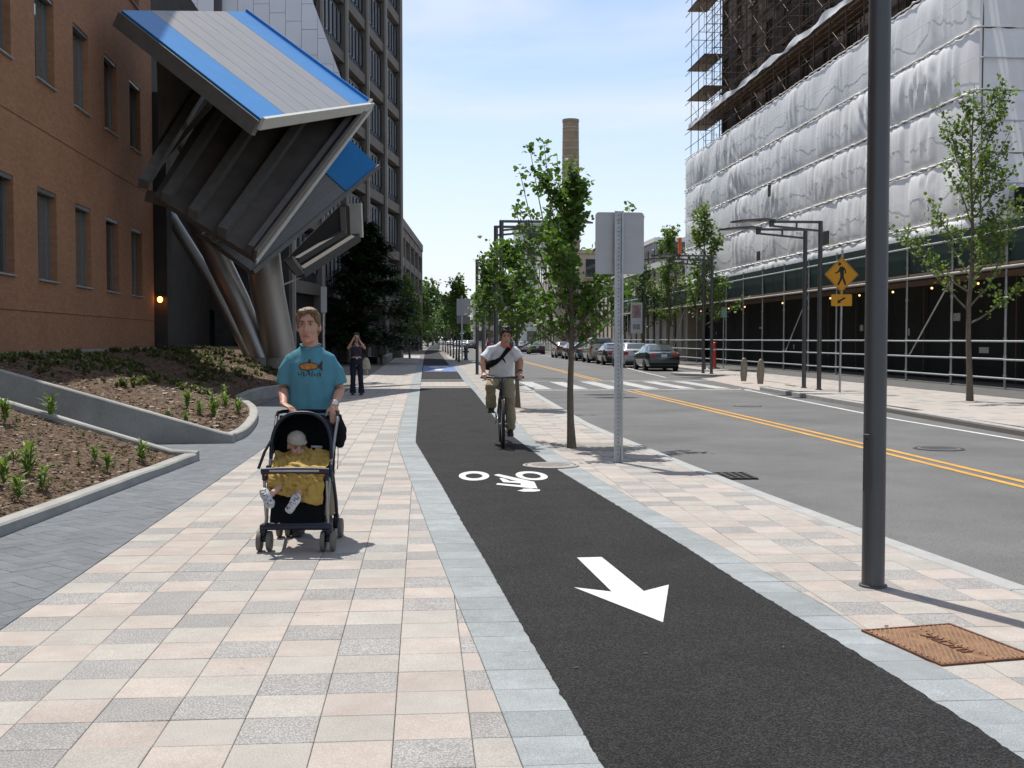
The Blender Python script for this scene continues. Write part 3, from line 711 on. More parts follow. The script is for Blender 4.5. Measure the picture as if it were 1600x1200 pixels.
for _ in range(240):
    y = rnd.uniform(8, 14.7); x = frontK(y)-.3-rnd.random()*3.2
    c_ = Vector((x, y, z_front(x, y)-.02)); s = rnd.uniform(.04, .11)
    for k in range(7):
        a = rnd.random()*6.28; d = Vector((math.cos(a), math.sin(a), 0)); sd = Vector((-d.y, d.x, 0)); p1 = c_+d*s*.5+Vector((0,0,s*rnd.uniform(.4,1)))
        wd_.add([c_-sd*s*.1, c_+sd*s*.1, p1], [(0,1,2)])
tag(wd_.build('sprouting_weeds', m_leafB), 'tiny green sprouts scattered over the front mulch bank', 'weeds', kind='stuff')
gcl = MB()       # ground cover thick on the shaded rear bank
for _ in range(2600):
    y = rnd.uniform(19, 46); x = rnd.uniform(-9.2, -3.6)
    if x > backK(y)-.9-(1.2 if y < 24 else 0) or x < wallX(y)+.3 or mnoise.noise(Vector((x*.8, y*.5, 0))) < -.05: continue
    c_ = Vector((x, y, z_back(x, y)-.04)); s = rnd.uniform(.08, .22)
    for k in range(11):
        a = rnd.random()*6.28; ln = rnd.uniform(.2, .9); d = Vector((math.cos(a), math.sin(a), 0)); sd = Vector((-d.y, d.x, 0)); w = s*.12
        p1 = c_+d*s*.4*math.sin(ln)+Vector((0,0,s*.6*math.cos(ln))); p2 = p1+d*s*.4*math.sin(ln+.5)+Vector((0,0,s*.4*math.cos(ln+.5)))
        gcl.add([c_-sd*w, c_+sd*w, p1+sd*w*1.2, p2, p1-sd*w*1.2], [(0,1,2,4),(4,2,3)])
tag(gcl.build('ground_cover', m_leafB), 'low dull green ground cover over the shaded rear bank', 'ground cover', kind='stuff')

# ------------------------------------------------------------------ brick building
def brickmat(name, c1, c2, mortar, scale, bw=.21, rh=.068, bump=.25):
    M = bpy.data.materials.new(name); M.use_nodes = True; t = M.node_tree; N = t.nodes; lk = t.links.new; b = N['Principled BSDF']; b.inputs['Roughness'].default_value = .85; b.inputs['Specular IOR Level'].default_value = .25
    co = N.new('ShaderNodeTexCoord'); sx = N.new('ShaderNodeSeparateXYZ'); ad = N.new('ShaderNodeMath'); cb = N.new('ShaderNodeCombineXYZ')
    lk(co.outputs['Object'], sx.inputs[0]); lk(sx.outputs['X'], ad.inputs[0]); lk(sx.outputs['Y'], ad.inputs[1]); lk(ad.outputs[0], cb.inputs['X']); lk(sx.outputs['Z'], cb.inputs['Y'])
    br = N.new('ShaderNodeTexBrick'); br.inputs['Scale'].default_value = 1; br.inputs['Brick Width'].default_value = bw; br.inputs['Row Height'].default_value = rh
    br.inputs['Mortar Size'].default_value = .007; br.inputs['Mortar Smooth'].default_value = .2
    br.inputs['Color1'].default_value = tuple(c1)+(1,); br.inputs['Color2'].default_value = tuple(c2)+(1,); br.inputs['Mortar'].default_value = tuple(mortar)+(1,); lk(cb.outputs[0], br.inputs['Vector'])
    n = N.new('ShaderNodeTexNoise'); n.inputs['Scale'].default_value = .7; n.inputs['Detail'].default_value = 6; lk(co.outputs['Object'], n.inputs['Vector'])
    mr = N.new('ShaderNodeMapRange'); mr.inputs['To Min'].default_value = .82; mr.inputs['To Max'].default_value = 1.18; lk(n.outputs['Fac'], mr.inputs['Value'])
    mm = N.new('ShaderNodeMixRGB'); mm.blend_type = 'MULTIPLY'; mm.inputs['Fac'].default_value = 1; lk(br.outputs['Color'], mm.inputs['Color1']); lk(mr.outputs[0], mm.inputs['Color2']); lk(mm.outputs['Color'], b.inputs['Base Color'])
    bp = N.new('ShaderNodeBump'); bp.inputs['Strength'].default_value = bump; bp.inputs['Distance'].default_value = .01; bp.invert = True; lk(br.outputs['Fac'], bp.inputs['Height']); lk(bp.outputs[0], b.inputs['Normal'])
    return M
m_brick = brickmat('orange_brick', (.375,.190,.105), (.30,.147,.078), (.29,.168,.10), 1)
m_frame = mat('window_frame_grey', (.20,.21,.21), .45, metal=.5, var=.06)
def glassmat(name, c, rough=.04, blind=None):
    return mat(name, c, rough, var=.0 if not blind else .1, spec=.8, coat=.6)
m_glass = glassmat('window_glass', (.03,.045,.045)); m_glass2 = glassmat('window_glass_blind', (.10,.12,.12)); m_glass3 = glassmat('window_glass_dark', (.012,.018,.016))
wd = ray(610,530); wd.z = 0; wd.normalize(); wn = Vector((wd.y, -wd.x, 0))      # along the wall, out of the wall
W0 = Vector((-8.0, 0, 0))
bb = thing('brick_building', 'orange brick building with tall narrow windows, left edge of the street', 'building', W0)
bb.rotation_euler.z = math.atan2(wd.y, wd.x)
def sz(u, v):
    p = PP(u, v, W0, wn); return (p-W0).dot(wd), p.z
def lbox(b, s0, s1, d0, d1, z0, z1, ch=0): b.box(((s0+s1)/2, (d0+d1)/2, (z0+z1)/2), (abs(s1-s0), abs(d1-d0), abs(z1-z0)), ch=ch)
def lbuild(b, name, M, parent, smooth=None):     # mesh given in the wall's own frame: x along, y into the building, z up
    o = bpy.data.objects.new(name, b.mesh(name, M, Vector((0,0,0)), smooth)); col.objects.link(o); o.parent = parent; return o
sL = [sz(u, 440)[0] for u in (60,119,166,206)]; sp = (sL[3]-sL[0])/3; ww = sz(90,440)[0]-sL[0]
zl0, zl1 = sz(119,446)[1], sz(119,317)[1]; zu0, zu1 = sz(116,164)[1], sz(116,36)[1]
rows = [(zl0, zl1), (zu0, zu1), (zu0+(zu1-zl1), zu1+(zu1-zl1))]
s_end = sz(240,400)[0]; cols = [sL[0]+sp*k for k in range(-6, 4)]
zs = [0]+[z for r_ in rows for z in r_]+[rows[-1][1]+1.2]; ss = [0]+[x for c_ in cols if c_ > .5 for x in (c_, c_+ww)]+[s_end]
cols = [c_ for c_ in cols if c_ > .5]
b = MB(); D_ = .34
for i in range(len(ss)-1):
    for j in range(len(zs)-1):
        if i % 2 == 1 and j % 2 == 1: continue
        lbox(b, ss[i], ss[i+1], 0, D_, zs[j], zs[j+1])
lbox(b, s_end-.34, s_end, D_, 9, 0, zs[-1]); lbox(b, 0, .34, D_, 9, 0, zs[-1])
lbuild(b, 'wall', m_brick, bb)
b = MB(); lbox(b, 0, s_end-.35, 1.2, 9, 0, zs[-1]-.1); lbuild(b, 'dim_interior', mat('interior_dark', (.03,.032,.03), .9, var=.2), bb)
b = MB(); b.box((38.9, 5.1, zs[-1]+5), (9.5, 8.3, 9.2)); lbuild(b, 'added_sun_block', m_brick, bb)  # unseen block added above the roof to keep sun off the canopy ribs
b = MB(); lbox(b, -.1, s_end+.1, -.06, 9.2, zs[-1], zs[-1]+.4); lbuild(b, 'roof_coping', m_conc, bb)
for zz in ((rows[0][1]+rows[1][0])/2+.1, rows[0][0]-.75):
    b = MB(); lbox(b, 0, s_end, -.006, .01, zz-.010, zz+.010); lbuild(b, 'movement_joint', mat('joint_dark', (.10,.05,.03), .9, var=.1), bb)
def win_mesh():
    f = MB(); h = rows[0][1]-rows[0][0]; w = ww; t_ = .055
    for x in (t_/2, w-t_/2, w*.36): f.box((x, .20, h/2), (t_, .07, h-.001))
    for z in (t_/2, h-t_/2): f.box((w/2, .20, z), (w-.002, .065, t_))
    g_ = MB(); g_.box((w/2, .215, h/2), (w-.06, .012, h-.06))
    s_ = MB(); s_.box((w/2, .07, -.02), (w+.02, .28, .045), ch=.008)
    l_ = MB(); l_.box((w/2, .09, h-.05), (w-.002, .13, .10))
    return f.mesh('frame', m_frame), g_.mesh('pane', m_glass), s_.mesh('sill', m_conc), l_.mesh('lintel', m_frame)
fm, gm, sm_, lm_ = win_mesh(); gms = [gm]
for M_ in (m_glass2, m_glass3): q_ = gm.copy(); q_.materials[0] = M_; gms.append(q_)
for c_ in cols:
    for z0, z1 in rows:
        g_ = share('window', rnd.choice(gms), bb, (c_, 0, z0)); share('frame', fm, g_); share('sill', sm_, g_); share('head', lm_, g_)
b = MB(); 
for s in np.arange(1, s_end-.3, 1.5): lbox(b, s, s+1.49, -.10, .0, .9, 1.28, .01)
lbuild(b, 'base_course', m_conc, bb)

# ------------------------------------------------------------------ dark recess between the brick building and the tower
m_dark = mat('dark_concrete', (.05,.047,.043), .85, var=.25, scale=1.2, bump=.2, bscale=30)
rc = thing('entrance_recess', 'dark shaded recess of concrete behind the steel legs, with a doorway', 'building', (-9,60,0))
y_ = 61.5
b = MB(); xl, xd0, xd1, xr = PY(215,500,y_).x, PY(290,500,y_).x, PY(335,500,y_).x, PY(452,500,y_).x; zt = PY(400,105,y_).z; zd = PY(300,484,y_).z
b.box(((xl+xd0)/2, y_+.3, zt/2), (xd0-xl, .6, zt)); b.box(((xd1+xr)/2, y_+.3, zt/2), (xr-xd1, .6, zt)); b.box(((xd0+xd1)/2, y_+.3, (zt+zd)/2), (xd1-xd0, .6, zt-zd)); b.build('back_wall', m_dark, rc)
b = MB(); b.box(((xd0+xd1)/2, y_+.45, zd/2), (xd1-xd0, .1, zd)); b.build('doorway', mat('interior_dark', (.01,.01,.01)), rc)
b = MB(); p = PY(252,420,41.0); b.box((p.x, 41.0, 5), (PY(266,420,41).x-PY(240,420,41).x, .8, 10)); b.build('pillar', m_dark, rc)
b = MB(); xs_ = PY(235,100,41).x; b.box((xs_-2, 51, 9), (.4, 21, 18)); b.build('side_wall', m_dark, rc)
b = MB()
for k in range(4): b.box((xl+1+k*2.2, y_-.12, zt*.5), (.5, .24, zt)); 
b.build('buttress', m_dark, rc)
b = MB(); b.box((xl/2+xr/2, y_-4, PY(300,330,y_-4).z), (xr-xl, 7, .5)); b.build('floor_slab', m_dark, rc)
lp = PY(250,468,40.3); t = thing('wall_lamp', 'small glowing orange lamp on the dark pillar beside the brick corner', 'lamp', lp)
b = MB(); b.ball(lp, (.09,.06,.10), 10, 6); b.build('bulb', mat('lamp_orange', (1,.35,.08), .5, var=0, emit=(1,.30,.05,12)), t, 60)
b = MB(); b.box(lp+Vector((0,.12,.10)), (.26,.22,.05), ch=.01); b.build('hood', m_dark, t)

# ------------------------------------------------------------------ folded metal canopy, blue striped
m_zinc = mat('zinc_sheet', (.27,.265,.265), .45, metal=.45, var=.06, scale=1.2, bump=.02, bscale=4, stretch=(1,1,1))
m_zblue = mat('blue_sheet', (.004,.165,.45), .42, metal=.0, var=.07, scale=1.5, spec=.5)
m_edge = mat('pale_edge_trim', (.58,.58,.54), .5, metal=.3, var=.06)
m_steel_dk = mat('painted_steel_dark', (.17,.165,.155), .6, metal=.3, var=.15, scale=3)
m_under = mat('dark_sheathing', (.115,.100,.088), .8, var=.2, scale=1.2)
cA, cB, cD = PY(190,16,32.4), PY(384,18,43), PY(408,186,30)
cn = (cD-cA).cross(cB-cA).normalized()
if cn.z < 0: cn = -cn
cC = PP(580,162,cA,cn)
can = thing('metal_canopy', 'tilted grey metal canopy with two bright blue stripes above the dark recess', 'canopy', Vector((cD.x, cD.y, 1.0)))
def quad_pt(P, s, q): return lerp(lerp(P[0], P[1], s), lerp(P[3], P[2], s), q)   # P: A,B,C,D ; s along A->B, q along A->D
RQ = (cA, cB, cC, cD)
cuts = [0, .185, .285, .385, .485, .585, .685, .80, 1.0]
for k in range(8):
    s0, s1 = cuts[k]+.0012, cuts[k+1]-.0012
    b = MB(); b.slab([quad_pt(RQ, s0, 0), quad_pt(RQ, s1, 0), quad_pt(RQ, s1, 1), quad_pt(RQ, s0, 1)], -cn*.05)
    b.build('blue_panel' if k in (0, 7) else 'roof_panel', m_zblue if k in (0, 7) else m_zinc, can)
b = MB(); b.slab([p-cn*.06 for p in RQ], -cn*.30); b.build('deck', m_under, can)
def bar(mb, p, q, w, h, n):        # rectangular member from p to q; n = direction of its height
    d = (q-p); L_ = d.length; d.normalize(); n = (n-d*n.dot(d)).normalized(); s = d.cross(n)
    mb.box((p+q)/2, (L_, w, h), rot=Matrix((d, s, n)).transposed())
def barpart(name, p, q, w, h, n, M, parent):
    b = MB(); bar(b, p, q, w, h, n); return b.build(name, M, parent)
barpart('front_fascia', cD-cn*.10+(cD-cA).normalized()*.06, cC-cn*.10+(cD-cA).normalized()*.06, .09, .34, cn, m_edge, can)
barpart('edge_beam', cA-cn*.27, cD-cn*.27, .16, .42, cn, m_steel_dk, can)
barpart('right_trim', cB+cn*.05, cC+cn*.05, .06, .09, cn, mat('blue_trim', (.06,.25,.62), .5, var=.05), can)
cE = PY(398,402,33.0)
n2 = (cC-cB).cross(cE-cC).normalized()
if n2.dot(C0-cC) < 0: n2 = -n2
cFp = PP(216,290,cC,n2)
b = MB(); b.slab([lerp(cB,cC,.10)-cn*.1, cC-cn*.1, cE, lerp(cFp,cE,.14)], -n2*.18); b.build('under_sheathing', m_under, can)
b = MB(); b.slab([lerp(cA,cB,.24)-cn*.2, cB-cn*.2, lerp(cFp,cB,.16)], Vector((0,.12,0))); b.build('added_sun_sheathing', m_under, can)  # closing panel added to stop sun reaching the inner face and ribs
for s in (.04, .24, .47, .72):
    q = lerp(cFp, cE, s)+n2*.16; p = lerp(lerp(cB-cn*.2, cC-cn*.2, s)+n2*.16, q, .05); barpart('rib', p, q, .28, .32, n2, m_steel_dk, can)
barpart('outer_rib', lerp(lerp(cB,cC,.955)-cn*.2+n2*.16, lerp(cFp,cE,.955)+n2*.16, .05), lerp(cFp,cE,.955)+n2*.16, .16, .30, n2, m_steel_dk, can)
barpart('leading_plate', cC-cn*.05+n2*.02, cE+n2*.02, .10, .46, n2, mat('warm_trim', (.19,.165,.145), .55, metal=.3, var=.1), can)
barpart('leading_trim', cC-cn*.03+(cC-cB).normalized()*.075-n2*.12, cE+(cC-cB).normalized()*.075-n2*.12, .05, .16, n2, m_edge, can)
b = MB()
for k in range(16):
    s = (k+.5)/17; p = lerp(cC-cn*.2, cE, s)-(cC-cB).normalized()*.26+n2*.20; b.box(p, (.10,.10,.22), rot=Matrix((n2.cross((cE-cC).normalized()), n2, (cE-cC).normalized())).transposed())
b.build('cleat_row', m_under, can)
barpart('lower_beam', PY(230,306,35.5), PY(366,342,35.0), .25, .36, Vector((0,0,1)), m_steel_dk, can)
for u, v in ((269,305),(299,312),(327,319)):
    p = PY(u, v, 34.9); b = MB(); b.ball(p+Vector((0,-.05,.0)), .11, 12, 8); b.tube([p+Vector((0,.25,-.05)), p], .05, n=8); b.build('flood_lamp', mat('lamp_metal', (.35,.35,.34), .35, metal=.8, var=.05), can, 50)
for (a, c_) in (((338,152,36),(240,268,39)), ((300,230,37),(352,300,38)), ((268,200,38),(330,330,39)), ((345,325,36),(395,380,35.4))):
    barpart('brace', PY(*a), PY(*c_), .14, .16, n2, m_steel_dk, can)

# second canopy behind it: corrugated, blue at its far end, with an open box beneath
can2 = thing('corrugated_canopy', 'corrugated metal canopy with a blue end, an open dark box below it', 'canopy', (-4,42,1.0))
k1, k2, k3 = PY(394,424,36.5), PY(590,260,43.5), PY(532,205,42.0)
kn = (k2-k1).cross(k3-k1).normalized()
if kn.dot(C0-k1) < 0: kn = -kn
k4 = k1+(k3-k2)
e1 = k2-k1; e2 = k4-k1
b = MB(); nC = 24; vs = []
def kp(s, q, h): return k1+e1*s+e2*q+kn*h
for j in range(nC*2+1):
    q = j/(nC*2); h = .05 if j % 2 else -.05
    for s in (0, .715): vs.append(kp(s, q, h))
b.add(vs, [(2*j, 2*j+1, 2*j+3, 2*j+2) for j in range(nC*2)]); b.build('corrugated_sheet', mat('corrugated_metal', (.50,.50,.50), .40, metal=.35, var=.05), can2)
b = MB(); b.slab([kp(.72,0,.03), kp(1,0,.03), kp(1,1,.03), kp(.72,1,.03)], -kn*.05); b.build('blue_panel', m_zblue, can2)
b = MB(); b.slab([kp(0,0,-.06), kp(1,0,-.06), kp(1,1,-.06), kp(0,1,-.06)], -kn*.12); b.build('deck', m_under, can2)
barpart('front_edge', kp(-.005,-.012,-.02), kp(1.005,-.012,-.02), .14, .22, kn, mat('edge_steel', (.15,.15,.145), .5, metal=.4, var=.08), can2)
bx = [PY(452,404,38.2), PY(545,310,42.5), PY(556,318,43), PY(558,371,43), PY(470,427,38.6)]
b = MB(); b.slab([p+Vector((-.3,1.2,0)) for p in bx], Vector((-.05,.2,0))); b.build('box_back', mat('box_shade', (.022,.02,.018), .9, var=.2), can2)  # near-black colour stands in for the shade inside the box
barpart('box_side', bx[2], bx[3], .16, .45, Vector((1,-.3,0)), m_edge, can2); barpart('box_sill', bx[3], bx[4], .26, .30, Vector((0,0,1)), mat('sill_steel', (.065,.062,.058), .85, var=.15), can2)
barpart('box_post', bx[4], bx[0], .2, .26, Vector((1,0,0)), m_steel_dk, can2); barpart('box_frame', bx[2]+Vector((-.5,.3,-.1)), bx[3]+Vector((-.5,.3,.2)), .12, .2, Vector((1,0,0)), m_steel_dk, can2)
barpart('box_inner_sill', bx[3]+Vector((-.5,.6,.25)), bx[4]+Vector((-.2,.6,.45)), .2, .2, Vector((0,0,1)), mat('sill_steel'), can2)
barpart('tie_rod', PY(440,446,39), PY(476,431,39), .05, .05, Vector((0,0,1)), m_edge, can2)
# polished steel legs
m_leg = mat('brushed_steel', (.36,.36,.36), .42, metal=.75, var=.10, scale=.8, stretch=(1,1,.15))
def steel_leg(label, axis, radii):
    t = thing('steel_leg', label, 'column', axis[-1], 'steel legs under the canopies')
    b = MB(); b.tube(axis, radii, n=40); b.build('shaft', m_leg, t, 40)
    b = MB(); b.lathe([(radii[-1]+.05, -.3), (radii[-1]+.05, .06), (radii[-1]+.01, .08)], axis[-1], 32); b.build('footing', m_conc, t, 30)
steel_leg('thick polished steel leg leaning under the corrugated canopy, right of the pair', [PY(404,330,41), PY(411,402,41), PY(419,460,41.5), PY(440,562,42)], [.60,.60,.59,.56])
steel_leg('slimmer slanting polished steel leg, left of the pair', [PY(300,320,42), PY(345,415,42), PY(372,470,42), PY(410,562,42)], [.44,.44,.42,.34])
steel_leg('dark thin raking steel strut near the brick corner', [PY(258,325,44), PY(330,440,44), PY(390,556,44)], [.22,.22,.2])

# ------------------------------------------------------------------ pale metal-clad volume behind the canopy
m_alu = mat('aluminium_panel', (.72,.74,.78), .5, metal=.35, var=.04, scale=.6, rand=.03)
al = thing('metal_clad_building', 'pale aluminium clad block with a slanting edge, behind the striped canopy', 'building', (-9,63.5,0))
yA = 63.5
def edge_u(v): return 488+(v/125)*46
b = MB(); b.slab([PY(232,140,yA+.25), PY(232,-140,yA+.25), PY(edge_u(-140)-.5,-140,yA+.25), PY(edge_u(140)-.5,140,yA+.25)], (0,5,0)); b.build('core', mat('grey_core', (.25,.26,.28), .7, var=.05), al)
def clip3(u0, u1, v0, v1):
    # panels in the facade plane, cut by the slanting edge
    out = []
    P = [(u0,v0),(u1,v0),(u1,v1),(u0,v1)]
    return clip([(u, -v) for u, v in P], (edge_u(-140), 140), (edge_u(140), -140)) or []
for (ua, ub, dy) in ((234,328,.9), (346,540,0)):
    u = ua; ci = 0
    while u < ub:
        w = 25; off = (ci % 3)*13; v = -140+off-40
        while v < 140:
            q = clip([(a, -c_) for a, c_ in [(u+.25,max(-138,v+.3)),(min(ub,u+w)-.25,max(-138,v+.3)),(min(ub,u+w)-.25,v+39.7),(u+.25,v+39.7)]], (edge_u(140), -140), (edge_u(-140), 140)) if ub > 400 else [(a, -c_) for a, c_ in [(u+.25,max(-138,v+.3)),(u+w-.25,max(-138,v+.3)),(u+w-.25,v+39.7),(u+.25,v+39.7)]]
            if len(q) > 2:
                b = MB(); b.slab([PY(a, -c_, yA-dy) for a, c_ in q], (0,.08,0)); b.build('panel', m_alu, al)
            v += 40
        u += w; ci += 1
b = MB(); p0, p1 = PY(337,140,yA), PY(337,-140,yA); b.slab([PY(328,140,yA-.2), PY(346,140,yA-.2), PY(346,-140,yA-.2), PY(328,-140,yA-.2)], (0,.2,0)); b.build('dark_gap', mat('gap_grey', (.16,.15,.17), .7, var=.1), al)  # dark grey strip filling the gap between the panel fields

# ------------------------------------------------------------------ concrete office towers beyond
m_tconc = mat('tower_concrete', (.175,.155,.135), .85, var=.12, scale=.8, bump=.1, bscale=20)
m_tpale = mat('tower_fin_sunlit', (.42,.39,.35), .85, var=.08, scale=1)  # sunlit column edges, their brightness put into a paler concrete
m_louv = mat('louvre_grey', (.055,.065,.075), .5, metal=.3, var=.15, scale=2)
m_pane = mat('blind_pane', (.33,.35,.40), .12, var=.06, scale=.5, spec=.7, coat=.3, rand=.12)  # pale blue-grey of blinds behind the glass
m_mull = mat('mullion_black', (.015,.016,.017), .5, var=.1)
td = ray(960,530); td.z = 0; td.normalize(); tn = Vector((td.y, -td.x, 0))
T0 = PY(628,530,97.5); T0.z = 0
tw = thing('office_tower', 'tall dark gridded office tower of concrete fins and narrow panes, left of the sky', 'building', T0); tw.rotation_euler.z = math.atan2(td.y, td.x)
FL = 3.9; z1f = 4.55; nF = 7; bay = 6.55; nB = 5
b = MB(); lbox(b, -bay*nB, -.3, 1.0, 14, 0, z1f+FL*nF); lbuild(b, 'core', mat('interior_dark', (.02,.02,.02)), tw)
for i in range(nB+1):
    b = MB(); lbox(b, -bay*i-.42, -bay*i, -.02, .9, 0, z1f+FL*nF+.8); lbuild(b, 'column', m_tconc, tw)
    b = MB(); lbox(b, -bay*i-.46, -bay*i-.30, -.20, -.025, 0, z1f+FL*nF+.8); lbuild(b, 'fin', m_tpale, tw)
b = MB(); lbox(b, -.42, .02, .9, 14, 0, z1f+FL*nF+.8); lbuild(b, 'end_wall', m_tconc, tw)
for k in range(nF+1):
    b = MB(); lbox(b, -bay*nB, -.43, .06, .7, z1f+FL*k-.35, z1f+FL*k+.35); lbuild(b, 'floor_beam', m_tconc, tw)
w_ = bay-.46
pm = MB(); pm.box((w_/2, .34, 1.62), (w_-.02, .03, 2.0)); pm = pm.mesh('window', m_pane)
mm_ = MB()
for k in range(7): mm_.box((w_*k/6 if 0 < k < 6 else (.05 if k == 0 else w_-.05), .29, 1.62), (.30 if 0 < k < 6 else .1, .10, 2.02))
mm_ = mm_.mesh('mullion', m_mull)
lv = MB(); lv.box((w_/2, .34, .26), (w_, .06, .62)); 
for k in range(12): lv.box((w_*(k+.5)/12, .30, .26), (.06, .06, .6))
lv = lv.mesh('louvre', m_louv)
hd_ = MB(); hd_.box((w_/2, .38, 2.75), (w_, .04, .24)); hd_ = hd_.mesh('head_panel', m_mull)
for i in range(nB):
    for k in range(nF):
        o = share('window', pm, tw, (-bay*(i+1)+.0, 0, z1f+FL*k+.35)); share('mullion', mm_, o); share('louvre', lv, o); share('head_panel', hd_, o)
b = MB(); lbox(b, -bay*nB, -.5, .5, .6, 0, z1f-.4); lbuild(b, 'ground_floor_glazing', mat('interior_dark', (.02,.02,.02)), tw)
lo = thing('concrete_block', 'lower concrete building with deep dark openings, just right of the tower', 'building', PY(627,545,128))
Lp, Lq = PY(626,530,126), PY(660,530,166); Lp.z = Lq.z = 0
ld = (Lq-Lp).normalized(); lo.location = Lp; lo.rotation_euler.z = math.atan2(ld.y, ld.x); LL = (Lq-Lp).length
b = MB(); lbox(b, 0, LL, 1.4, 14, 0, 14.0); lbuild(b, 'core', mat('interior_dark', (.02,.02,.02)), lo)
for i in range(6): b = MB(); lbox(b, LL*i/5-.5, LL*i/5+.5, 0, 1.4, 0, 14.3); lbuild(b, 'pier', m_tconc, lo)
for z in (3.6, 7.2, 10.4, 13.6): b = MB(); lbox(b, -.4, LL+.4, .05, 1.3, z-.5, z+.5); lbuild(b, 'beam', m_tconc, lo)
for i in range(5):
    for z in (4.2, 7.8, 11.0):
        b = MB(); lbox(b, LL*i/5+.6, LL*(i+1)/5-.6, 1.0, 1.1, z, z+2.4); lbuild(b, 'window', m_glass, lo)
b = MB(); lbox(b, -.5, LL+.5, -.1, 14.2, 14.05, 15.0); lbuild(b, 'roof_parapet', m_tconc, lo)
# ------------------------------------------------------------------ right-hand side: wrapped building, scaffold, sidewalk shed
SX = 18.0; BAYL = 3.66; PY0 = 34.4
m_tube = mat('scaffold_tube', (.42,.43,.43), .4, metal=.75, var=.2, scale=4)
m_tube_dk = mat('scaffold_tube_rusty', (.12,.085,.06), .6, metal=.4, var=.3, scale=3)
m_green = mat('green_plywood', (.008,.028,.024), .6, var=.2, scale=1.5, bump=.1, bscale=20, rand=.15)
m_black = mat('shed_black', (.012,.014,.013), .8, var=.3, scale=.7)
m_plank = mat('scaffold_plank', (.16,.11,.075), .8, var=.25, scale=3, stretch=(1,.2,1))
m_dkbrick = brickmat('dark_brick', (.085,.055,.042), (.065,.044,.036), (.08,.065,.055), 1, bump=.15)
# the building under repair
BX, BY0, BY1, BZ = 20.8, 39.3, 79.5, 32.0
bd = thing('dark_brick_building', 'dark brown brick building under repair behind the scaffold, upper right', 'building', (BX, 60, 0)); bd.rotation_euler.z = R(90)
# local frame: x along +Y from y=60, y = -X outwards -> d positive goes to -X, so use negative for into the building
def bbx(b, y0, y1, x0, x1, z0, z1, ch=0): b.box(((y0+y1)/2-60, -((x0+x1)/2-BX), (z0+z1)/2), (y1-y0, abs(x1-x0), z1-z0), ch=ch)
wz = [14.6+4.0*k for k in range(5)]; wy = [BY0+1.6+3.35*k for k in range(12)]; ww2, wh2 = 1.35, 2.1
zs = [0]+[z for k in wz for z in (k, k+wh2)]+[BZ+2]; ys = [BY0]+[y for k in wy if k+ww2 < BY1 for y in (k, k+ww2)]+[BY1]
b = MB()
for i in range(len(ys)-1):
    for j in range(len(zs)-1):
        if i % 2 and j % 2: continue
        bbx(b, ys[i], ys[i+1], BX, BX+.4, zs[j], zs[j+1])
bbx(b, BY0, BY0+.4, BX+.4, BX+22, 0, BZ+2); bbx(b, BY1-.4, BY1, BX+.4, BX+22, 0, BZ+2); lbuild(b, 'wall', m_dkbrick, bd)
b = MB(); bbx(b, BY0+.4, BY1-.4, BX+.9, BX+20, 0, BZ); lbuild(b, 'interior', mat('interior_dark', (.02,.02,.02)), bd)
wm = MB(); wm.box((ww2/2, -.24, wh2/2), (ww2-.1, .03, wh2-.1)); wm = wm.mesh('window', m_glass)
wf = MB()
for x in (.05, ww2-.05, ww2/2): wf.box((x, -.2, wh2/2), (.09, .09, wh2-.01))
for z in (.05, wh2-.05, wh2*.5): wf.box((ww2/2, -.2, z), (ww2-.01, .08, .08))
wf = wf.mesh('frame', mat('old_frame', (.13,.10,.08), .7, var=.2)); wsl = MB(); wsl.box((ww2/2, .06, -.07), (ww2+.2, .24, .14)); wsl = wsl.mesh('sill', mat('brown_stone', (.14,.11,.09), .8, var=.15))
for y in wy:
    if y+ww2 >= BY1: continue
    for z in wz:
        o = share('window', wm, bd, (y-60, 0, z)); share('frame', wf, o); share('sill', wsl, o)
# scaffold
LIFT = 2.07; TOPZ = 14.15; FX, FX2 = 18.55, 20.15; FY0, FY1 = 37.5, 81.6; BAY = 2.1
sc_ = thing('wrapped_scaffold', 'tall pipe scaffold wrapped in white plastic sheeting along the right side of the street', 'scaffold', (FX, 60, 4.9))
nb = int((FY1-FY0)/BAY); pys = [FY0+BAY*k for k in range(nb+1)]
stm = MB(); stm.tube([(0,0,0),(0,0,27.4)], .026, n=6); stm = stm.mesh('standard', m_tube_dk, smooth=60)
cross = MB()
def sc_loc(x, y, z): return (x-FX, y-60, z-4.9)
for y in pys:
    for x in (FX+.12, FX2): share('standard', stm, sc_, sc_loc(x, y, 4.95))
levels = [5.75+LIFT*k for k in range(13)]
ldm = MB(); ldm.tube([(0,0,0),(0,FY1-FY0,0)], .023, n=6); ldm = ldm.mesh('ledger', m_tube_dk, smooth=60)
trm = MB(); trm.tube([(0,0,0),(FX2-FX-.1,0,0)], .021, n=5); trm = trm.mesh('transom', m_tube_dk, smooth=60)
for z in levels:
    for dz in (0, 1.0):
        for x in (FX+.17, FX2+.05): share('ledger', ldm, sc_, sc_loc(x, FY0, z+dz))
for z in levels[4:]:
    for y in pys: share('transom', trm, sc_, sc_loc(FX+.1, y+.04, z-.03))
b = MB()
for i, y in enumerate(pys[:-1]):          # cross bracing and frame infill
    for k, z in enumerate(levels[4:-1]):
        if (i+k) % 2 == 0: b.tube([(FX+.2, y, z+.2), (FX+.2, y+BAY, z+1.7)], .014, n=4)
        b.tube([(FX2-.2, y+.1, z), (FX2-.2, y+.1, z+1.5), (FX+.5, y+.1, z+1.5), (FX+.5, y+.1, z)], .014, n=4)
        for q in (.5, 1.0): b.tube([(FX2-.2, y+.1, z+q), (FX+.5, y+.1, z+q)], .012, n=4)
b.build('bracing', m_tube_dk, sc_, kind='stuff')
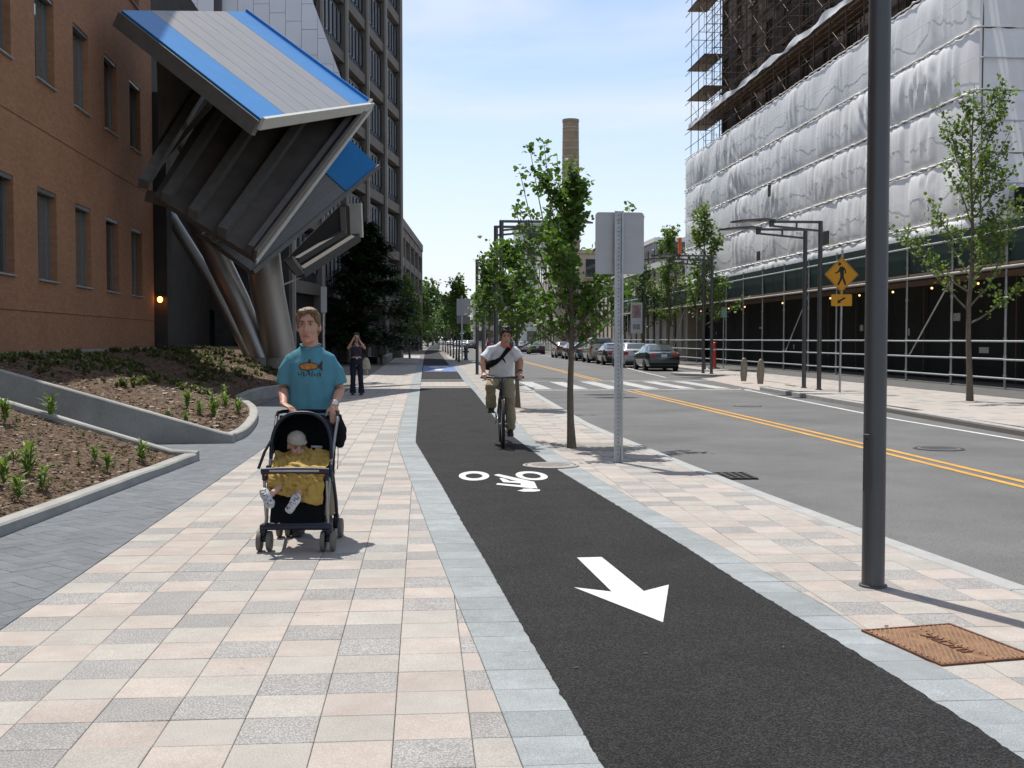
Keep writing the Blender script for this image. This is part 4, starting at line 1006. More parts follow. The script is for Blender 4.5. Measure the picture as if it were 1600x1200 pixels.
def deck(z, y0, y1):
    n = 4; 
    for k in range(n):
        x = FX+.3+k*.36; yy = y0
        while yy < y1-.1:
            e = min(y1, yy+4.2); b = MB(); b.box((x+.16, (yy+e)/2, z+rnd.uniform(0,.01)), (.33, e-yy-.02, .045)); b.build('plank', m_plank, sc_); yy = e
deck(levels[4]+.06, FY0, FY1); deck(16.45, FY0, FY1)
for z in (18.5, 20.6, 24.8): deck(z, 76.5, FY1)
for z in (22.7, 26.8): deck(z, 60, 70)
# plastic sheeting: rows of sheets, each hung between the lifts
def tarpmat():
    M = mat('plastic_sheeting', (.90,.90,.90), .42, var=.05, scale=.9, bump=.15, bscale=5, spec=.35)
    t_ = M.node_tree; N = t_.nodes; tl_ = N.new('ShaderNodeBsdfTranslucent'); tl_.inputs['Color'].default_value = (.78,.79,.80,1); mx = N.new('ShaderNodeMixShader'); mx.inputs[0].default_value = .15
    t_.links.new(N['Principled BSDF'].outputs[0], mx.inputs[1]); t_.links.new(tl_.outputs[0], mx.inputs[2]); t_.links.new(mx.outputs[0], N['Material Output'].inputs['Surface']); return M
m_tarp = tarpmat()
m_hem = mat('sheeting_hem', (.80,.79,.76), .6, var=.08, scale=3)
rows_t = [4.95, 5.75]+levels[1:5]; rows_t[-1] = TOPZ
nv = mnoise.noise
def sheet(name, P0, dirv, outv, z0, z1, w, seed, nu=34, nvv=12, sag=.13):
    along = P0.dot(dirv)
    b = MB()
    def fn(u, v):
        s = u*w; z = z0+(z1-z0)*v; gs = seed*7.3
        env = .10+.90*math.sin(math.pi*min(1, max(0, v)))**.6
        S_ = s+(sg if False else 0); x_ = along+s
        rid = lambda q: 1-abs(q)*2.2
        fold = .10*rid(nv(Vector((x_*1.15, z*.10, 3.0))))+.07*rid(nv(Vector((x_*2.7+.5*nv(Vector((x_*.4, z*.5, 0))), z*.16, seed*0+7.0))))
        dg = math.copysign(1, nv(Vector((round(x_/2.9)*7.7, round(z/2)*3.3, 5))))
        diag = .16*rid(nv(Vector(((x_+dg*(z-z0)*.85)*1.25, (z*dg-x_)*.12, 9.0))))*max(0, nv(Vector((x_*.35, z*.3, 12)))+.35)
        bil = nv(Vector((x_*.45, z*.35, 2)))*.22
        pinf = min(1, (x_-FY0)/.7, (80.6-x_)/.7) if abs(dirv.y) > .5 else min(1, (-x_-FX)/.7)
        slack = min(1, max(.12, .5+1.5*nv(Vector((x_*.28, round(z0*.48)*3.7, 31)))))
        d = (sag*.5+(fold*1.35*(.55+.45*v)+diag*.8)*slack*.85+bil*.28)*env*max(0, pinf)
        edge = .05*nv(Vector((s*1.7+gs, seed, 1))) if v > .99 and z1 >= TOPZ else 0
        zz = z+edge-(.05*abs(math.sin(s*4.3+seed)) if v > .99 else 0)
        return P0+dirv*s+outv*d+Vector((0,0,zz))
    b.grid(fn, nu, nvv); return b.build(name, m_tarp, sc_, smooth=180)
def hem(P0, dirv, outv, z, w, seed, r_=.05):
    n = int(w/.22); pts = [P0+dirv*(w*i/n)+outv*(.07+.05*nv(Vector((i*.37, seed, 0))))+Vector((0,0,z+.05*nv(Vector((i*.5, seed, 5))))) for i in range(n+1)]
    b = MB(); b.tube(pts, [r_*(.55+.6*abs(nv(Vector((i*.8, seed, 8)))+.35)) for i in range(n+1)], n=7); return b.build('rolled_hem', m_hem, sc_, 80)
SW = 4.2; sd_ = 0
for j in range(len(rows_t)-1):
    z0, z1 = rows_t[j], rows_t[j+1]; y = FY0; 
    while y < 80.2:
        w = min(SW, 80.6-y)
        if w < .5: break
        sd_ += 1; sheet('plastic_sheet', Vector((FX, y, 0)), Vector((0,1,0)), Vector((-1,0,0)), z0, z1, w, sd_, nvv=12 if z1-z0 > 1 else 5); y += w
    hem(Vector((FX, FY0, 0)), Vector((0,1,0)), Vector((-1,0,0)), z0 if j else z0+.05, 80.5-FY0, j)
    if z1-z0 > 1:
        b = MB(); b.tube([(FX-.16-.03*math.sin(k*1.7), FY0+k*(80-FY0)/40, (z0+z1)/2+.02*math.sin(k*2.3)) for k in range(41)], .007, n=5); b.build('strap', mat('pipe_show_through', (.55,.58,.63), .7, var=.1), sc_)  # tube laid on the sheet, imitating the pipe that shows through it
    x = FX                                   # the short end that faces down the street
    while x < FX+16:
        sd_ += 1; sheet('plastic_sheet', Vector((x+SW, FY0, 0)), Vector((-1,0,0)), Vector((0,-1,0)), z0, z1, SW, sd_, nvv=10 if z1-z0 > 1 else 4, sag=.05); x += SW
    hem(Vector((FX, FY0, 0)), Vector((1,0,0)), Vector((0,-1,0)), z0 if j else z0+.05, 16, j+20, .03)
    if z1-z0 > 1: b = MB(); b.tube([(FX, FY0-.12, (z0+z1)/2), (FX+16, FY0-.12, (z0+z1)/2)], .03, n=5); b.build('strap', mat('pipe_show_through'), sc_)  # same imitation of a pipe seen through the end sheets
for z in (TOPZ, TOPZ+LIFT):      # the end sheets go on above the picture's edge
    x = FX
    while x < FX+16: sd_ += 1; sheet('plastic_sheet', Vector((x+SW, FY0, 0)), Vector((-1,0,0)), Vector((0,-1,0)), z, z+LIFT, SW, sd_, nvv=10, sag=.05); x += SW
hem(Vector((FX, FY0, 0)), Vector((0,1,0)), Vector((-1,0,0)), TOPZ+.02, 80.5-FY0, 31, .035)
n = 90; b = MB()                                   # a loose torn strip along the upper deck
def fn(u, v): 
    y = 45+u*35; return (FX+.05+.12*nv(Vector((y*.9, v, 3))), y, 16.25+v*(.30+.35*nv(Vector((y*.45, 7, 1))))+.10*nv(Vector((y*.6, 0, 9))))
b.grid(fn, n, 2); b.build('torn_strip', m_tarp, sc_, 180)
for (u, v, w, h) in ((1202,298,.34,.62),(1290,372,.62,.62),(1185,400,.45,.5)):
    p = PXX(u, v, FX-.34); b = MB(); b.box(p, (.03, w*1.3, h)); b.build('flap_opening', mat('pit_black', (.006,.006,.006)), sc_)
p = PY(1592,312,FY0-.3); b = MB(); b.box(p+Vector((.4,0,0)), (1.1, .03, .85)); b.build('flap_opening', mat('pit_black'), sc_)

# sidewalk shed
sh = thing('sidewalk_shed', 'dark green covered sidewalk shed on steel posts with rails, under the white wrapped scaffold', 'shed', (SX, 60, 0))
ks = range(-3, 21); ysp = [PY0+BAYL*k for k in ks]
ptm = MB(); ptm.tube([(0,0,0),(0,0,5.3)], .045, n=8)
for z in (.4, 1.0, 1.55, 3.0, 4.2): ptm.tube([(0,0,z-.05),(0,0,z+.05)], .065, n=8)
ptm.box((0,0,.01), (.16,.16,.02)); ptm = ptm.mesh('post', m_tube, smooth=50)
for y in ysp: share('post', ptm, sh, (0, y-60, 0)); 
pt2 = MB(); pt2.tube([(0,0,0),(0,0,3.8)], .04, n=6); pt2 = pt2.mesh('inner_post', m_tube_dk, smooth=50)
for y in ysp: share('inner_post', pt2, sh, (2.3, y-60, 0))
for z, r_ in ((.33,.032),(.92,.032),(1.49,.032),(4.9,.035)):
    for y in ysp[:-1]:
        b = MB(); b.tube([(SX-.05-.02*(z>4), y, z+rnd.uniform(-.01,.01)), (SX-.05-.02*(z>4), y+BAYL, z+rnd.uniform(-.01,.01))], r_, n=8); b.build('rail', mat('rail_pipe', (.50,.53,.53), .4, metal=.6, var=.12), sh, 60)
for y in ysp[:-1]:
    for h in (0, .5):
        yy = y+BAYL*h; e = yy+BAYL/2
        b = MB(); b.slab([(SX+.10, yy+.02, 3.85), (SX+.10, e-.02, 3.85), (SX-.02, e-.02+.10, 5.22), (SX-.02, yy+.02+.10, 5.22)], (.03,0,0)); b.build('fascia_panel', m_green, sh)
    b = MB(); b.tube([(SX-.06, y, 3.78), (SX-.06, y+BAYL, 3.78)], .05, n=8); b.build('eave_beam', mat('grey_beam', (.36,.35,.33), .6, metal=.3, var=.15, scale=2), sh, 60)
    b = MB(); b.box((SX+1.3, y+BAYL/2, 3.72), (.10, BAYL-.02, .2)); b.build('joist', m_plank, sh)
b = MB(); b.box((SX+1.5, ysp[0]/2+ysp[-1]/2, 3.9), (3.0, ysp[-1]-ysp[0], .07)); b.build('roof_deck', m_plank, sh)
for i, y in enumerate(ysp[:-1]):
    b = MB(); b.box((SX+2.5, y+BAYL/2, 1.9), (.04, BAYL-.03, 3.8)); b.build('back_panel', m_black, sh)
for k in (1, 5, 12, 17): 
    y = PY0+BAYL*k; b = MB(); b.tube([(SX+.03, y, 3.7), (SX+.03, y+BAYL*.95, .95)], .03, n=6); b.build('diagonal_brace', m_tube, sh, 60)
for k, y in enumerate(ysp[2:]):
    p = Vector((SX+1.4, y+1.0, 3.50)); b = MB(); b.ball(p, .048, 10, 6); o = b.build('bulb', mat('warm_bulb', (1,.72,.4), .4, var=0, emit=(1,.58,.25,1.8)), sh, 60)
    b = MB(); b.tube([p+Vector((0,0,.04)), p+Vector((0,0,.2))], .03, n=6); b.build('socket', m_black, o)
for k in range(9):
    y = 40+rnd.random()*45; z = rnd.uniform(1.0, 2.6); b = MB(); b.box((SX+2.46, y, z), (.02, rnd.uniform(.15,.9), rnd.uniform(.08,.3))); b.build('taped_paper', mat('paper', (.6,.6,.58), .8, var=.1), sh)

# ------------------------------------------------------------------ buildings farther along the right side
def block(name, label, x0, x1, y0, y1, z, M, rows=0, cols=0, win=None, cat='building', slit=False, parapet=None):
    t_ = thing(name, label, cat, ((x0+x1)/2, (y0+y1)/2, 0))
    b = MB(); b.box(((x0+x1)/2, (y0+y1)/2, z/2), (x1-x0, y1-y0, z)); b.build('wall', M, t_)
    b = MB(); b.box(((x0+x1)/2, (y0+y1)/2, z+.25), (x1-x0+.5, y1-y0+.5, .5)); b.build('roof_edge', parapet or M, t_)
    wM = win or m_glass
    for face in ('west', 'south'):
        L_ = (y1-y0) if face == 'west' else (x1-x0); nc = max(1, int(L_/cols)) if cols else 0
        for i in range(nc):
            for k in range(rows):
                h = z/rows; a = (i+.5)*L_/nc; zc = (k+.55)*h; w = cols*(.22 if slit else .5); hh = h*(.85 if slit else .55)
                b = MB()
                if face == 'west': b.box((x0-.03, y0+a, zc), (.1, w, hh))
                else: b.box((x0+a, y0-.03, zc), (w, .1, hh))
                o = b.build('window', wM, t_)
                b = MB()
                if face == 'west': b.box((x0-.1, y0+a, zc-hh/2-.12), (.2, w+.3, .2))
                else: b.box((x0+a, y0-.1, zc-hh/2-.12), (w+.3, .2, .2))
                b.build('sill', M, o)
    return t_
m_beige = mat('beige_concrete', (.46,.40,.31), .85, var=.1, scale=.6)
m_stone = mat('pale_stone', (.48,.43,.35), .85, var=.1, scale=.5)
m_brown = mat('brown_brick_far', (.15,.08,.06), .9, var=.15, scale=.8)
m_red = mat('red_brick_far', (.27,.11,.075), .9, var=.15, scale=.8)
m_white_b = mat('pale_render', (.60,.60,.59), .8, var=.06)
block('concrete_hall', 'long low beige concrete building with vertical slit windows, beyond the wrapped scaffold', 19.2, 34, 82.5, 128, 7.3, m_beige, 1, 2.6, slit=True, parapet=m_white_b, win=mat('slit_dark', (.05,.045,.04), .6, var=.1))
block('modern_block', 'grey and dark glass block rising behind the beige hall', 27, 36, 132, 150, 12.8, mat('dark_cladding', (.08,.09,.105), .4, var=.1), 3, 3.2, parapet=m_white_b)
b = MB(); o1 = PY(1062,390,95); b.box(o1, (.26,.4,2.0), ch=.05); b.box(o1+Vector((0,0,-6.0)), (.3,.3,9.0)); tag(b.build('orange_mast', mat('orange_paint', (.42,.07,.025), .6, var=.08), at=(o1.x, o1.y, 0)), 'red-orange upright panel on a mast at the near end of the hall roof', 'mast')
block('stone_building', 'pale stone building half hidden by the near street tree', 18.5, 32, 160, 185, 13.5, m_stone, 3, 3.2)
block('red_brick_building', 'red brick building seen low between the trees right of the near tree', 21.5, 35, 135, 156, 8.2, m_red, 2, 3.4)
block('white_building', 'tall pale rendered building far off behind the near street tree', 17.5, 25, 205, 222, 22, m_white_b, 6, 3.0)
cb_ = block('crenellated_building', 'brown brick tower with a notched parapet far down the street', 15.0, 18.6, 250, 262, 12.5, m_brown, 3, 3)
for k in range(5):
    b = MB(); b.box((15.2+k*.82, 250-.1, 13.3), (.45, .5, .9)); b.build('merlon', m_brown, cb_)
block('grey_house', 'grey gabled house front beyond the lamp posts, far down the street', 11.8, 17.5, 228, 240, 12, mat('grey_stone', (.33,.31,.29), .85, var=.1), 3, 2.8)
block('far_office', 'hazy far building closing the end of the street', 14.5, 26, 330, 345, 14, m_stone, 3, 3.5)
# the chimney
cp = PY(891,545,262); cp.z = 0
ch_ = thing('brick_chimney', 'tall round tan brick chimney with pale hoops against the sky', 'chimney', cp)
b = MB(); hT = PY(891,187,262).z; prof = [(2.55, 0), (2.15, hT*.45), (1.93, hT*.8), (1.82, hT-.6), (1.9, hT-.6), (1.9, hT)]
b.lathe(prof, cp, 40); b.build('shaft', brickmat('chimney_brick', (.33,.25,.175), (.28,.21,.145), (.31,.24,.18), 1, 1.2, .5, .05), ch_, 40)
b = MB(); b.lathe([(1.86, hT-6.2), (1.85, hT-3.1), (1.78, hT-3.1)], cp, 40, cap=False); b.build('upper_band', brickmat('chimney_orange', (.42,.22,.10), (.36,.19,.09), (.3,.2,.12), 1, 1.2, .5, .05), ch_, 40)
for k, dz in enumerate([1.9, 2.6, 4.9, 6.6, 8.4, 10.1, 11.8, 13.6, 15.6, 17.8]):
    rr = float(np.interp(hT-dz, [0, hT*.45, hT*.8, hT-.6], [2.55, 2.15, 1.93, 1.82]))+.05
    b = MB(); b.lathe([(rr-.08, hT-dz-.06), (rr, hT-dz-.06), (rr, hT-dz+.06), (rr-.08, hT-dz+.06)], cp, 40, cap=False); b.build('hoop', mat('pale_hoop', (.50,.44,.36), .8, var=.1), ch_, 40)
# ------------------------------------------------------------------ street trees
m_bark = mat('young_bark', (.13,.105,.08), .9, var=.2, scale=9, bump=.4, bscale=40)
m_lf1 = leafmat('ginkgo_leaf', (.060,.125,.022), (.125,.215,.045), .38)
m_lf2 = leafmat('ginkgo_leaf_light', (.085,.145,.03), (.17,.25,.07), .38)
m_lf3 = leafmat('dark_evergreen_leaf', (.018,.038,.014), (.05,.09,.03), .12)
m_lf4 = leafmat('far_leaf', (.05,.10,.03), (.11,.18,.06), .3)
def leaf(b, c_, s, r_):
    a = r_.random()*6.28; R_ = Matrix.Rotation(a, 3, 'Z') @ Matrix.Rotation(r_.gauss(.5, .7), 3, 'X') @ Matrix.Rotation(r_.gauss(0, .5), 3, 'Y')
    b.add([c_+R_ @ Vector(q)*s for q in ((0,0,0),(-.5,.55,.08),(-.22,.95,.0),(.22,.95,.0),(.5,.55,.08))], [(0,1,2,3,4)])
def tree(name, label, base, H, z0, spread, seed, nl, ls, trunk_r=.045, nb=14, rise=1.0, M=None, group='young street trees', cluster=.06, lean=(0,0), extra=()):
    r_ = random.Random(seed); base = Vector(base); t_ = thing(name, label, 'tree', base, group)
    tr = MB(); cr = MB(); n = 10
    ax = [base+Vector((lean[0]*k/n*H+.0035*H*(math.sin(k*1.1+seed)-math.sin(seed)), .003*H*math.cos(k*1.5+seed), H*k/n)) for k in range(n+1)]
    tr.tube(ax, [trunk_r*(1.3 if k == 0 else 1)*(1-.9*k/n) for k in range(n+1)], n=9)
    def at_h(h):
        q = h/H*n; i = min(n-1, int(q)); return lerp(ax[i], ax[i+1], q-i)
    spots = []
    for i in range(nb):
        f = (i+r_.random()*.8)/nb; h = z0+(H-z0)*.80*f; a = i*2.399+r_.gauss(0, .5)
        Lb = min(spread*(1-.45*f)*r_.uniform(.55, 1.2), (H*1.02-h)*1.05); el = R(r_.uniform(18, 45)+26*f)*rise
        d = Vector((math.cos(a)*math.cos(el), math.sin(a)*math.cos(el), math.sin(el))); pts = [at_h(h)]; steps = 8
        for k in range(steps):
            d = (d+Vector((r_.gauss(0,.09), r_.gauss(0,.09), .075*rise))).normalized(); pts.append(pts[-1]+d*Lb/steps)
        tr.tube(pts, [trunk_r*.36*(1-.85*k/steps)*(1-.5*f)+.002 for k in range(steps+1)], n=5)
        for k in range(2, steps+1):
            spots.append((pts[k], .5+.9*k/steps)); spots.append((lerp(pts[k-1], pts[k], .5), .8))
            if 2 <= k <= 6 and r_.random() < .5:
                e = (d+Vector((r_.gauss(0,.7), r_.gauss(0,.7), r_.uniform(.0,.7)))).normalized(); l2 = Lb*r_.uniform(.15,.40); q = [pts[k]+e*l2*j/4+Vector((0,0,.02*l2*j*j)) for j in range(5)]
                tr.tube(q, [trunk_r*.12*(1-.6*j/4)+.0015 for j in range(5)], n=4); spots += [(x, .95) for x in q[1:]]
    for h, tg in extra:
        p0 = at_h(h); tg = Vector(tg); pts = [p0+(tg-p0)*(k/9)+Vector((0,0,-.10*(tg-p0).length*math.sin(math.pi*k/9))) for k in range(10)]
        tr.tube(pts, [trunk_r*.34*(1-.85*k/9)+.002 for k in range(10)], n=5); spots += [(pts[k], .9+.1*k) for k in range(3, 10)]
        for k in range(4, 9):
            e = Vector((r_.gauss(0,.6), r_.gauss(0,.6), r_.uniform(.1,.8))).normalized()*r_.uniform(.15,.35); tr.tube([pts[k], pts[k]+e], [.006,.002], n=4); spots += [(pts[k]+e*.6, .9), (pts[k]+e, .9)]
    for k in range(10): spots.append((at_h(H*(.80+.20*k/10)), .7))
    spots = [(p, w*r_.choice((.25, .6, 1.0, 1.5, 1.9))) for p, w in spots]; tot = sum(w for _, w in spots)
    for p, w in spots:
        m_ = nl*w/tot; c_n = int(m_)+(r_.random() < m_-int(m_))
        for _ in range(c_n): leaf(cr, p+Vector((r_.gauss(0,cluster), r_.gauss(0,cluster), r_.gauss(0,cluster*.9))), ls*r_.uniform(.65,1.3), r_)
    tr.build('trunk', m_bark, t_, 60); cr.build('crown', M or m_lf1, t_)
    return t_
b1 = G(893,700); b2 = G(809,637)
tree('street_tree', 'leafy young tree by the sign, nearest the camera on the left of the road', b1, 4.05, 1.35, 1.2, 3, 4500, .078, .055, 20, 1.08, cluster=.055, lean=(-.006, 0), extra=[(1.7, PY(812,268,18.2)), (1.9, PY(828,232,18.4)), (2.1, PY(850,226,18.6)), (1.6, PY(806,330,18.0)), (1.5, PY(765,380,18.9)), (1.6, PY(985,322,18.5)), (1.4, PY(990,430,18.2)), (1.5, PY(955,370,17.9)), (2.4, PY(870,240,18.3)), (1.35, PY(800,440,18.0))])
tree('street_tree', 'second young tree along the near kerb, behind the cyclist', b2, 3.7, 1.3, 1.45, 8, 2500, .09, .055, 18, 1.05, cluster=.075)
for k, (u, v, H, sp_, sd, nl) in enumerate([(717,566,6.6,2.0,11,1700),(713,563,6.4,1.9,12,1500),(708.5,560,6.2,1.9,13,1400),(704,556.5,6.0,1.9,14,1200),(700,552.5,6.2,2.0,15,1000),(696,550.5,6.4,2.1,16,900),(692,549,6.4,2.1,17,800),(686,545,7.0,2.2,18,700)]):
    tree('street_tree', ['slim tree with a long bare leader, first of the far row beside the small hydrant','second trunk of the far row left of the road','third trunk of the far row left of the road','fourth trunk of the far row left of the road','fifth trunk of the far row left of the road','sixth trunk of the far row left of the road','seventh trunk of the far row left of the road','farthest trunk of the row left of the road'][k], G(u, v), H*.86, 1.9, sp_, sd, int(nl*.8), .17+.012*k, .07, 12, 1.0, cluster=.15, M=m_lf4 if k > 3 else m_lf1)
b = G(743,576); tree('street_tree', 'young tree between the two pairs of left lamp posts', (2.35,40.5,0), 4.3, 1.6, 1.5, 31, 1700, .12, .05, 14, 1.0, cluster=.10)
tree('street_tree', 'airy young tree on the right pavement, in front of the white sheeting', G(1515,626), 7.9, 1.9, 2.9, 21, 3900, .092, .075, 24, .92, M=m_lf2, cluster=.085)
for k, (u, v, H, sp_, sd, nl) in enumerate([(1100,577,8.9,2.3,22,3800),(1044,568,9.2,2.6,23,3600),(1003,561,7.8,2.4,24,2400),(975,556,7.6,2.4,25,2200),(945,552,7.6,2.5,26,2000),(915,549,7.8,2.6,27,1800),(880,547,8.2,2.6,28,1700),(842,546,8.5,2.8,29,1600)]):
    p = G(u, v); tree('street_tree', ['young tree at the left corner of the white sheeting','young tree left of the corner of the sheeting, over the parked cars','third tree down the right pavement, beside the banner','fourth tree down the right pavement','fifth tree down the right pavement','sixth tree down the right pavement, behind the near tree','seventh tree down the right pavement','eighth tree down the right pavement, behind the cyclist'][k], p, H*.95, 2.0, sp_, sd, int(nl*.7), .15+.012*k, .08, 16, 1.05, M=m_lf2 if k < 2 else m_lf4, cluster=.15)
# dark evergreen by the tower
def evergreen(base, H, rad, seed, n, label):
    r_ = random.Random(seed); base = Vector(base); t_ = thing('evergreen_tree', label, 'tree', base)
    tr = MB(); tr.tube([base, base+Vector((0,0,H*.5)), base+Vector((.1,0,H*.95))], [.22,.14,.03], n=8)
    cr = MB()
    for i in range(150):
        h = H*(.13+.85*r_.random()**.9); f = h/H; a = r_.random()*6.28; Lb = rad*(1-f)**.62*r_.uniform(.7,1.12)+.15
        d = Vector((math.cos(a), math.sin(a), r_.uniform(-.12,.25))); p = base+Vector((0,0,h)); q = p+d*Lb
        tr.tube([p, q], [.035,.008], n=4)
        for k in range(n//150):
            s = r_.random()**.6; c_ = lerp(p, q, s)+Vector((r_.gauss(0,.22), r_.gauss(0,.22), r_.gauss(0,.14)-.06)); l_ = r_.uniform(.14,.30)
            e = (d+Vector((r_.gauss(0,.5), r_.gauss(0,.5), r_.gauss(-.1,.3)))).normalized(); sd = e.cross(Vector((0,0,1))).normalized()
            cr.add([c_-sd*.05, c_+e*l_*.5-sd*.09, c_+e*l_, c_+e*l_*.5+sd*.09], [(0,1,2,3)])
    tr.build('trunk', m_bark, t_, 60); cr.build('crown', m_lf3, t_)
evergreen(PY(570,566,73)*1, 8.8, 3.7, 5, 46000, 'dense dark evergreen in front of the gridded tower'); bpy.data.objects['evergreen_tree'].location.z = 0
tree('leafy_tree', 'lighter green tree at the right side of the dark evergreen', PY(640,560,86)*1, 6.2, 1.2, 1.5, 41, 1800, .20, .07, 18, .7, M=m_lf2, group='trees beyond the tower', cluster=.22)
for k, (u, y, H, sp_) in enumerate([(668,230,13,5.0),(676,290,15,6),(655,200,10,4),(700,330,14,6),(760,310,13,6)]):
    p = PY(u, 545, y); p.z = 0; tree('leafy_tree', ['broad far tree at the end of the bicycle path','tall far tree behind the end of the path','far tree beside the lower concrete building','far tree right of the path end','far tree above the red car'][k], p, H, 1.5, sp_, 50+k, 1300, .65, .2, 20, .9, M=m_lf4, group='trees beyond the tower', cluster=.6)
# low shrubs and kerb of the bed beneath the evergreen
t = thing('planter_kerb', 'low pale concrete planter kerb under the dark evergreen', 'kerb', G(600,560))
kp_ = [G(545,562), G(590,568.5), G(603,568), G(617,556), G(619,552)]
b = sweep_wall([(p.x, p.y) for p in kp_][::1], .3, -.1, [.42]*5, .02); b.build('kerb_run', m_conc, t, 30)
def shrub(name, label, c_, rx_, rz_, n, M, seed, group=None):
    r_ = random.Random(seed); b = MB()
    for _ in range(n):
        d = Vector((r_.gauss(0,1), r_.gauss(0,1), abs(r_.gauss(0,1)))).normalized(); q = r_.uniform(.55,1.05)
        leaf(b, Vector(c_)+Vector((d.x*rx_*q, d.y*rx_*q, d.z*rz_*q)), .16*r_.uniform(.6,1.2), r_)
    o = b.build(name, M, at=c_); return tag(o, label, 'shrub', group)
shrub('shrub', 'rounded dark green shrub behind the woman', G(572,561), 1.1, 1.15, 1100, m_lf3, 1)
shrub('shrub', 'light green shrub at the corner of the planter by the path', G(600,559), 1.0, 1.1, 1000, m_leafA, 2)
shrub('shrub', 'dull green low shrub at the foot of the evergreen', G(588,557), 1.3, .9, 900, m_leafB, 3)
b = MB()
for (x0, y0, w) in ((b1.x, b1.y-.15, .95), (b2.x, b2.y, 1.1)):
    pass
m_gravel = mat('tree_pit_gravel', (.30,.28,.25), .95, var=.25, scale=30, bump=.8, bscale=60, speck=.3, speck_scale=120)
for i, (p, la) in enumerate(((b1, 'near'), (b2, 'second'))):
    b = MB(); xa, xb = bandR(p.y)+.12, kerbI(p.y)-.1; b.add([(xa,p.y-.45,.004),(xb,p.y-.45,.004),(xb,p.y+.75,.004),(xa,p.y+.75,.004)], [(0,1,2,3)]); o = b.build('tree_pit', m_gravel); o['kind'] = 'structure'

# ------------------------------------------------------------------ poles, lamps and signs
m_pole = mat('bronze_grey_paint', (.088,.088,.092), .42, metal=.35, var=.08, scale=2, bump=.03, bscale=90)
m_galv = mat('galvanised_steel', (.40,.41,.42), .45, metal=.75, var=.15, scale=8)
fp = G(1364,916)
t = thing('street_pole', 'thick dark grey metal pole standing in the pavers, right foreground', 'pole', fp)
b = MB(); b.tube([fp+Vector((0,0,z)) for z in (0,.02,3,6.5)], [.072,.070,.067,.062], n=40); b.build('shaft', m_pole, t, 40)
b = MB(); b.lathe([(.086,0),(.086,.012),(.072,.016)], fp, 36); b.build('base_ring', m_pole, t, 30)
dn = (C0-fp); dn.z = 0; dn.normalize(); dn = Matrix.Rotation(R(-38), 3, 'Z') @ dn; sd = Vector((-dn.y, dn.x, 0))
b = MB(); b.box(fp+dn*.0685+Vector((0,0,.78)), (.006,.065,.36), rot=Matrix((dn, sd, Vector((0,0,1)))).transposed(), ch=.002); b.build('access_door', m_pole, t)
b = MB(); b.lathe([(.006,0),(.006,.006)], fp+dn*.071+Vector((0,0,.93)), 8, axis=dn); b.build('door_bolt', m_iron, t)
def lamp_post(label, base, H, side, arm=1.5, group='paired lamp posts'):
    base = Vector(base); t_ = thing('lamp_post', label, 'lamp post', base, group)
    b = MB(); b.tube([base, base+Vector((0,0,H))], .068, n=16); b.build('post', m_pole, t_, 40)
    b = MB(); b.lathe([(.10,0),(.10,.02),(.07,.03)], base, 20); b.build('base_plate', m_pole, t_, 30)
    b = MB(); b.box(base+Vector((side*arm/2, 0, H-.03)), (arm+.1, .07, .075)); b.build('upper_arm', m_pole, t_)
    b = MB(); bar(b, base+Vector((0,0,H-.30)), base+Vector((side*arm, 0, H-.16)), .06, .06, Vector((0,0,1))); b.build('lower_arm', m_pole, t_)
    b = MB(); b.box(base+Vector((side*arm*.5, 0, H-.14)), (.05,.05,.2)); b.build('arm_strut', m_pole, t_)
    fx = base+Vector((side*(arm+.55), 0, H-.02)); b = MB()
    b.slab([fx+Vector((side*q, w, z)) for q, w, z in ((-.6,-.16,0),(-.25,-.33,.02),(.45,-.30,-.03),(.75,0,-.06),(.45,.30,-.03),(-.25,.33,.02),(-.6,.16,0))], (0,0,.05)); o = b.build('lamp_head', m_pole, t_)
    b = MB(); b.box(fx+Vector((side*.05, 0, -.02)), (.5,.3,.03)); b.build('lens', mat('lamp_lens', (.5,.5,.48), .3, var=.05), o)
    b = MB(); b.box(base+Vector((side*(arm+.02), 0, H-.08)), (.14,.10,.22), ch=.01); b.build('bracket', m_pole, t_)
lamp_post('tall lamp post of the nearer left pair, the one nearer the camera', (2.40,35.0,0), 5.15, 1)
lamp_post('tall lamp post of the nearer left pair, the one farther from the camera', (2.34,36.7,0), 5.15, 1)
g1 = G(755,588); g2 = G(745.5,585)
lamp_post('lamp post of the farther left pair, right-hand one of the two', g1, 5.05, 1); lamp_post('lamp post of the farther left pair, left-hand one of the two', g2, 5.05, 1)
lamp_post('lamp post of the near right pair, left one, left of the pedestrian sign', G(1256,606), 5.05, -1); lamp_post('lamp post of the near right pair, right one, beside the pedestrian sign', G(1279.5,609), 5.15, -1)
lamp_post('lamp post of the middle right pair, left one, right of the green car', G(1098.5,583), 5.2, -1); lamp_post('lamp post of the middle right pair, right one, next to the red marker', G(1111.5,584), 5.3, -1)
pb = PY(1006,566,78); pb.z = 0; lamp_post('far right lamp post carrying the white banner', pb, 5.3, -1)
b = MB(); b.box(pb+Vector((-.52,0,3.0)), (.8,.03,2.1)); bn = tag(b.build('banner', mat('banner_white', (.62,.64,.66), .7, var=.05), at=pb), 'white picture banner hung from the far right lamp post', 'banner')
b = MB(); b.box(pb+Vector((-.52,-.02,3.45)), (.6,.012,.9)); b.build('printed_picture', mat('banner_print', (.16,.22,.36), .7, var=.5, scale=3, c2=(.45,.25,.2)), bn)
b = MB(); b.box(pb+Vector((-.52,-.02,2.4)), (.5,.012,.35)); b.build('printed_block', mat('banner_grey', (.3,.3,.32), .7, var=.3, scale=6), bn)
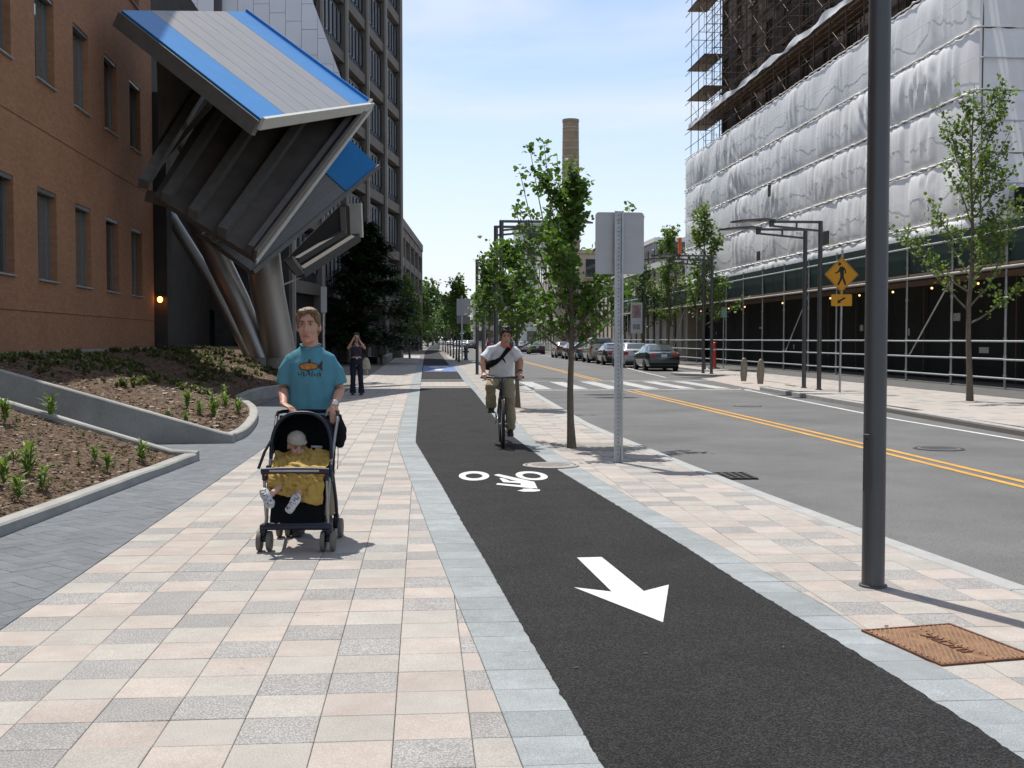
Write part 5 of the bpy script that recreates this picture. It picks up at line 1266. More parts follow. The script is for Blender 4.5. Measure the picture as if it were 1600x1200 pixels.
# the big sign seen from behind
m_alum = mat('sign_back', (.40,.40,.405), .5, metal=.55, var=.05, scale=2, stretch=(1,1,6))
def u_post(t_, base, H, w=.05, M=m_galv, yaw=0):
    base = Vector(base); b = MB()
    b.box(base+Vector((0,0,H/2)), (w, .006, H)); 
    for s in (-1, 1): b.box(base+Vector((s*w*.62,-.018,H/2)), (.006,.036,H)); b.box(base+Vector((s*w*.80,-.036,H/2)), (w*.36,.006,H))
    o = b.build('post', M, t_)
    h = MB(); 
    for k in range(int(H/.0508/1)-2): h.lathe([(.0075,0),(.0075,.001)], base+Vector((0,-.0035,.1+k*.0508)), 6, axis=(0,-1,0))
    h.build('punched_holes', mat('pit_black'), o, kind='stuff')
sg = G(965,722); t = thing('street_sign', 'large grey sign seen from behind on a perforated steel post, beside the near tree', 'sign', sg)
u_post(t, sg+Vector((0,-.02,0)), 3.15, .058)
def rounded(w, h, r_, n=5):
    out = []
    for cx, cy, a0 in ((w/2-r_, h/2-r_, 0), (-w/2+r_, h/2-r_, 90), (-w/2+r_, -h/2+r_, 180), (w/2-r_, -h/2+r_, 270)):
        for k in range(n+1): a = R(a0+90*k/n); out.append((cx+r_*math.cos(a), cy+r_*math.sin(a)))
    return out
wS = (1007-930)/FPX*sg.y*1.003; zc = PY(965,380,sg.y).z; hS = 97/FPX*sg.y
b = MB(); xc = PY(968.5,380,sg.y).x; b.slab([(xc+x, sg.y+.012, zc+z) for x, z in rounded(wS, hS, .045)], (0,.004,0)); b.build('panel', m_alum, t)
for dz in (-.28, .28): b = MB(); b.lathe([(.012,0),(.012,.012),(.006,.014)], (sg.x, sg.y-.025, zc+dz), 8, axis=(0,-1,0)); b.build('bolt', m_galv, t)
s2 = G(722,567); t = thing('street_sign', 'smaller pale sign with a second plate below, seen from behind, far left kerb', 'sign', s2); u_post(t, s2, 4.4, .06)
b = MB(); p = PY(724.5,480,s2.y); b.slab([(p.x+x, s2.y+.03, p.z+z) for x, z in rounded(.92, 1.1, .05)], (0,.004,0)); b.build('panel', m_alum, t)
b = MB(); p = PY(724.5,500,s2.y); b.slab([(p.x+x, s2.y+.04, p.z+z) for x, z in rounded(.9, .5, .05)], (0,.004,0)); b.build('lower_panel', mat('sign_back_dark', (.25,.24,.23), .6, metal=.3, var=.05), t)
# pedestrian crossing sign
sp_ = G(1312,613); t = thing('pedestrian_sign', 'yellow diamond walking-person sign with an arrow plate below, across the road', 'sign', sp_)
b = MB(); b.tube([sp_, sp_+Vector((.04,0,4.15))], .032, n=12); b.build('post', m_galv, t, 40)
m_sy = mat('sign_yellow', (.58,.27,.012), .5, var=.04, spec=.4); m_sb = mat('sign_black', (.012,.012,.012), .5, var=0)
dc = PY(1315,429,sp_.y-.06); hd = 28.6/FPX*sp_.y
def dia(h, y, M, name, th=.004): b = MB(); b.slab([dc+Vector((0,y,h)), dc+Vector((h*.97,y,0)), dc+Vector((0,y,-h)), dc+Vector((-h*.97,y,0))], (0,th,0)); b.build(name, M, t)
dia(hd, 0, m_sy, 'diamond_panel'); dia(hd*.955, -.0012, m_sb, 'border', .001); dia(hd*.925, -.0024, m_sy, 'yellow_field', .001)
K = sp_.y/FPX/7.5                      # the figure, traced in the sign's own plane
def fig(name, pts, k): b = MB(); b.slab([dc+Vector(((x-1165)*K, -.0036-.0006*k, -(y-818)*K)) for x, y in pts], (0,.0005,0)); b.build(name, m_sb, t)
b = MB(); b.lathe([(19*K,0),(19*K,.001)], dc+Vector(((1139-1165)*K,-.005,-(692-818)*K)), 16, axis=(0,-1,0)); b.build('figure_head', m_sb, t)
fig('figure_torso', [(1135,740),(1150,722),(1175,722),(1190,738),(1195,800),(1190,845),(1150,845),(1145,790)], 0)
fig('figure_leg', [(1150,838),(1180,838),(1168,880),(1133,945),(1110,938),(1140,880)], 1); fig('figure_leg', [(1168,838),(1192,838),(1205,880),(1225,938),(1205,945),(1180,890)], 2)
fig('figure_arm', [(1140,735),(1152,760),(1135,790),(1090,810),(1083,797),(1120,775)], 3); fig('figure_arm', [(1175,724),(1192,730),(1218,765),(1222,805),(1207,805),(1203,772),(1185,758)], 4)
pc = PY(1315,469,sp_.y-.06)
b = MB(); b.slab([pc+Vector((x,0,z)) for x, z in rounded(.62,.34,.03)], (0,.004,0)); b.build('arrow_plate', m_sy, t)
b = MB(); b.slab([pc+Vector(((x-1160)*K, -.002, -(y-1120)*K)) for x, y in ((1108,1160),(1118,1110),(1128,1122),(1195,1082),(1208,1098),(1142,1140),(1158,1150))], (0,.001,0)); b.build('arrow', m_sb, t)
# green parking sign, red marker, bollards, hydrant
gp = G(1130,577); t = thing('parking_sign', 'small pale green sign on a thin post behind the right lamp posts', 'sign', gp)
b = MB(); b.tube([gp, gp+Vector((0,0,3.1))], .03, n=8); b.build('post', m_galv, t, 40)
b = MB(); p = PY(1131,488,gp.y-.05); b.slab([p+Vector((x,0,z)) for x, z in rounded(.30,.52,.03)], (0,.004,0)); b.build('panel', mat('sign_green', (.22,.40,.30), .5, var=.12, scale=14), t)
rp_ = G(1116,576); t = thing('red_marker_post', 'orange-red plastic marker post on a black base by the right kerb', 'marker post', rp_)
b = MB(); b.lathe([(.11,.06),(.10,.1),(.095,1.15),(.08,1.2),(.06,1.28),(.085,1.3),(.085,1.36),(.03,1.40)], rp_, 20); b.build('tube', mat('marker_red', (.62,.05,.03), .45, var=.06), t, 40)
b = MB(); b.lathe([(.33,0),(.33,.04),(.14,.08)], rp_, 8); b.build('base', m_black, t, 30); b = MB(); b.lathe([(.102,.95),(.102,1.05)], rp_, 20, cap=False); b.build('reflective_band', m_white, t)
for u, v, la in ((1162,595.5,'left'),(1188,600,'right')):
    p = G(u, v); b = MB(); b.tube([p+Vector((x,0,z)) for x, z in ((0,0),(.0,.3),(.015,.6),(.01,.82),(-.02,.86))], [(.10,.085),(.135,.095),(.125,.09),(.085,.07),(.03,.03)], n=12, up=(1,0,0)); tag(b.build('bollard', mat('bollard_tan', (.25,.22,.17), .6, metal=.3, var=.15, scale=9), at=p, smooth=50), 'tan leaf-shaped bollard at the crossing ramp, the %s one of the two' % la, 'bollard', 'crossing bollards')
hp = G(728,562.5); t = thing('fire_hydrant', 'small dark blue-grey fire hydrant beside the far left sign', 'hydrant', hp)
m_hyd = mat('hydrant_paint', (.05,.085,.10), .5, var=.15)
b = MB(); b.lathe([(.2,0),(.2,.06),(.13,.1),(.13,.75),(.18,.78),(.18,.84),(.15,.95),(.06,1.05),(.04,1.1)], hp, 14); b.build('barrel', m_hyd, t, 40)
for s in (-1, 1): b = MB(); b.lathe([(.07,0),(.07,.12),(.04,.14)], hp+Vector((s*.11,0,.62)), 10, axis=(s,0,0)); b.build('nozzle_cap', m_hyd, t, 40)
lpb = PY(505,560,52); lpb.z = .3; t = thing('banner_post', 'grey post with a tall narrow pale panel behind the man', 'sign', lpb)
b = MB(); b.tube([lpb, PY(505,455,52)], .07, n=10); b.build('post', m_galv, t, 40); b = MB(); p = PY(506,468,51.9); b.box(p, (.26,.06,1.15)); b.build('panel', mat('banner_pale', (.40,.43,.44), .6, var=.06), t)
fs = PY(868,515,110); t = thing('street_sign', 'small white rectangular sign over the parked cars, behind the near trunk', 'sign', (fs.x, 110, 0))
b = MB(); b.tube([(fs.x,110,0),(fs.x,110,3.2)], .05, n=8); b.build('post', m_galv, t); b = MB(); b.box(PY(868,511,109.9), (.75,.03,.5)); b.build('panel', m_white_b, t)

# ------------------------------------------------------------------ cars
m_tyre = mat('tyre', (.02,.02,.02), .85, var=.15, scale=10); m_rim = mat('wheel_rim', (.35,.35,.36), .35, metal=.8, var=.08)
m_cglass = mat('car_glass', (.05,.065,.07), .06, var=.0, spec=.9, coat=.5); m_tl = mat('tail_lamp', (.38,.02,.015), .25, var=.05, coat=.6); m_plate = mat('number_plate', (.62,.62,.60), .5, var=.2, scale=30)
m_trim = mat('black_trim', (.02,.02,.022), .55, var=.1)
SED = [(0,.46,.80,.82,.74,.66),(.05,.28,.93,.95,.83,.74),(.45,.22,.99,1.01,.88,.74),(.80,.2,1.0,1.04,.89,.68),(1.50,.2,.98,1.37,.89,.59),(2.15,.2,.96,1.43,.89,.58),(2.75,.2,.94,1.38,.89,.60),(3.50,.2,.92,.96,.89,.68),(4.25,.22,.80,.84,.87,.70),(4.60,.3,.70,.72,.80,.66),(4.70,.42,.6,.62,.7,.6)]
HAT = [(0,.46,.86,.88,.76,.68),(.05,.28,.98,1.02,.84,.74),(.18,.22,1.02,1.10,.86,.70),(.62,.2,1.02,1.42,.87,.60),(1.50,.2,.99,1.47,.87,.60),(2.25,.2,.96,1.40,.87,.61),(3.0,.2,.94,.98,.87,.68),(3.75,.22,.84,.87,.85,.70),(4.05,.3,.72,.74,.78,.66),(4.15,.42,.6,.62,.7,.6)]
VAN = [(0,.5,1.0,1.04,.84,.74),(.05,.32,1.08,1.16,.92,.80),(.12,.28,1.1,1.30,.94,.78),(.42,.25,1.1,1.74,.96,.70),(1.6,.25,1.06,1.80,.96,.70),(2.7,.25,1.04,1.72,.96,.70),(3.7,.25,1.02,1.10,.95,.74),(4.45,.27,.88,.92,.92,.74),(4.75,.35,.74,.76,.82,.68),(4.85,.45,.62,.64,.72,.6)]
def car(label, base, kind, paint, yaw=0.0, plate=True, seed=0, name='parked_car', group='cars parked along the right kerb'):
    S = {'sedan': SED, 'hatch': HAT, 'van': VAN}[kind]; t_ = thing(name, label, 'car', base, group); t_.rotation_euler.z = R(90)+yaw
    def ring_(s):
        x, zb_, zl, zt_, w, wr_ = s; zm = (zb_+zl)*.5
        half = [(w*.90, zb_), (w*.985, zb_+.12), (w, zm), (w*.985, zl-.06), (w*.955, zl), (lerp(w*.955, wr_, .5)+.01, lerp(zl, zt_, .5)), (wr_, zt_-.03), (wr_*.86, zt_)]
        return [(x, y, z) for y, z in half]+[(x, -y, z) for y, z in half[::-1]]
    def interp(x):
        for a, c_ in zip(S[:-1], S[1:]):
            if a[0] <= x <= c_[0]: f = (x-a[0])/(c_[0]-a[0]); return tuple(lerp(p, q, f) for p, q in zip(a, c_))
        return S[-1]
    def fbuild(mb, nm, M, par=None, smooth=None):
        o = bpy.data.objects.new(nm, mb.mesh(nm, M, Vector((0,0,0)), smooth)); col.objects.link(o); o.parent = par or t_; return o
    xs = sorted(set([s[0] for s in S]+list(np.linspace(.1, S[-1][0]-.1, 26)))); b = MB(); n = 16
    for x in xs: b.v += ring_(interp(x))
    b.f = [(i*n+k, i*n+(k+1)%n, (i+1)*n+(k+1)%n, (i+1)*n+k) for i in range(len(xs)-1) for k in range(n)]+[tuple(range(n))[::-1], tuple((len(xs)-1)*n+k for k in range(n))]; b.m = [0]*len(b.f)
    body = fbuild(b, 'body', paint, smooth=38)
    rs = {'sedan': (.86,1.46), 'hatch': (.22,.58), 'van': (.16,.40)}[kind]; fs_ = {'sedan': (3.45,2.8), 'hatch': (2.95,2.3), 'van': (3.6,2.78)}[kind]
    def panel(nm, xa, xb):
        A, B_ = interp(xa), interp(xb); q = MB(); o_ = .012
        P = [Vector((A[0], s*(A[5]*.90), A[3])) for s in (-1,1)]+[Vector((B_[0], s*(B_[5]*.86), B_[3])) for s in (1,-1)]
        nrm = (P[1]-P[0]).cross(P[2]-P[1]).normalized(); nrm = nrm if nrm.z > 0 else -nrm
        q.slab([p+nrm*.004 for p in P], nrm*.01); return fbuild(q, nm, m_cglass)
    rw = panel('rear_window', *rs); panel('windscreen', *fs_)
    dx = [(rs[1]-.25 if kind == 'sedan' else rs[1]+.1, 1.93 if kind == 'sedan' else 1.45), (2.0 if kind == 'sedan' else 1.52, fs_[1]+.28)]
    for xa, xb in dx:
        for s in (-1, 1):
            A, B_ = interp(xa), interp(xb); q = MB(); P = []
            for I_, f in ((A,.12),(B_,.12),(B_,.86),(A,.86)): P.append(Vector((I_[0]+(0 if f < .5 else (.12 if I_ is A else -.18)), s*(lerp(I_[4]*.955, I_[5], f)+.014), lerp(I_[2], I_[3], f))))
            q.slab(P, (0, -s*.008, 0)); fbuild(q, 'side_window', m_cglass)
    wr_ = .315 if kind != 'van' else .35
    for xw in ({'sedan': (.98,3.72), 'hatch': (.72,3.28), 'van': (.95,3.85)}[kind]):
        for s in (-1, 1):
            W = interp(xw)[4]-.09; q = MB(); q.lathe([(wr_*.62,-.11),(wr_*.93,-.11),(wr_,-.07),(wr_,.07),(wr_*.93,.115),(wr_*.62,.11)], (xw, s*W, wr_), 24, axis=(0,s,0)); w_o = fbuild(q, 'wheel', m_tyre, smooth=35)
            q = MB(); q.lathe([(.02,.105),(wr_*.2,.108),(wr_*.5,.085),(wr_*.64,.10)], (xw, s*W, wr_), 20, axis=(0,s,0)); fbuild(q, 'rim', m_rim, w_o, 35)
            q = MB(); q.lathe([(wr_*1.14,-.02),(wr_*1.14,.0)], (xw, s*(interp(xw)[4]*.99), wr_+.01), 24, axis=(0,s,0)); fbuild(q, 'wheel_arch', m_trim)
    E = interp(.05)
    for s in (-1, 1):
        q = MB()
        if kind == 'van': q.box((.055, s*.80, 1.02), (.10,.16,.42), ch=.02)
        elif kind == 'hatch': q.box((.045, s*.68, .84), (.10,.26,.22), ch=.02)
        else: q.box((.03, s*.58, .83), (.10,.36,.16), ch=.02)
        fbuild(q, 'tail_lamp', m_tl)
        q = MB(); q.box((fs_[0]-.35, s*.98, 1.0), (.10,.16,.11), ch=.03); fbuild(q, 'mirror', paint)
        q = MB(); q.box((S[-1][0]-.14, s*.55, .63), (.14,.3,.12), ch=.03); fbuild(q, 'head_lamp', m_plate)
    q = MB(); q.box((-.01,0,.50), (.16,1.62,.20), ch=.04); bp = fbuild(q, 'rear_bumper', paint)
    q = MB(); q.box((.0,0,.30), (.14,1.5,.12), ch=.02); fbuild(q, 'lower_valance', m_trim)
    q = MB(); q.box((-.005,0,.80 if kind != 'van' else .9), (.03,.30,.15), ch=.004); fbuild(q, 'number_plate', m_plate)
    q = MB(); q.box((2.0,0,.18), (3.4,1.4,.1)); fbuild(q, 'underbody', m_trim)
    return t_
def cpaint(n, c): return mat('paint_'+n, c, .25, metal=.35, var=.03, coat=1.0, spec=.5)
CAR = [('dark green saloon parked nearest on the right, by the lamp posts', 59.2, 12.55, 'sedan', 'green', (.010,.032,.030)), ('silver hatchback parked in front of the dark green saloon', 66.3, 12.5, 'hatch', 'silver', (.42,.43,.44)),
       ('black saloon parked between the silver hatchback and the beige van', 73.0, 12.5, 'sedan', 'black', (.015,.015,.02)), ('beige van with a dark rear window, tallest of the parked cars', 79.6, 12.55, 'van', 'beige', (.38,.33,.26)),
       ('teal blue saloon parked ahead of the beige van', 87, 12.6, 'sedan', 'teal', (.02,.09,.13)), ('black saloon parked ahead of the teal one, behind the near tree trunk', 94, 12.7, 'sedan', 'black', (.015,.015,.02)),
       ('beige-grey van at the far end of the near line of parked cars', 101.5, 12.7, 'hatch', 'taupe', (.30,.26,.21)), ('black saloon with its rear to the camera, left of the line of parked cars', 126, 12.6, 'sedan', 'black', (.015,.015,.02)),
       ('grey saloon just beyond the cyclist, ahead of the far black one', 135, 12.0, 'sedan', 'grey', (.28,.28,.29)), ('dark blue saloon partly hidden behind the cyclist', 150, 12.3, 'sedan', 'blue', (.03,.05,.10))]
for la, y, x, kd, nm, c_ in CAR: car(la, (x, y, ROAD), kd, cpaint(nm, c_), rnd.uniform(-.015,.015))
car('dark red van driving far off, over the cyclist\'s shoulder', (11.8,196,ROAD), 'van', cpaint('red', (.18,.015,.02)), name='distant_car', group='distant cars')
for k, (u, y, c_, n_) in enumerate([(736,190,(.05,.06,.08),'navy'),(716,260,(.75,.75,.75),'white'),(703,300,(.6,.62,.65),'pearl'),(690,330,(.7,.7,.7),'white'),(727,230,(.5,.5,.5),'greyb')]):
    p = PY(u, 545, y); car(['dark car far off left of the lamp posts','white car far down the road beside the sign post','pale car far down the road left of the sign post','farthest white car near the end of the path','grey car far down the road beyond the hydrant'][k], (p.x, y, ROAD), 'sedan' if k % 2 else 'hatch', cpaint(n_, c_), name='distant_car', group='distant cars')

# the wooded end of the street
fw = MB(); r_ = random.Random(77)
for k in range(5200):
    x = r_.uniform(-60, 70); zt = 7+5*mnoise.noise(Vector((x*.06, 3, 0)))+3*mnoise.noise(Vector((x*.2, 9, 0))); c_ = Vector((x, 430+r_.uniform(0, 10), r_.random()**.8*zt))
    leaf(fw, c_, r_.uniform(1.2, 2.2), r_)
tag(fw.build('far_wood', m_lf4), 'far mass of trees closing the end of the street', 'trees', kind='stuff')
# ------------------------------------------------------------------ people
def skinmat(name, c): 
    M = mat(name, c, .55, var=.06, scale=14, spec=.35, c2=(c[0]*1.03, c[1]*.94, c[2]*.92)); b_ = M.node_tree.nodes['Principled BSDF']
    b_.inputs['Subsurface Weight'].default_value = .12; b_.inputs['Subsurface Radius'].default_value = (.012,.005,.003); return M
m_skin = skinmat('skin', (.47,.27,.195)); m_skin2 = skinmat('skin_fair', (.50,.31,.24)); m_lip = mat('lips', (.33,.13,.11), .5, var=.05)
m_eye = mat('eye_white', (.30,.26,.24), .3, var=0); m_iris = mat('iris', (.03,.025,.02), .2, var=0)
m_hair_b = mat('brown_hair', (.14,.085,.042), .55, var=.35, scale=60, stretch=(1,.3,.3), bump=.5, bscale=120); m_hair_d = mat('dark_hair', (.022,.015,.012), .5, var=.3, scale=60, bump=.5, bscale=120)
V = Vector
def loc_build(mb, name, M, parent, smooth=180):
    o = bpy.data.objects.new(name, mb.mesh(name, M, V((0,0,0)), smooth)); col.objects.link(o); o.parent = parent; return o
def head_shapes(b, c, Rm, k=1.0, jaw=1.0):
    E = lambda p, r_: b.ball(V(c)+Rm @ (V(p)*k), tuple(x*k for x in r_), 18, 12, rot=Rm)
    E((0,.012,.030), (.076,.094,.098)); E((0,-.028,-.028), (.064,.068,.088)); E((0,-.036,-.082), (.050*jaw,.050,.042)); E((0,-.072,-.103), (.022*jaw,.018,.018))
    E((0,-.072,.042), (.055,.024,.020)); E((.036,-.070,-.028), (.026,.022,.024)); E((-.036,-.070,-.028), (.026,.022,.024))
    b.tube([V(c)+Rm @ (V(p)*k) for p in ((0,-.088,.022),(0,-.101,-.005),(0,-.116,-.030),(0,-.104,-.040))], [.008*k,.0105*k,.0145*k,.010*k], n=10)
    for s in (-1, 1):
        E((s*.012,-.100,-.034), (.009,.009,.008)); E((s*.079,.012,-.008), (.011,.021,.034))
    E((0,-.093,-.066), (.023,.010,.0075)); E((0,-.090,-.077), (.019,.011,.0075))
def face_parts(parent, c, Rm, k, brow_m, lip=True):
    for s in (-1, 1):
        b = MB(); b.ball(V(c)+Rm @ (V((s*.031,-.083,.014))*k), (.0125*k,.010*k,.0075*k), 12, 8, rot=Rm); e = loc_build(b, 'eye', m_eye, parent)
        b = MB(); b.ball(V(c)+Rm @ (V((s*.031,-.0895,.014))*k), (.0060*k,.0040*k,.0060*k), 10, 6, rot=Rm); loc_build(b, 'iris', m_iris, e)
        b = MB(); b.tube([V(c)+Rm @ (V((s*x,y,z))*k) for x, y, z in ((.014,-.097,.030),(.032,-.096,.036),(.050,-.083,.031))], [.0035*k,.0045*k,.002*k], n=6); loc_build(b, 'eyebrow', brow_m, parent)
    if lip:
        b = MB(); b.tube([V(c)+Rm @ (V((x,y,-.071))*k) for x, y in ((-.024,-.092),(-.012,-.1025),(0,-.105),(.012,-.1025),(.024,-.092))], [(.003*k,.002*k),(.0075*k,.004*k),(.0085*k,.004*k),(.0075*k,.004*k),(.003*k,.002*k)], n=8, up=(0,0,1)); loc_build(b, 'lips', m_lip, parent)
def hand_shapes(b, w, d, n, s, curl=.45, k=1.0, thumb=.8):
    w, d, n = V(w), V(d).normalized(), V(n); n = (n-d*n.dot(d)).normalized(); t_ = d.cross(n)*s
    b.tube([w-d*.015, w+d*.02*k, w+d*.055*k, w+d*.092*k], [(.022*k,.026*k),(.017*k,.033*k),(.0155*k,.041*k),(.012*k,.040*k)], n=12, up=tuple(n), round_end=True)
    for q, L_, r_ in ((.031,.070,.0085),(.0105,.080,.0090),(-.0105,.074,.0086),(-.031,.058,.0078)):
        p = w+d*.086*k+t_*q*k; dd = (d+t_*q*1.5).normalized(); P = [p-dd*.012*k]; a = curl*.6
        for f in (.42,.32,.26):
            e = (dd*math.cos(a)+n*math.sin(a)).normalized(); P.append(P[-1]+e*(L_*f*k+(.012*k if f == .42 else 0))); a += curl
        b.tube(P, [r_*k*1.05, r_*k, r_*k*.92, r_*k*.78], n=8, round_end=True)
    p = w+d*.022*k+t_*.022*k; e = (d*.65+t_*.85+n*.25*thumb).normalized(); e2 = (d*.9+t_*.35+n*.45*thumb).normalized()
    b.tube([p, p+e*.034*k, p+e*.034*k+e2*.030*k, p+e*.034*k+e2*.052*k], [.013*k,.0115*k,.0095*k,.008*k], n=8, round_end=True)
def limb(b, pts, radii, n=14, up=None): b.tube(pts, radii, n=n, round_end=True, up=up)
def hair_shell(b, c, Rm, k, parts):
    for p, r_ in parts: b.ball(V(c)+Rm @ (V(p)*k), tuple(x*k for x in r_), 16, 10, rot=Rm)
def bone(a, b_, f): return lerp(V(a), V(b_), f)
def arm_chain(b, sh, el, wr, k=1.0, r0=.052):
    sh, el, wr = V(sh), V(el), V(wr)
    limb(b, [sh, bone(sh,el,.35), bone(sh,el,.75), el, bone(el,wr,.25), bone(el,wr,.65), wr], [r0*k, r0*.98*k, r0*.82*k, r0*.80*k, r0*.84*k, r0*.66*k, r0*.52*k])
def leg_chain(b, hp, kn, an, k=1.0, r0=.085):
    hp, kn, an = V(hp), V(kn), V(an)
    limb(b, [hp, bone(hp,kn,.35), bone(hp,kn,.8), kn, bone(kn,an,.3), bone(kn,an,.75), an], [r0*k, r0*.92*k, r0*.68*k, r0*.66*k, r0*.68*k, r0*.48*k, r0*.46*k])
def shoe(parent, an, yaw, M, soleM, k=1.0, pitch=0, name='shoe'):
    Rm = Matrix.Rotation(yaw, 3, 'Z') @ Matrix.Rotation(pitch, 3, 'X'); an = V(an); b = MB()
    pts = [(0,.055,-.035),(0,.02,-.03),(0,-.05,-.042),(0,-.12,-.055),(0,-.175,-.062)]
    b.tube([an+Rm @ (V(p)*k) for p in pts], [(.042*k,.036*k),(.048*k,.04*k),(.042*k,.043*k),(.032*k,.046*k),(.022*k,.034*k)], n=14, up=tuple(Rm @ V((0,0,1))), round_end=True)
    b.tube([an+Rm @ (V((0,.02,0))*k), an+Rm @ (V((0,.015,.04))*k)], [.045*k,.043*k], n=14)
    o = loc_build(fuse(b, .008*k, 3), name, M, parent)
    b = MB(); prof = [(.03,.085),(.046,.03),(.044,-.06),(.05,-.13),(.035,-.195)]
    out = [V((x,y,-.088)) for x, y in prof]+[V((-x,y,-.088)) for x, y in prof[::-1]]
    b.slab([an+Rm @ (p*k) for p in out], Rm @ V((0,0,.022*k))); loc_build(b, 'sole', soleM, o, 30)
    return o
I3 = Matrix.Identity(3)

# ---- the man with the stroller
mp_ = V((PY(486,600,9.28).x, 9.28, 0))
man = thing('person', 'man in a teal fish-print t-shirt pushing a black stroller', 'person', mp_)
hc = V((-.012,-.050,1.652)); Rh = Matrix.Rotation(R(-4), 3, 'Z'); KH = 1.12
WL, WR_ = V((-.190,-.225,1.045)), V((.198,-.235,1.035))
b = MB(); head_shapes(b, hc, Rh, KH, 1.05)
limb(b, [(0,-.0,1.42),(0,-.02,1.51),(-.008,-.03,1.60)], [.072,.064,.062])
b.tube([(0,0,z) for z in (.92,1.0,1.12,1.26,1.36,1.42,1.47)], [(.155,.105),(.155,.105),(.145,.098),(.155,.10),(.150,.095),(.12,.075),(.065,.055)], n=20, up=(1,0,0), round_end=True)
arm_chain(b, (-.148,.0,1.372), (-.222,.03,1.155), WL, .95); arm_chain(b, (.148,.0,1.372), (.228,.03,1.145), WR_, .95)
hand_shapes(b, WL, (.60,-.55,-.25), (.1,-.25,-1), 1, .42); hand_shapes(b, WR_, (.10,-.62,-.75), (-.1,.25,-1), -1, .30)
leg_chain(b, (-.095,.0,.93), (-.105,-.12,.51), (-.10,-.04,.09)); leg_chain(b, (.095,.0,.93), (.10,.04,.50), (.10,.28,.12))
body = loc_build(fuse(b, .0065, 3), 'body', m_skin, man)
face_parts(man, hc, Rh, KH, m_hair_b)
b = MB(); hair_shell(b, hc, Rh, KH, [((0,.022,.045),(.084,.098,.094)), ((.02,-.040,.106),(.052,.040,.022)), ((-.035,-.040,.098),(.036,.038,.024)), ((.062,-.02,.06),(.024,.045,.042)), ((-.064,-.02,.055),(.022,.045,.044)), ((0,.06,-.03),(.068,.055,.07)), ((.072,.005,.02),(.014,.022,.045)), ((-.072,.005,.02),(.014,.022,.045)), ((.0,.0,.112),(.055,.07,.022))])
loc_build(fuse(b, .006, 2, disp=.006, dscale=55, dz=.4), 'hair', m_hair_b, man)
m_shirt = mat('teal_cotton', (.085,.235,.30), .9, var=.08, scale=5, bump=.25, bscale=22, spec=.15)
b = MB(); b.tube([(0,.0,z) for z in (.925,1.0,1.12,1.26,1.36,1.425,1.465,1.50)], [(.200,.142),(.190,.136),(.182,.130),(.186,.128),(.184,.120),(.152,.098),(.108,.082),(.080,.070)], n=28, up=(1,0,0))
for s in (-1, 1): b.tube([(s*.08,0,1.425),(s*.148,0,1.388),(s*.194,.004,1.30),(s*.218,.014,1.19)], [.045,.057,.061,.072], n=16, round_end=False)
shirt = loc_build(fuse(b, .009, 4, disp=.016, dscale=9, seed=2, dz=.45), 't_shirt', m_shirt, man)
# neckband
b = MB(); n = 24; b.tube([(.078*math.cos(2*math.pi*k/n), -.008+.066*math.sin(2*math.pi*k/n), 1.508-.022*max(0, -math.sin(2*math.pi*k/n))) for k in range(n+1)], .009, n=6); loc_build(b, 'neckband', mat('teal_rib', (.07,.20,.26), .9, var=.05), shirt)
def on_front(ob, x, z, off):          # drop a print onto the cloth it lies on
    me = ob.data; best = None
    for v in me.vertices:
        d = (v.co.x-x)**2+(v.co.z-z)**2
        if v.co.y < 0 and (best is None or d < best[0]): best = (d, v.co.y)
    return best[1]-off
fy = {}
def print_poly(name, pts, M, off, cx, cz, par, sc=1.0):
    b = MB(); P = [V((cx+x*sc, 0, cz+z*sc)) for x, z in pts]; P = [V((p.x, on_front(shirt, p.x, p.z, off), p.z)) for p in P]
    c_ = sum(P, V())/len(P); c_.y = on_front(shirt, c_.x, c_.z, off); n_ = len(P); b.add(P+[c_], [(i, (i+1)%n_, n_) for i in range(n_)]); loc_build(b, name, M, par, None)
m_fish = mat('fish_print', (.30,.11,.03), .8, var=.4, scale=60, c2=(.42,.19,.04)); m_fdk = mat('fish_dark', (.05,.03,.03), .8, var=.1)
fc = (.005, 1.335)
print_poly('fish_outline', [(-.088,0),(-.078,.022),(-.04,.032),(.01,.033),(.05,.024),(.066,.008),(.066,-.006),(.04,-.022),(0,-.03),(-.05,-.030),(-.08,-.02)], m_fdk, .004, fc[0], fc[1], shirt)
print_poly('fish_body', [(-.080,0),(-.07,.016),(-.04,.024),(.01,.026),(.048,.018),(.060,.005),(.058,-.004),(.036,-.016),(0,-.023),(-.05,-.023),(-.072,-.014)], m_fish, .007, fc[0], fc[1], shirt)
print_poly('fish_tail', [(.062,.005),(.088,.042),(.098,.044),(.092,0),(.098,-.030),(.086,-.030),(.062,-.004)], m_fdk, .007, fc[0], fc[1], shirt)
print_poly('fish_fin', [(-.018,.030),(-.010,.058),(.004,.058),(.004,.032)], m_fdk, .007, fc[0], fc[1], shirt); print_poly('fish_fin', [(-.03,-.026),(-.012,-.026),(-.002,-.05),(-.014,-.05)], m_fdk, .007, fc[0], fc[1], shirt)
for k in range(9):                     # the lettering under the fish is too small to read: strokes only
    x = -.085+k*.021; h = .010+.006*((k*7) % 3); z = 1.276+.003*math.sin(k*1.7)-(.004 if k > 5 else 0)
    print_poly('print_stroke', [(-.0065,-h),(-.001,-h),(.0065,h),(.001,h)] if k % 2 else [(-.006,-h*.6),(.006,-h),(.006,-h*.2),(-.001,h*.9),(-.006,h)], m_fdk, .005, x+.0, z, shirt)
m_khaki = mat('khaki_cotton', (.20,.175,.125), .9, var=.1, scale=6, bump=.3, bscale=20, spec=.15)
b = MB(); b.tube([(0,0,z) for z in (.82,.90,1.0)], [(.19,.13),(.185,.128),(.175,.12)], n=20, up=(1,0,0))
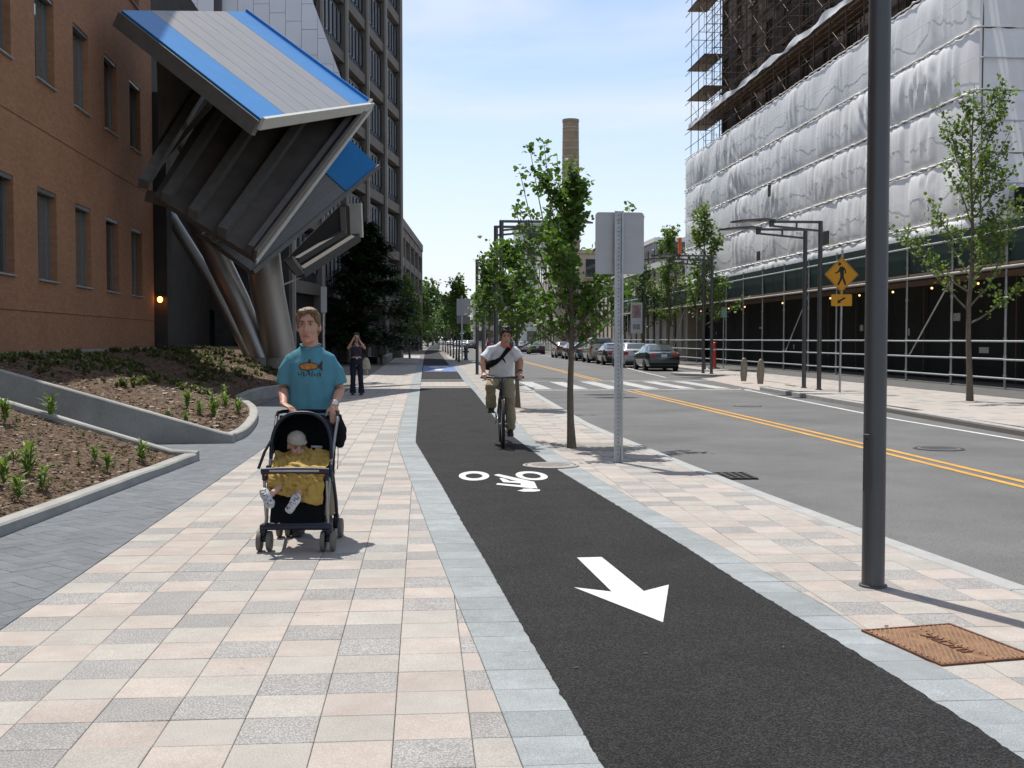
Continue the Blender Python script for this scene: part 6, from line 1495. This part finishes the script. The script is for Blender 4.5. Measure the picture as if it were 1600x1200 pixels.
for s, kn, an in ((-1,(-.105,-.12,.51),(-.10,-.04,.11)), (1,(.10,.04,.50),(.10,.28,.14))):
    b.tube([(s*.095,0,.93), bone((s*.095,0,.93),kn,.5), kn, bone(kn,an,.5), an], [.105,.098,.080,.075,.072], n=16, round_end=True)
loc_build(fuse(b, .012, 4, disp=.010, dscale=9), 'trousers', m_khaki, man)
m_shoe = mat('dark_leather', (.03,.026,.022), .5, var=.2); m_sole = mat('rubber_sole', (.05,.05,.05), .8, var=.1)
shoe(man, (-.10,-.04,.10), 0, m_shoe, m_sole); shoe(man, (.10,.28,.12), .05, m_shoe, m_sole, pitch=.25)
b = MB(); d = (WR_-V((.232,.03,1.145))).normalized(); c_ = WR_-d*.028; b.lathe([(.033,-.012),(.036,-.010),(.036,.010),(.033,.012)], c_, 20, axis=d); wch = loc_build(b, 'wristwatch', mat('watch_steel', (.55,.55,.55), .3, metal=.8, var=.1), man, 40)
b = MB(); b.lathe([(.018,0),(.018,.006)], c_+V((.01,-.036,.012)), 14, axis=(.2,-1,.3)); loc_build(b, 'watch_face', mat('watch_face', (.7,.7,.7), .3, var=0), wch, 40)

# ---- the stroller
so = V((PY(462,700,8.47).x, 8.47, 0)); st = thing('stroller', 'dark navy umbrella stroller with a ribbed hood and double wheels', 'stroller', so); st.rotation_euler.z = R(-4)
m_navy = mat('navy_plastic', (.010,.013,.028), .45, var=.1, scale=12); m_tubeg = mat('stroller_tube', (.30,.30,.30), .35, metal=.8, var=.08); m_fab = mat('black_fabric', (.010,.011,.014), .9, var=.2, scale=20, bump=.3, bscale=60, spec=.15)
m_wt = mat('grey_tyre', (.14,.13,.115), .85, var=.1)
def wheel_pair(c_, dx):
    for s in (-1, 1):
        p = V(c_)+V((s*dx,0,0)); b = MB(); r_ = .074
        b.lathe([(r_*.72,-.014),(r_*.94,-.016),(r_,-.009),(r_,.009),(r_*.94,.016),(r_*.72,.014)], p, 28, axis=(1,0,0)); o = loc_build(b, 'wheel', m_wt, st, 35)
        b = MB(); b.lathe([(.01,-.016),(r_*.30,-.013),(r_*.72,-.012),(r_*.72,.012),(r_*.30,.013),(.01,.016)], p, 24, axis=(1,0,0)); loc_build(b, 'hub', m_navy, o, 30)
    b = MB(); b.box(V(c_)+V((0,0,.055)), (.04,.05,.12), ch=.01); b.tube([V(c_)+V((-dx,0,0)), V(c_)+V((dx,0,0))], .008, n=8); loc_build(b, 'fork', m_navy, st, 40)
for x in (-.232,.232): wheel_pair((x,0,.076), .036)
for x in (-.205,.205): wheel_pair((x,.60,.076), .034)
def ptube(name, pts, r_, M, n=12): b = MB(); b.tube(pts, r_, n=n); return loc_build(b, name, M, st, 60)
for s in (-1, 1):
    ptube('side_tube', [(s*.225,.02,.17),(s*.222,.06,.34),(s*.225,.16,.58),(s*.230,.36,.80),(s*.235,.50,.95)], .013, m_tubeg)
    ptube('rear_leg', [(s*.21,.60,.15),(s*.218,.50,.30),(s*.224,.30,.52),(s*.222,.16,.60)], .014, m_navy)
    ptube('push_handle', [(s*.235,.50,.95),(s*.232,.54,.982),(s*.19,.56,.99)], .014, m_fab)
    ptube('front_strut', [(s*.222,.03,.2),(s*.228,.0,.40),(s*.226,-.02,.585)], .011, m_tubeg)
    b = MB(); b.box((s*.228,.15,.55), (.035,.05,.14), ch=.01); loc_build(b, 'joint', m_navy, st)
    b = MB(); b.box((s*.226,-.02,.555), (.03,.035,.07), ch=.008); loc_build(b, 'bar_socket', m_navy, st)
    b = MB(); b.lathe([(.008,0),(.008,.004)], (s*.212,-.045,.565), 10, axis=(0,-1,0)); loc_build(b, 'release_button', mat('marker_red', (.6,.04,.03)), st)
ptube('handle_bar', [(-.19,.56,.99),(0,.57,.992),(.19,.56,.99)], .014, m_fab)
b = MB(); b.tube([(-.245,-.03,.59),(-.12,-.045,.598),(0,-.05,.60),(.12,-.045,.598),(.245,-.03,.59)], [(.024,.018)]*5, n=14, up=(0,0,1)); bb_ = loc_build(b, 'bumper_bar', m_navy, st, 50)
b = MB(); b.box((0,-.069,.597), (.36,.004,.014), ch=.001); loc_build(b, 'bar_stripe', mat('grey_grip', (.32,.33,.35), .5, var=.1), bb_)
b = MB(); b.box((0,-.01,.185), (.50,.09,.045), ch=.012); b.box((0,-.035,.205), (.44,.04,.02), ch=.006); loc_build(b, 'footrest', m_navy, st)
for s in (-1, 1): b = MB(); b.box((s*.238,-.005,.155), (.05,.06,.10), ch=.012); loc_build(b, 'footrest_end', m_navy, st)
b = MB(); b.grid(lambda u, v: ((u-.5)*.40, .03+.10*v+.02*math.sin(u*3.1), .20+.24*v), 8, 6); b.grid(lambda u, v: ((u-.5)*.42, .12+.22*v, .44+.06*v*v-.02*math.sin(u*3.14)), 8, 6); b.grid(lambda u, v: ((u-.5)*.44, .34+.20*v+.03*math.sin(u*3.14), .46+.50*v), 8, 8)
for s in (-1, 1): b.grid(lambda u, v: (s*(.215), .10+.36*u, .42+.10*u+.32*v*u), 6, 4)
loc_build(b, 'seat_fabric', m_fab, st, 60)
b = MB()                                   # hood: an arch at the front rim sweeping back
def hood(u, v, o=0):
    a = math.pi*u; w = (.222+o)*(1-.08*v); y = .22+.36*v+.05*math.sin(a)*(1-v); top = .995+o-.05*v*v
    zb_ = .66+.12*v; return (w*math.cos(a)*(abs(math.cos(a))**-.22 if abs(math.cos(a)) > .05 else 1), y, zb_+(top-zb_)*max(0, math.sin(a))**.72)
b.grid(hood, 28, 12); hd2 = loc_build(b, 'hood', m_fab, st, 180); hd2.modifiers.new('s', 'SOLIDIFY').thickness = .008
b = MB(); b.tube([V(hood(k/30, 0, .004)) for k in range(31)], .0135, n=8)
for k in range(60): p = V(hood((k+.5)/60, .0, .010)); b.box(p+V((0,-.008,0)), (.006,.016,.006))
loc_build(b, 'hood_rim', m_navy, hd2, 50)
b = MB(); b.grid(lambda u, v: (lerp(-.2,.2,u), .585+.02*math.sin(u*3.1), .62+.36*v*(.75+.25*math.sin(u*3.14))), 8, 6); loc_build(b, 'back_panel', m_fab, st, 180)
ptube('strap', [(-.215,.2,.80),(-.25,.12,.72),(-.285,.06,.60)], [(.004,.014)]*3, m_fab); ptube('strap', [(.235,.5,.80),(.24,.48,.66),(.238,.46,.55)], [(.003,.006)]*3, m_fab)
b = MB(); b.tube([(.225,.57,.94),(.245,.57,.84),(.24,.56,.74)], [(.035,.035),(.055,.045),(.045,.035)], n=12, up=(1,0,0), round_end=True); loc_build(fuse(b, .012, 2, disp=.008, dscale=18), 'hanging_pouch', m_fab, st)
b = MB(); b.box((.10,.33,.735), (.085,.012,.018), rot=Matrix.Rotation(.05, 3, 'Y')); loc_build(b, 'label_tag', mat('pale_tag', (.4,.4,.42), .6, var=.05), st)
# ---- the child asleep in it
ck = thing('person', 'sleeping small child in a pale hat under a yellow coat in the stroller', 'person', so+Matrix.Rotation(R(-4), 3, 'Z') @ V((0,.3,.44))); ck.rotation_euler.z = R(-4)
coff = V((0,.3,.44)); L_ = lambda p: V(p)-coff
b = MB(); chc = L_((-.045,.30,.745)); Rc = Matrix.Rotation(R(22), 3, 'Z') @ Matrix.Rotation(R(18), 3, 'X'); head_shapes(b, chc, Rc, .80, .9)
limb(b, [L_((-.03,.34,.66)), L_((-.02,.36,.60))], [.035,.045]); b.tube([L_(p) for p in ((-.01,.36,.62),(0,.33,.53),(0,.26,.49))], [(.10,.07),(.11,.08),(.11,.08)], n=16, up=(1,0,0), round_end=True)
for s, kx, ax_ in ((-1,(-.10,.06,.50),(-.165,-.09,.425)), (1,(.04,.06,.49),(.012,-.085,.385))): leg_chain(b, L_((s*.05,.26,.48)), L_(kx), L_(ax_), .55)
for s in (-1, 1): arm_chain(b, L_((s*.10,.36,.61)), L_((s*.14,.28,.53)), L_((s*.06,.18,.56)), .6); hand_shapes(b, L_((s*.06,.18,.56)), (-s,-.3,0), (0,-.2,-1), s, .5, .55)
loc_build(fuse(b, .006, 3), 'body', m_skin2, ck); face_parts(ck, chc, Rc, .80, m_hair_b)

b = MB(); hair_shell(b, chc, Rc, .80, [((0,.020,.066),(.090,.102,.072)), ((0,.035,.030),(.088,.085,.05)), ((0,-.060,.062),(.086,.062,.010)), ((0,.0,.050),(.100,.112,.012))]); loc_build(fuse(b, .006, 2, disp=.004, dscale=25), 'sun_hat', mat('pale_hat', (.34,.31,.26), .9, var=.08, scale=20, bump=.2, bscale=60), ck)
m_coat = mat('yellow_coat', (.40,.27,.075), .8, var=.12, scale=9, bump=.35, bscale=25, spec=.2)
b = MB()
def coat(u, v):
    x = (u-.5)*.43; edge = .5+.5*math.cos((u-.5)*6.28)
    low = lerp(.43, .345, min(1, max(0, (u-.15)/.65)))
    keys = [(.0,.33,.700),(.22,.25,.662),(.45,.13,.605),(.62,.02,.565),(.75,-.02,.51),(1.0,-.015,low)]
    for (a, y0, z0), (c_, y1, z1) in zip(keys[:-1], keys[1:]):
        if a <= v <= c_: f = (v-a)/(c_-a); y = lerp(y0, y1, f); z = lerp(z0, z1, f); break
    w1 = mnoise.noise(V((x*9+v*3, v*3, 1.0))); w2 = 1-2*abs(mnoise.noise(V((x*17-v*3.5+1.2*mnoise.noise(V((x*6, v*4, 0))), v*2.2+x*3, 4.0)))); w3 = 1-2*abs(mnoise.noise(V((x*5+v*9, v*12-x*9, 8.0))))
    d = .035*w1+.022*w2+.020*w3-.02; y -= d*(.5+.5*v)+.012*edge; z += d*(1-.6*v)+.02*edge*(1-v)
    if abs(v-.60) < .12: y = max(y, -.020)      # behind the bumper bar
    return L_((x*(1.04-.12*v)+.012*mnoise.noise(V((v*12, u*3, 2)))+.015*(1-v), y, z))
b.grid(coat, 70, 70); ct = loc_build(b, 'yellow_coat', m_coat, ck, 180); ct.modifiers.new('s', 'SOLIDIFY').thickness = .005
m_wshoe = mat('white_trainer', (.55,.56,.60), .6, var=.15, scale=40); m_tread = mat('tread', (.05,.055,.065), .8, var=.7, scale=55, c2=(.42,.42,.42), detail=1)
for c_, rz_, rx_ in ((L_((-.185,-.13,.405)), -.45, .95), (L_((.0,-.125,.365)), .55, .85)):
    Rm = Matrix.Rotation(rz_, 3, 'Y') @ Matrix.Rotation(R(-12), 3, 'X'); b = MB()
    # sole faces the camera (-Y), the toe points up
    b.tube([c_+Rm @ V(p) for p in ((0,.025,-.045),(0,.022,-.01),(0,.020,.035),(0,.022,.062))], [(.030,.030),(.031,.034),(.034,.028),(.026,.018)], n=14, up=tuple(Rm @ V((1,0,0))), round_end=True)
    b.tube([c_+Rm @ V((0,.03,-.035)), c_+Rm @ V((0,.075,-.025))], [.030,.029], n=12); o = loc_build(fuse(b, .006, 2), 'trainer', m_wshoe, ck)
    b = MB(); out = [(.020,-.070),(.030,-.055),(.028,-.01),(.036,.035),(.030,.065),(.012,.082)]; P = [V((x,-.012,z)) for x, z in out]+[V((-x,-.012,z)) for x, z in out[::-1]]
    b.slab([c_+Rm @ p for p in P], Rm @ V((0,.014,0))); so_ = loc_build(b, 'sole', m_wshoe, o)
    b = MB()
    for k in range(7): z = -.055+k*.02; w = .022+.008*math.sin(k*1.1); b.box(c_+Rm @ V((0,-.0135,z)), (2*w,.004,.010), rot=Rm @ Matrix.Rotation(.25*(-1)**k, 3, 'Y'))
    loc_build(b, 'tread', m_tread, so_)

# ---- the woman taking a picture
wp = G(557.5,617); wo = thing('person', 'woman in a purple top and jeans holding a camera to her face', 'person', wp); k_ = 1.07
m_jean = mat('dark_denim', (.012,.018,.035), .9, var=.2, scale=12, bump=.2, bscale=40); m_top = mat('purple_top', (.045,.035,.065), .85, var=.15, scale=10)
hc = V((.0,-.05,1.50)*1) if False else V((.0,-.05,1.50)); b = MB(); head_shapes(b, hc, I3, .93, .9)
limb(b, [(0,0,1.30),(0,-.015,1.37),(0,-.03,1.43)], [.055,.047,.046])
b.tube([(0,0,z) for z in (.84,.92,1.02,1.14,1.24,1.31,1.35)], [(.155,.105),(.145,.10),(.118,.085),(.135,.10),(.15,.10),(.135,.08),(.06,.055)], n=20, up=(1,0,0), round_end=True)
EL, ER = V((-.215,-.12,1.21)), V((.215,-.12,1.21)); WL, WR_ = V((-.085,-.215,1.425)), V((.085,-.215,1.425))
arm_chain(b, (-.155,0,1.295), EL, WL, .82); arm_chain(b, (.155,0,1.295), ER, WR_, .82)
hand_shapes(b, WL, (.35,-.2,.75), (.5,-.5,0), 1, .5, .85); hand_shapes(b, WR_, (-.35,-.2,.75), (-.5,-.5,0), -1, .5, .85)
leg_chain(b, (-.085,0,.84), (-.095,-.01,.46), (-.105,.01,.08), .92); leg_chain(b, (.085,0,.84), (.10,-.02,.46), (.125,-.01,.08), .92)
loc_build(fuse(b, .009, 3), 'body', m_skin2, wo); face_parts(wo, hc, I3, .93, m_hair_d)
b = MB(); hair_shell(b, hc, I3, .93, [((0,.025,.045),(.088,.10,.09)), ((.03,-.05,.085),(.05,.04,.03)), ((-.04,-.045,.08),(.045,.04,.035)), ((0,.06,-.06),(.085,.055,.12)), ((.085,.02,-.09),(.032,.05,.12)), ((-.085,.02,-.09),(.032,.05,.12)), ((.10,0,-.18),(.03,.04,.07)), ((-.10,0,-.18),(.03,.04,.07))]); loc_build(fuse(b, .009, 2, disp=.012, dscale=30, dz=.3), 'hair', m_hair_d, wo)
b = MB(); b.tube([(0,0,z) for z in (1.0,1.06,1.14,1.23,1.30)], [(.130,.096),(.130,.096),(.145,.112),(.155,.108),(.12,.075)], n=22, up=(1,0,0))
for s in (-1, 1): b.tube([(s*.09,-.07,1.25),(s*.085,-.03,1.335),(s*.09,.04,1.28)], .016, n=8)
loc_build(fuse(b, .009, 3, disp=.006, dscale=12), 'tank_top', m_top, wo)
b = MB(); b.tube([(0,0,z) for z in (.78,.86,.955)], [(.165,.12),(.165,.118),(.146,.104)], n=22, up=(1,0,0))
for s, kn, an in ((-1,(-.095,-.01,.46),(-.105,.01,.05)), (1,(.10,-.02,.46),(.125,-.01,.05))): b.tube([(s*.085,0,.84), bone((s*.085,0,.84),kn,.5), kn, bone(kn,an,.5), an], [.092,.083,.068,.068,.088], n=14, round_end=False)
jn = loc_build(fuse(b, .010, 3, disp=.006, dscale=12), 'jeans', m_jean, wo)
b = MB(); b.tube([(.150*math.cos(2*math.pi*k/24), .108*math.sin(2*math.pi*k/24), .945) for k in range(25)], [(.016,.006)]*25, n=6, up=(0,0,1)); loc_build(b, 'belt', mat('black_belt', (.02,.02,.02), .5, var=.1), jn)
b = MB(); b.box((.01,-.122,.945), (.05,.012,.035), ch=.005); loc_build(b, 'buckle', mat('watch_steel', (.5,.5,.5)), jn)
for x in (-.105,.125): shoe(wo, (x,-.0,.085), .1*(1 if x > 0 else -1)*-1, m_shoe, m_sole, .92)
wo.scale = (k_, k_, k_)
wcm = thing('camera', 'small silver camera held to the woman\'s face', 'camera', wp+V((0,-.235,1.505))*k_)
b = MB(); b.box((0,0,0), (.105,.035,.062), ch=.008); loc_build(b, 'camera_body', mat('camera_silver', (.6,.6,.6), .35, metal=.5, var=.05), wcm); b = MB(); b.lathe([(.025,0),(.024,.025),(.018,.028)], (0,-.016,0), 18, axis=(0,-1,0)); loc_build(b, 'lens', m_trim, wcm, 40); b = MB(); b.box((.035,-.018,.02), (.018,.004,.010)); loc_build(b, 'flash', m_plate, wcm)
bgp = wp+V((.235,-.02,.80))*k_; bag = thing('shoulder_bag', 'pale canvas bag on the woman\'s hip, strap across her chest', 'bag', bgp)
b = MB(); b.tube([(0,0,.13),(.005,0,.0),(.02,0,-.12)], [(.085,.05),(.125,.06),(.13,.05)], n=16, up=(1,0,0), round_end=True); loc_build(fuse(b, .012, 2, disp=.012, dscale=14), 'pouch', mat('canvas', (.40,.36,.28), .9, var=.1, scale=14, bump=.2, bscale=50), bag)
b = MB(); b.tube([(-.02,-.03,.14),(-.10,-.11,.30),(-.22,-.135,.44),(-.33,-.06,.575),(-.34,.04,.575),(-.20,.13,.40),(.0,.05,.15)], [(.016,.004)]*7, n=6); loc_build(b, 'strap', m_trim, bag, 60)
b = MB(); b.tube([(.03,-.02,-.16),(.045,-.02,-.30)], [.03,.018], n=8); loc_build(b, 'hanging_scarf', mat('canvas', (.4,.36,.28)), bag)

# ---- the cyclist and his bicycle
cp_ = G(785.5,699.5); bk = thing('bicycle', 'black bicycle ridden towards the camera on the bicycle path', 'bicycle', cp_); bk.rotation_euler.z = R(-2)
m_bk = mat('bike_black', (.014,.014,.016), .35, metal=.3, var=.05, coat=.5); m_alloy = mat('alloy', (.55,.55,.55), .3, metal=.9, var=.06)
def bpart(name, M, fn, par=None, smooth=50): b = MB(); fn(b); return loc_build(b, name, M, par or bk, smooth)
for y, nm in ((0,'front_wheel'),(1.06,'rear_wheel')):
    r_ = .335; wl = bpart(nm, mat('tyre', (.02,.02,.02)), lambda b: b.tube([(0, y+r_*math.cos(2*math.pi*k/40), .34+r_*math.sin(2*math.pi*k/40)) for k in range(41)], .0235, n=10, cap=False))
    bpart('rim', m_alloy, lambda b: b.tube([(0, y+.303*math.cos(2*math.pi*k/40), .34+.303*math.sin(2*math.pi*k/40)) for k in range(41)], (.012), n=6, cap=False), wl)
    def spk(b):
        for k in range(28): a = 2*math.pi*k/28; b.tube([((-1)**k*.03, y+.02*math.cos(a+.8), .34+.02*math.sin(a+.8)), (0, y+.30*math.cos(a), .34+.30*math.sin(a))], .0016, n=4)
    bpart('spokes', m_alloy, spk, wl); bpart('hub', m_alloy, lambda b: b.lathe([(.008,-.06),(.02,-.035),(.016,0),(.02,.035),(.008,.06)], (0,y,.34), 12, axis=(1,0,0)), wl)
def fr(b):
    ht, hb_, bbk, sc2, rh = V((0,.17,.92)), V((0,.12,.74)), V((0,.62,.30)), V((0,.80,.82)), V((0,1.06,.34))
    b.tube([ht, hb_], .022, n=10); b.tube([hb_+V((0,.01,.03)), bbk], .021, n=10); b.tube([ht+V((0,.01,-.04)), sc2], .017, n=10); b.tube([bbk, sc2], .017, n=10)
    for s in (-1, 1): b.tube([bbk+V((s*.02,0,0)), rh+V((s*.06,0,0))], .009, n=6); b.tube([sc2+V((s*.012,0,-.03)), rh+V((s*.06,0,0))], .008, n=6)
bpart('frame', m_bk, fr)
def fk(b):
    b.tube([(0,.12,.74),(0,.105,.70)], .022, n=10)
    for s in (-1, 1): b.tube([(s*.01,.105,.715),(s*.048,.09,.70),(s*.055,.05,.52),(s*.055,0,.34)], [.016,.017,.015,.010], n=8)
bpart('fork', m_bk, fk)
bpart('stem', m_bk, lambda b: (b.tube([(0,.17,.92),(0,.175,.985)], .016, n=10), b.tube([(0,.175,.98),(0,.10,1.0)], .015, n=10)))
hb2 = bpart('handlebar', m_bk, lambda b: b.tube([(-.30,.17,1.0),(-.22,.14,1.005),(-.10,.10,1.0),(0,.095,.998),(.10,.10,1.0),(.22,.14,1.005),(.30,.17,1.0)], .0125, n=10))
for s in (-1, 1):
    bpart('grip', m_trim, lambda b: b.tube([(s*.31,.175,1.0),(s*.20,.135,1.004)], .017, n=10), hb2); bpart('brake_lever', m_bk, lambda b: b.tube([(s*.16,.10,.99),(s*.19,.07,.975),(s*.29,.09,.96)], [.010,.007,.005], n=6), hb2)
    bpart('brake_cable', m_trim, lambda b: b.tube([(s*.15,.09,.99),(s*.07,.0,1.02),(s*.02,.02,.93),(s*.02,.08,.75)], .003, n=5), hb2)
    bpart('crank', m_alloy, lambda b: b.box((s*.085, .62+.0, .30+s*-.085*1), (.015,.03,.18), ch=.005)); bpart('pedal', m_trim, lambda b: b.box((s*.14, .60, .30-s*.17), (.09,.09,.02), ch=.005))
bpart('chainring', m_alloy, lambda b: b.lathe([(.09,-.003),(.09,.003)], (-.05,.62,.30), 28, axis=(1,0,0))); bpart('seat_post', m_alloy, lambda b: b.tube([(0,.80,.82),(0,.835,.93)], .014, n=8)); bpart('saddle', m_trim, lambda b: b.tube([(0,.68,.955),(0,.80,.955),(0,.93,.965)], [(.02,.02),(.022,.045),(.025,.075)], n=12, up=(0,0,1), round_end=True))
bpart('chain', m_iron, lambda b: (b.tube([(-.05,.60,.385),(-.05,1.06,.375)], .005, n=4), b.tube([(-.05,.60,.215),(-.05,1.06,.305)], .005, n=4)))
rd = thing('person', 'cyclist in a white t-shirt and khaki trousers riding towards the camera', 'person', cp_); rd.rotation_euler.z = R(-2)
hc = V((.055,.20,1.595)); Rh = Matrix.Rotation(R(3), 3, 'Z') @ Matrix.Rotation(R(10), 3, 'X'); b = MB(); head_shapes(b, hc, Rh, .98, 1.0)
limb(b, [(.02,.38,1.42),(.03,.30,1.48),(.045,.235,1.545)], [.066,.056,.053])
b.tube([(0,.80,.95),(0,.74,1.05),(.0,.62,1.20),(.005,.48,1.33),(.01,.41,1.38)], [(.14,.10),(.14,.10),(.135,.10),(.15,.10),(.12,.07)], n=20, up=(1,0,0), round_end=True)
WL, WR_ = V((-.262,.235,1.055)), V((.262,.235,1.055)); EL, ER = V((-.285,.34,1.235)), V((.275,.345,1.235))
arm_chain(b, (-.170,.39,1.385), EL, WL, .95); arm_chain(b, (.185,.39,1.385), ER, WR_, .95)
hand_shapes(b, WL, (.05,-.9,-.25), (.15,-.2,-1), 1, .75, .98); hand_shapes(b, WR_, (-.05,-.9,-.25), (-.15,-.2,-1), -1, .75, .98)
kL, aL, kR_, aR = V((-.16,.40,.86)), V((-.155,.64,.545)), V((.125,.42,.68)), V((.135,.60,.235))
leg_chain(b, (-.09,.78,.95), kL, aL, .8); leg_chain(b, (.09,.78,.95), kR_, aR, .8)
loc_build(fuse(b, .0075, 3), 'body', m_skin, rd); face_parts(rd, hc, Rh, .98, m_hair_d)
b = MB(); hair_shell(b, hc, Rh, .98, [((0,.02,.048),(.085,.098,.095)), ((.02,-.06,.088),(.055,.036,.030)), ((-.035,-.056,.086),(.042,.036,.030)), ((0,.06,-.02),(.075,.055,.075)), ((.074,-.005,.02),(.014,.026,.045)), ((-.074,-.005,.02),(.014,.026,.045)), ((0,.0,.125),(.06,.07,.03))]); loc_build(fuse(b, .006, 1, disp=.013, dscale=48), 'hair', m_hair_d, rd)
m_wt_ = mat('white_cotton', (.66,.68,.74), .9, var=.05, scale=5, bump=.25, bscale=22, spec=.15)
b = MB(); b.tube([(0,.80,1.0),(0,.72,1.07),(0,.62,1.18),(.003,.50,1.32),(.006,.41,1.40),(.018,.35,1.445),(.026,.315,1.475)], [(.172,.14),(.175,.14),(.178,.135),(.182,.125),(.150,.095),(.095,.075),(.072,.062)], n=28, up=(1,0,0))
for s, sh, el in ((-1,(-.170,.39,1.385),EL), (1,(.185,.39,1.385),ER)): b.tube([(s*.08,.40,1.415), sh, bone(sh,el,.45), bone(sh,el,.80)], [.06,.066,.070,.076], n=16)
loc_build(fuse(b, .010, 5, disp=.014, dscale=7.5, seed=5), 't_shirt', m_wt_, rd)
m_kh2 = mat('khaki_trousers', (.30,.26,.17), .9, var=.1, scale=6, bump=.35, bscale=20, spec=.15)
b = MB(); b.tube([(0,.84,.92),(0,.78,1.0),(0,.72,1.07)], [(.165,.13),(.165,.13),(.155,.12)], n=22, up=(1,0,0), round_end=True)
for s, kn, an in ((-1,kL,aL), (1,kR_,aR)): b.tube([(s*.09,.78,.96), bone((s*.09,.78,.96),kn,.5), kn, bone(kn,an,.5), bone(kn,an,.92)], [.098,.092,.078,.076,.080], n=16, round_end=True)
loc_build(fuse(b, .011, 4, disp=.015, dscale=9, seed=3), 'trousers', m_kh2, rd)
shoe(rd, aL+V((0,0,.0)), .05, m_trim, m_sole, .98, -.1); shoe(rd, aR+V((0,0,.0)), -.05, m_trim, m_sole, .98, .15)
b = MB(); d = (WR_-ER).normalized(); b.lathe([(.031,-.012),(.034,-.01),(.034,.01),(.031,.012)], WR_-d*.04, 16, axis=d); loc_build(b, 'wristwatch', m_trim, rd, 40)
mb_ = thing('messenger_bag', 'black messenger bag with its strap knotted across the cyclist\'s chest', 'bag', cp_+V((0,.6,1.3))); mb_.rotation_euler.z = R(-2); mo = V((0,.6,1.3))
b = MB(); P = [(.165,.46,1.515),(.150,.345,1.47),(.115,.295,1.415),(.060,.30,1.34),(.0,.345,1.265),(-.07,.40,1.215),(-.14,.47,1.185),(-.20,.58,1.17)]
b.tube([V(p)-mo for p in P], [(.012,.036),(.012,.040),(.013,.040),(.013,.032),(.014,.026),(.016,.042),(.018,.055),(.015,.05)], n=10, up=(0,-1,.3), round_end=True); loc_build(b, 'strap', m_fab, mb_, 60)
b = MB(); b.tube([V(p)-mo for p in ((.02,.335,1.285),(.05,.315,1.25),(.075,.33,1.205))], [.018,.014,.006], n=8); loc_build(b, 'strap_tail', m_fab, mb_, 60)
b = MB(); b.box(V((.132,.298,1.425))-mo, (.035,.02,.075), rot=Matrix.Rotation(-.5, 3, 'Y'), ch=.005); loc_build(b, 'red_patch', mat('marker_red', (.6,.04,.03)), mb_)
b = MB(); b.tube([V(p)-mo for p in ((-.20,.78,1.22),(0,.80,1.26),(.2,.72,1.36))], [(.06,.14),(.08,.17),(.06,.14)], n=14, up=(0,1,.3), round_end=True); loc_build(b, 'satchel', m_fab, mb_, 60)
# far pedestrians
for k, (u, v, h, c_) in enumerate([(642,541.5,1.65,(.05,.06,.1)),(651,540.5,1.7,(.04,.04,.04))]):
    p = PY(u, v, 150); p.z = 0; t = thing('person', ['far figure in blue sitting by the lower concrete building','far dark figure walking by the lower concrete building'][k], 'person', p)
    b = MB(); b.tube([(0,0,z) for z in (.85,1.0,1.2,1.4)], [(.17,.12),(.16,.11),(.2,.12),(.1,.08)], n=10, up=(1,0,0)); b.ball((0,0,1.58), (.09,.11,.13), 10, 8); b.tube([(0,0,1.38),(0,0,1.5)], .06, n=8)
    for s in (-1, 1): leg_chain(b, (s*.09,0,.88), (s*.1,0,.45), (s*.1,0,.06)); arm_chain(b, (s*.2,0,1.38), (s*.25,0,1.1), (s*.22,-.1,.9))
    loc_build(fuse(b, .03, 2), 'body', mat('far_clothes_%d' % k, c_, .9, var=.1), t)
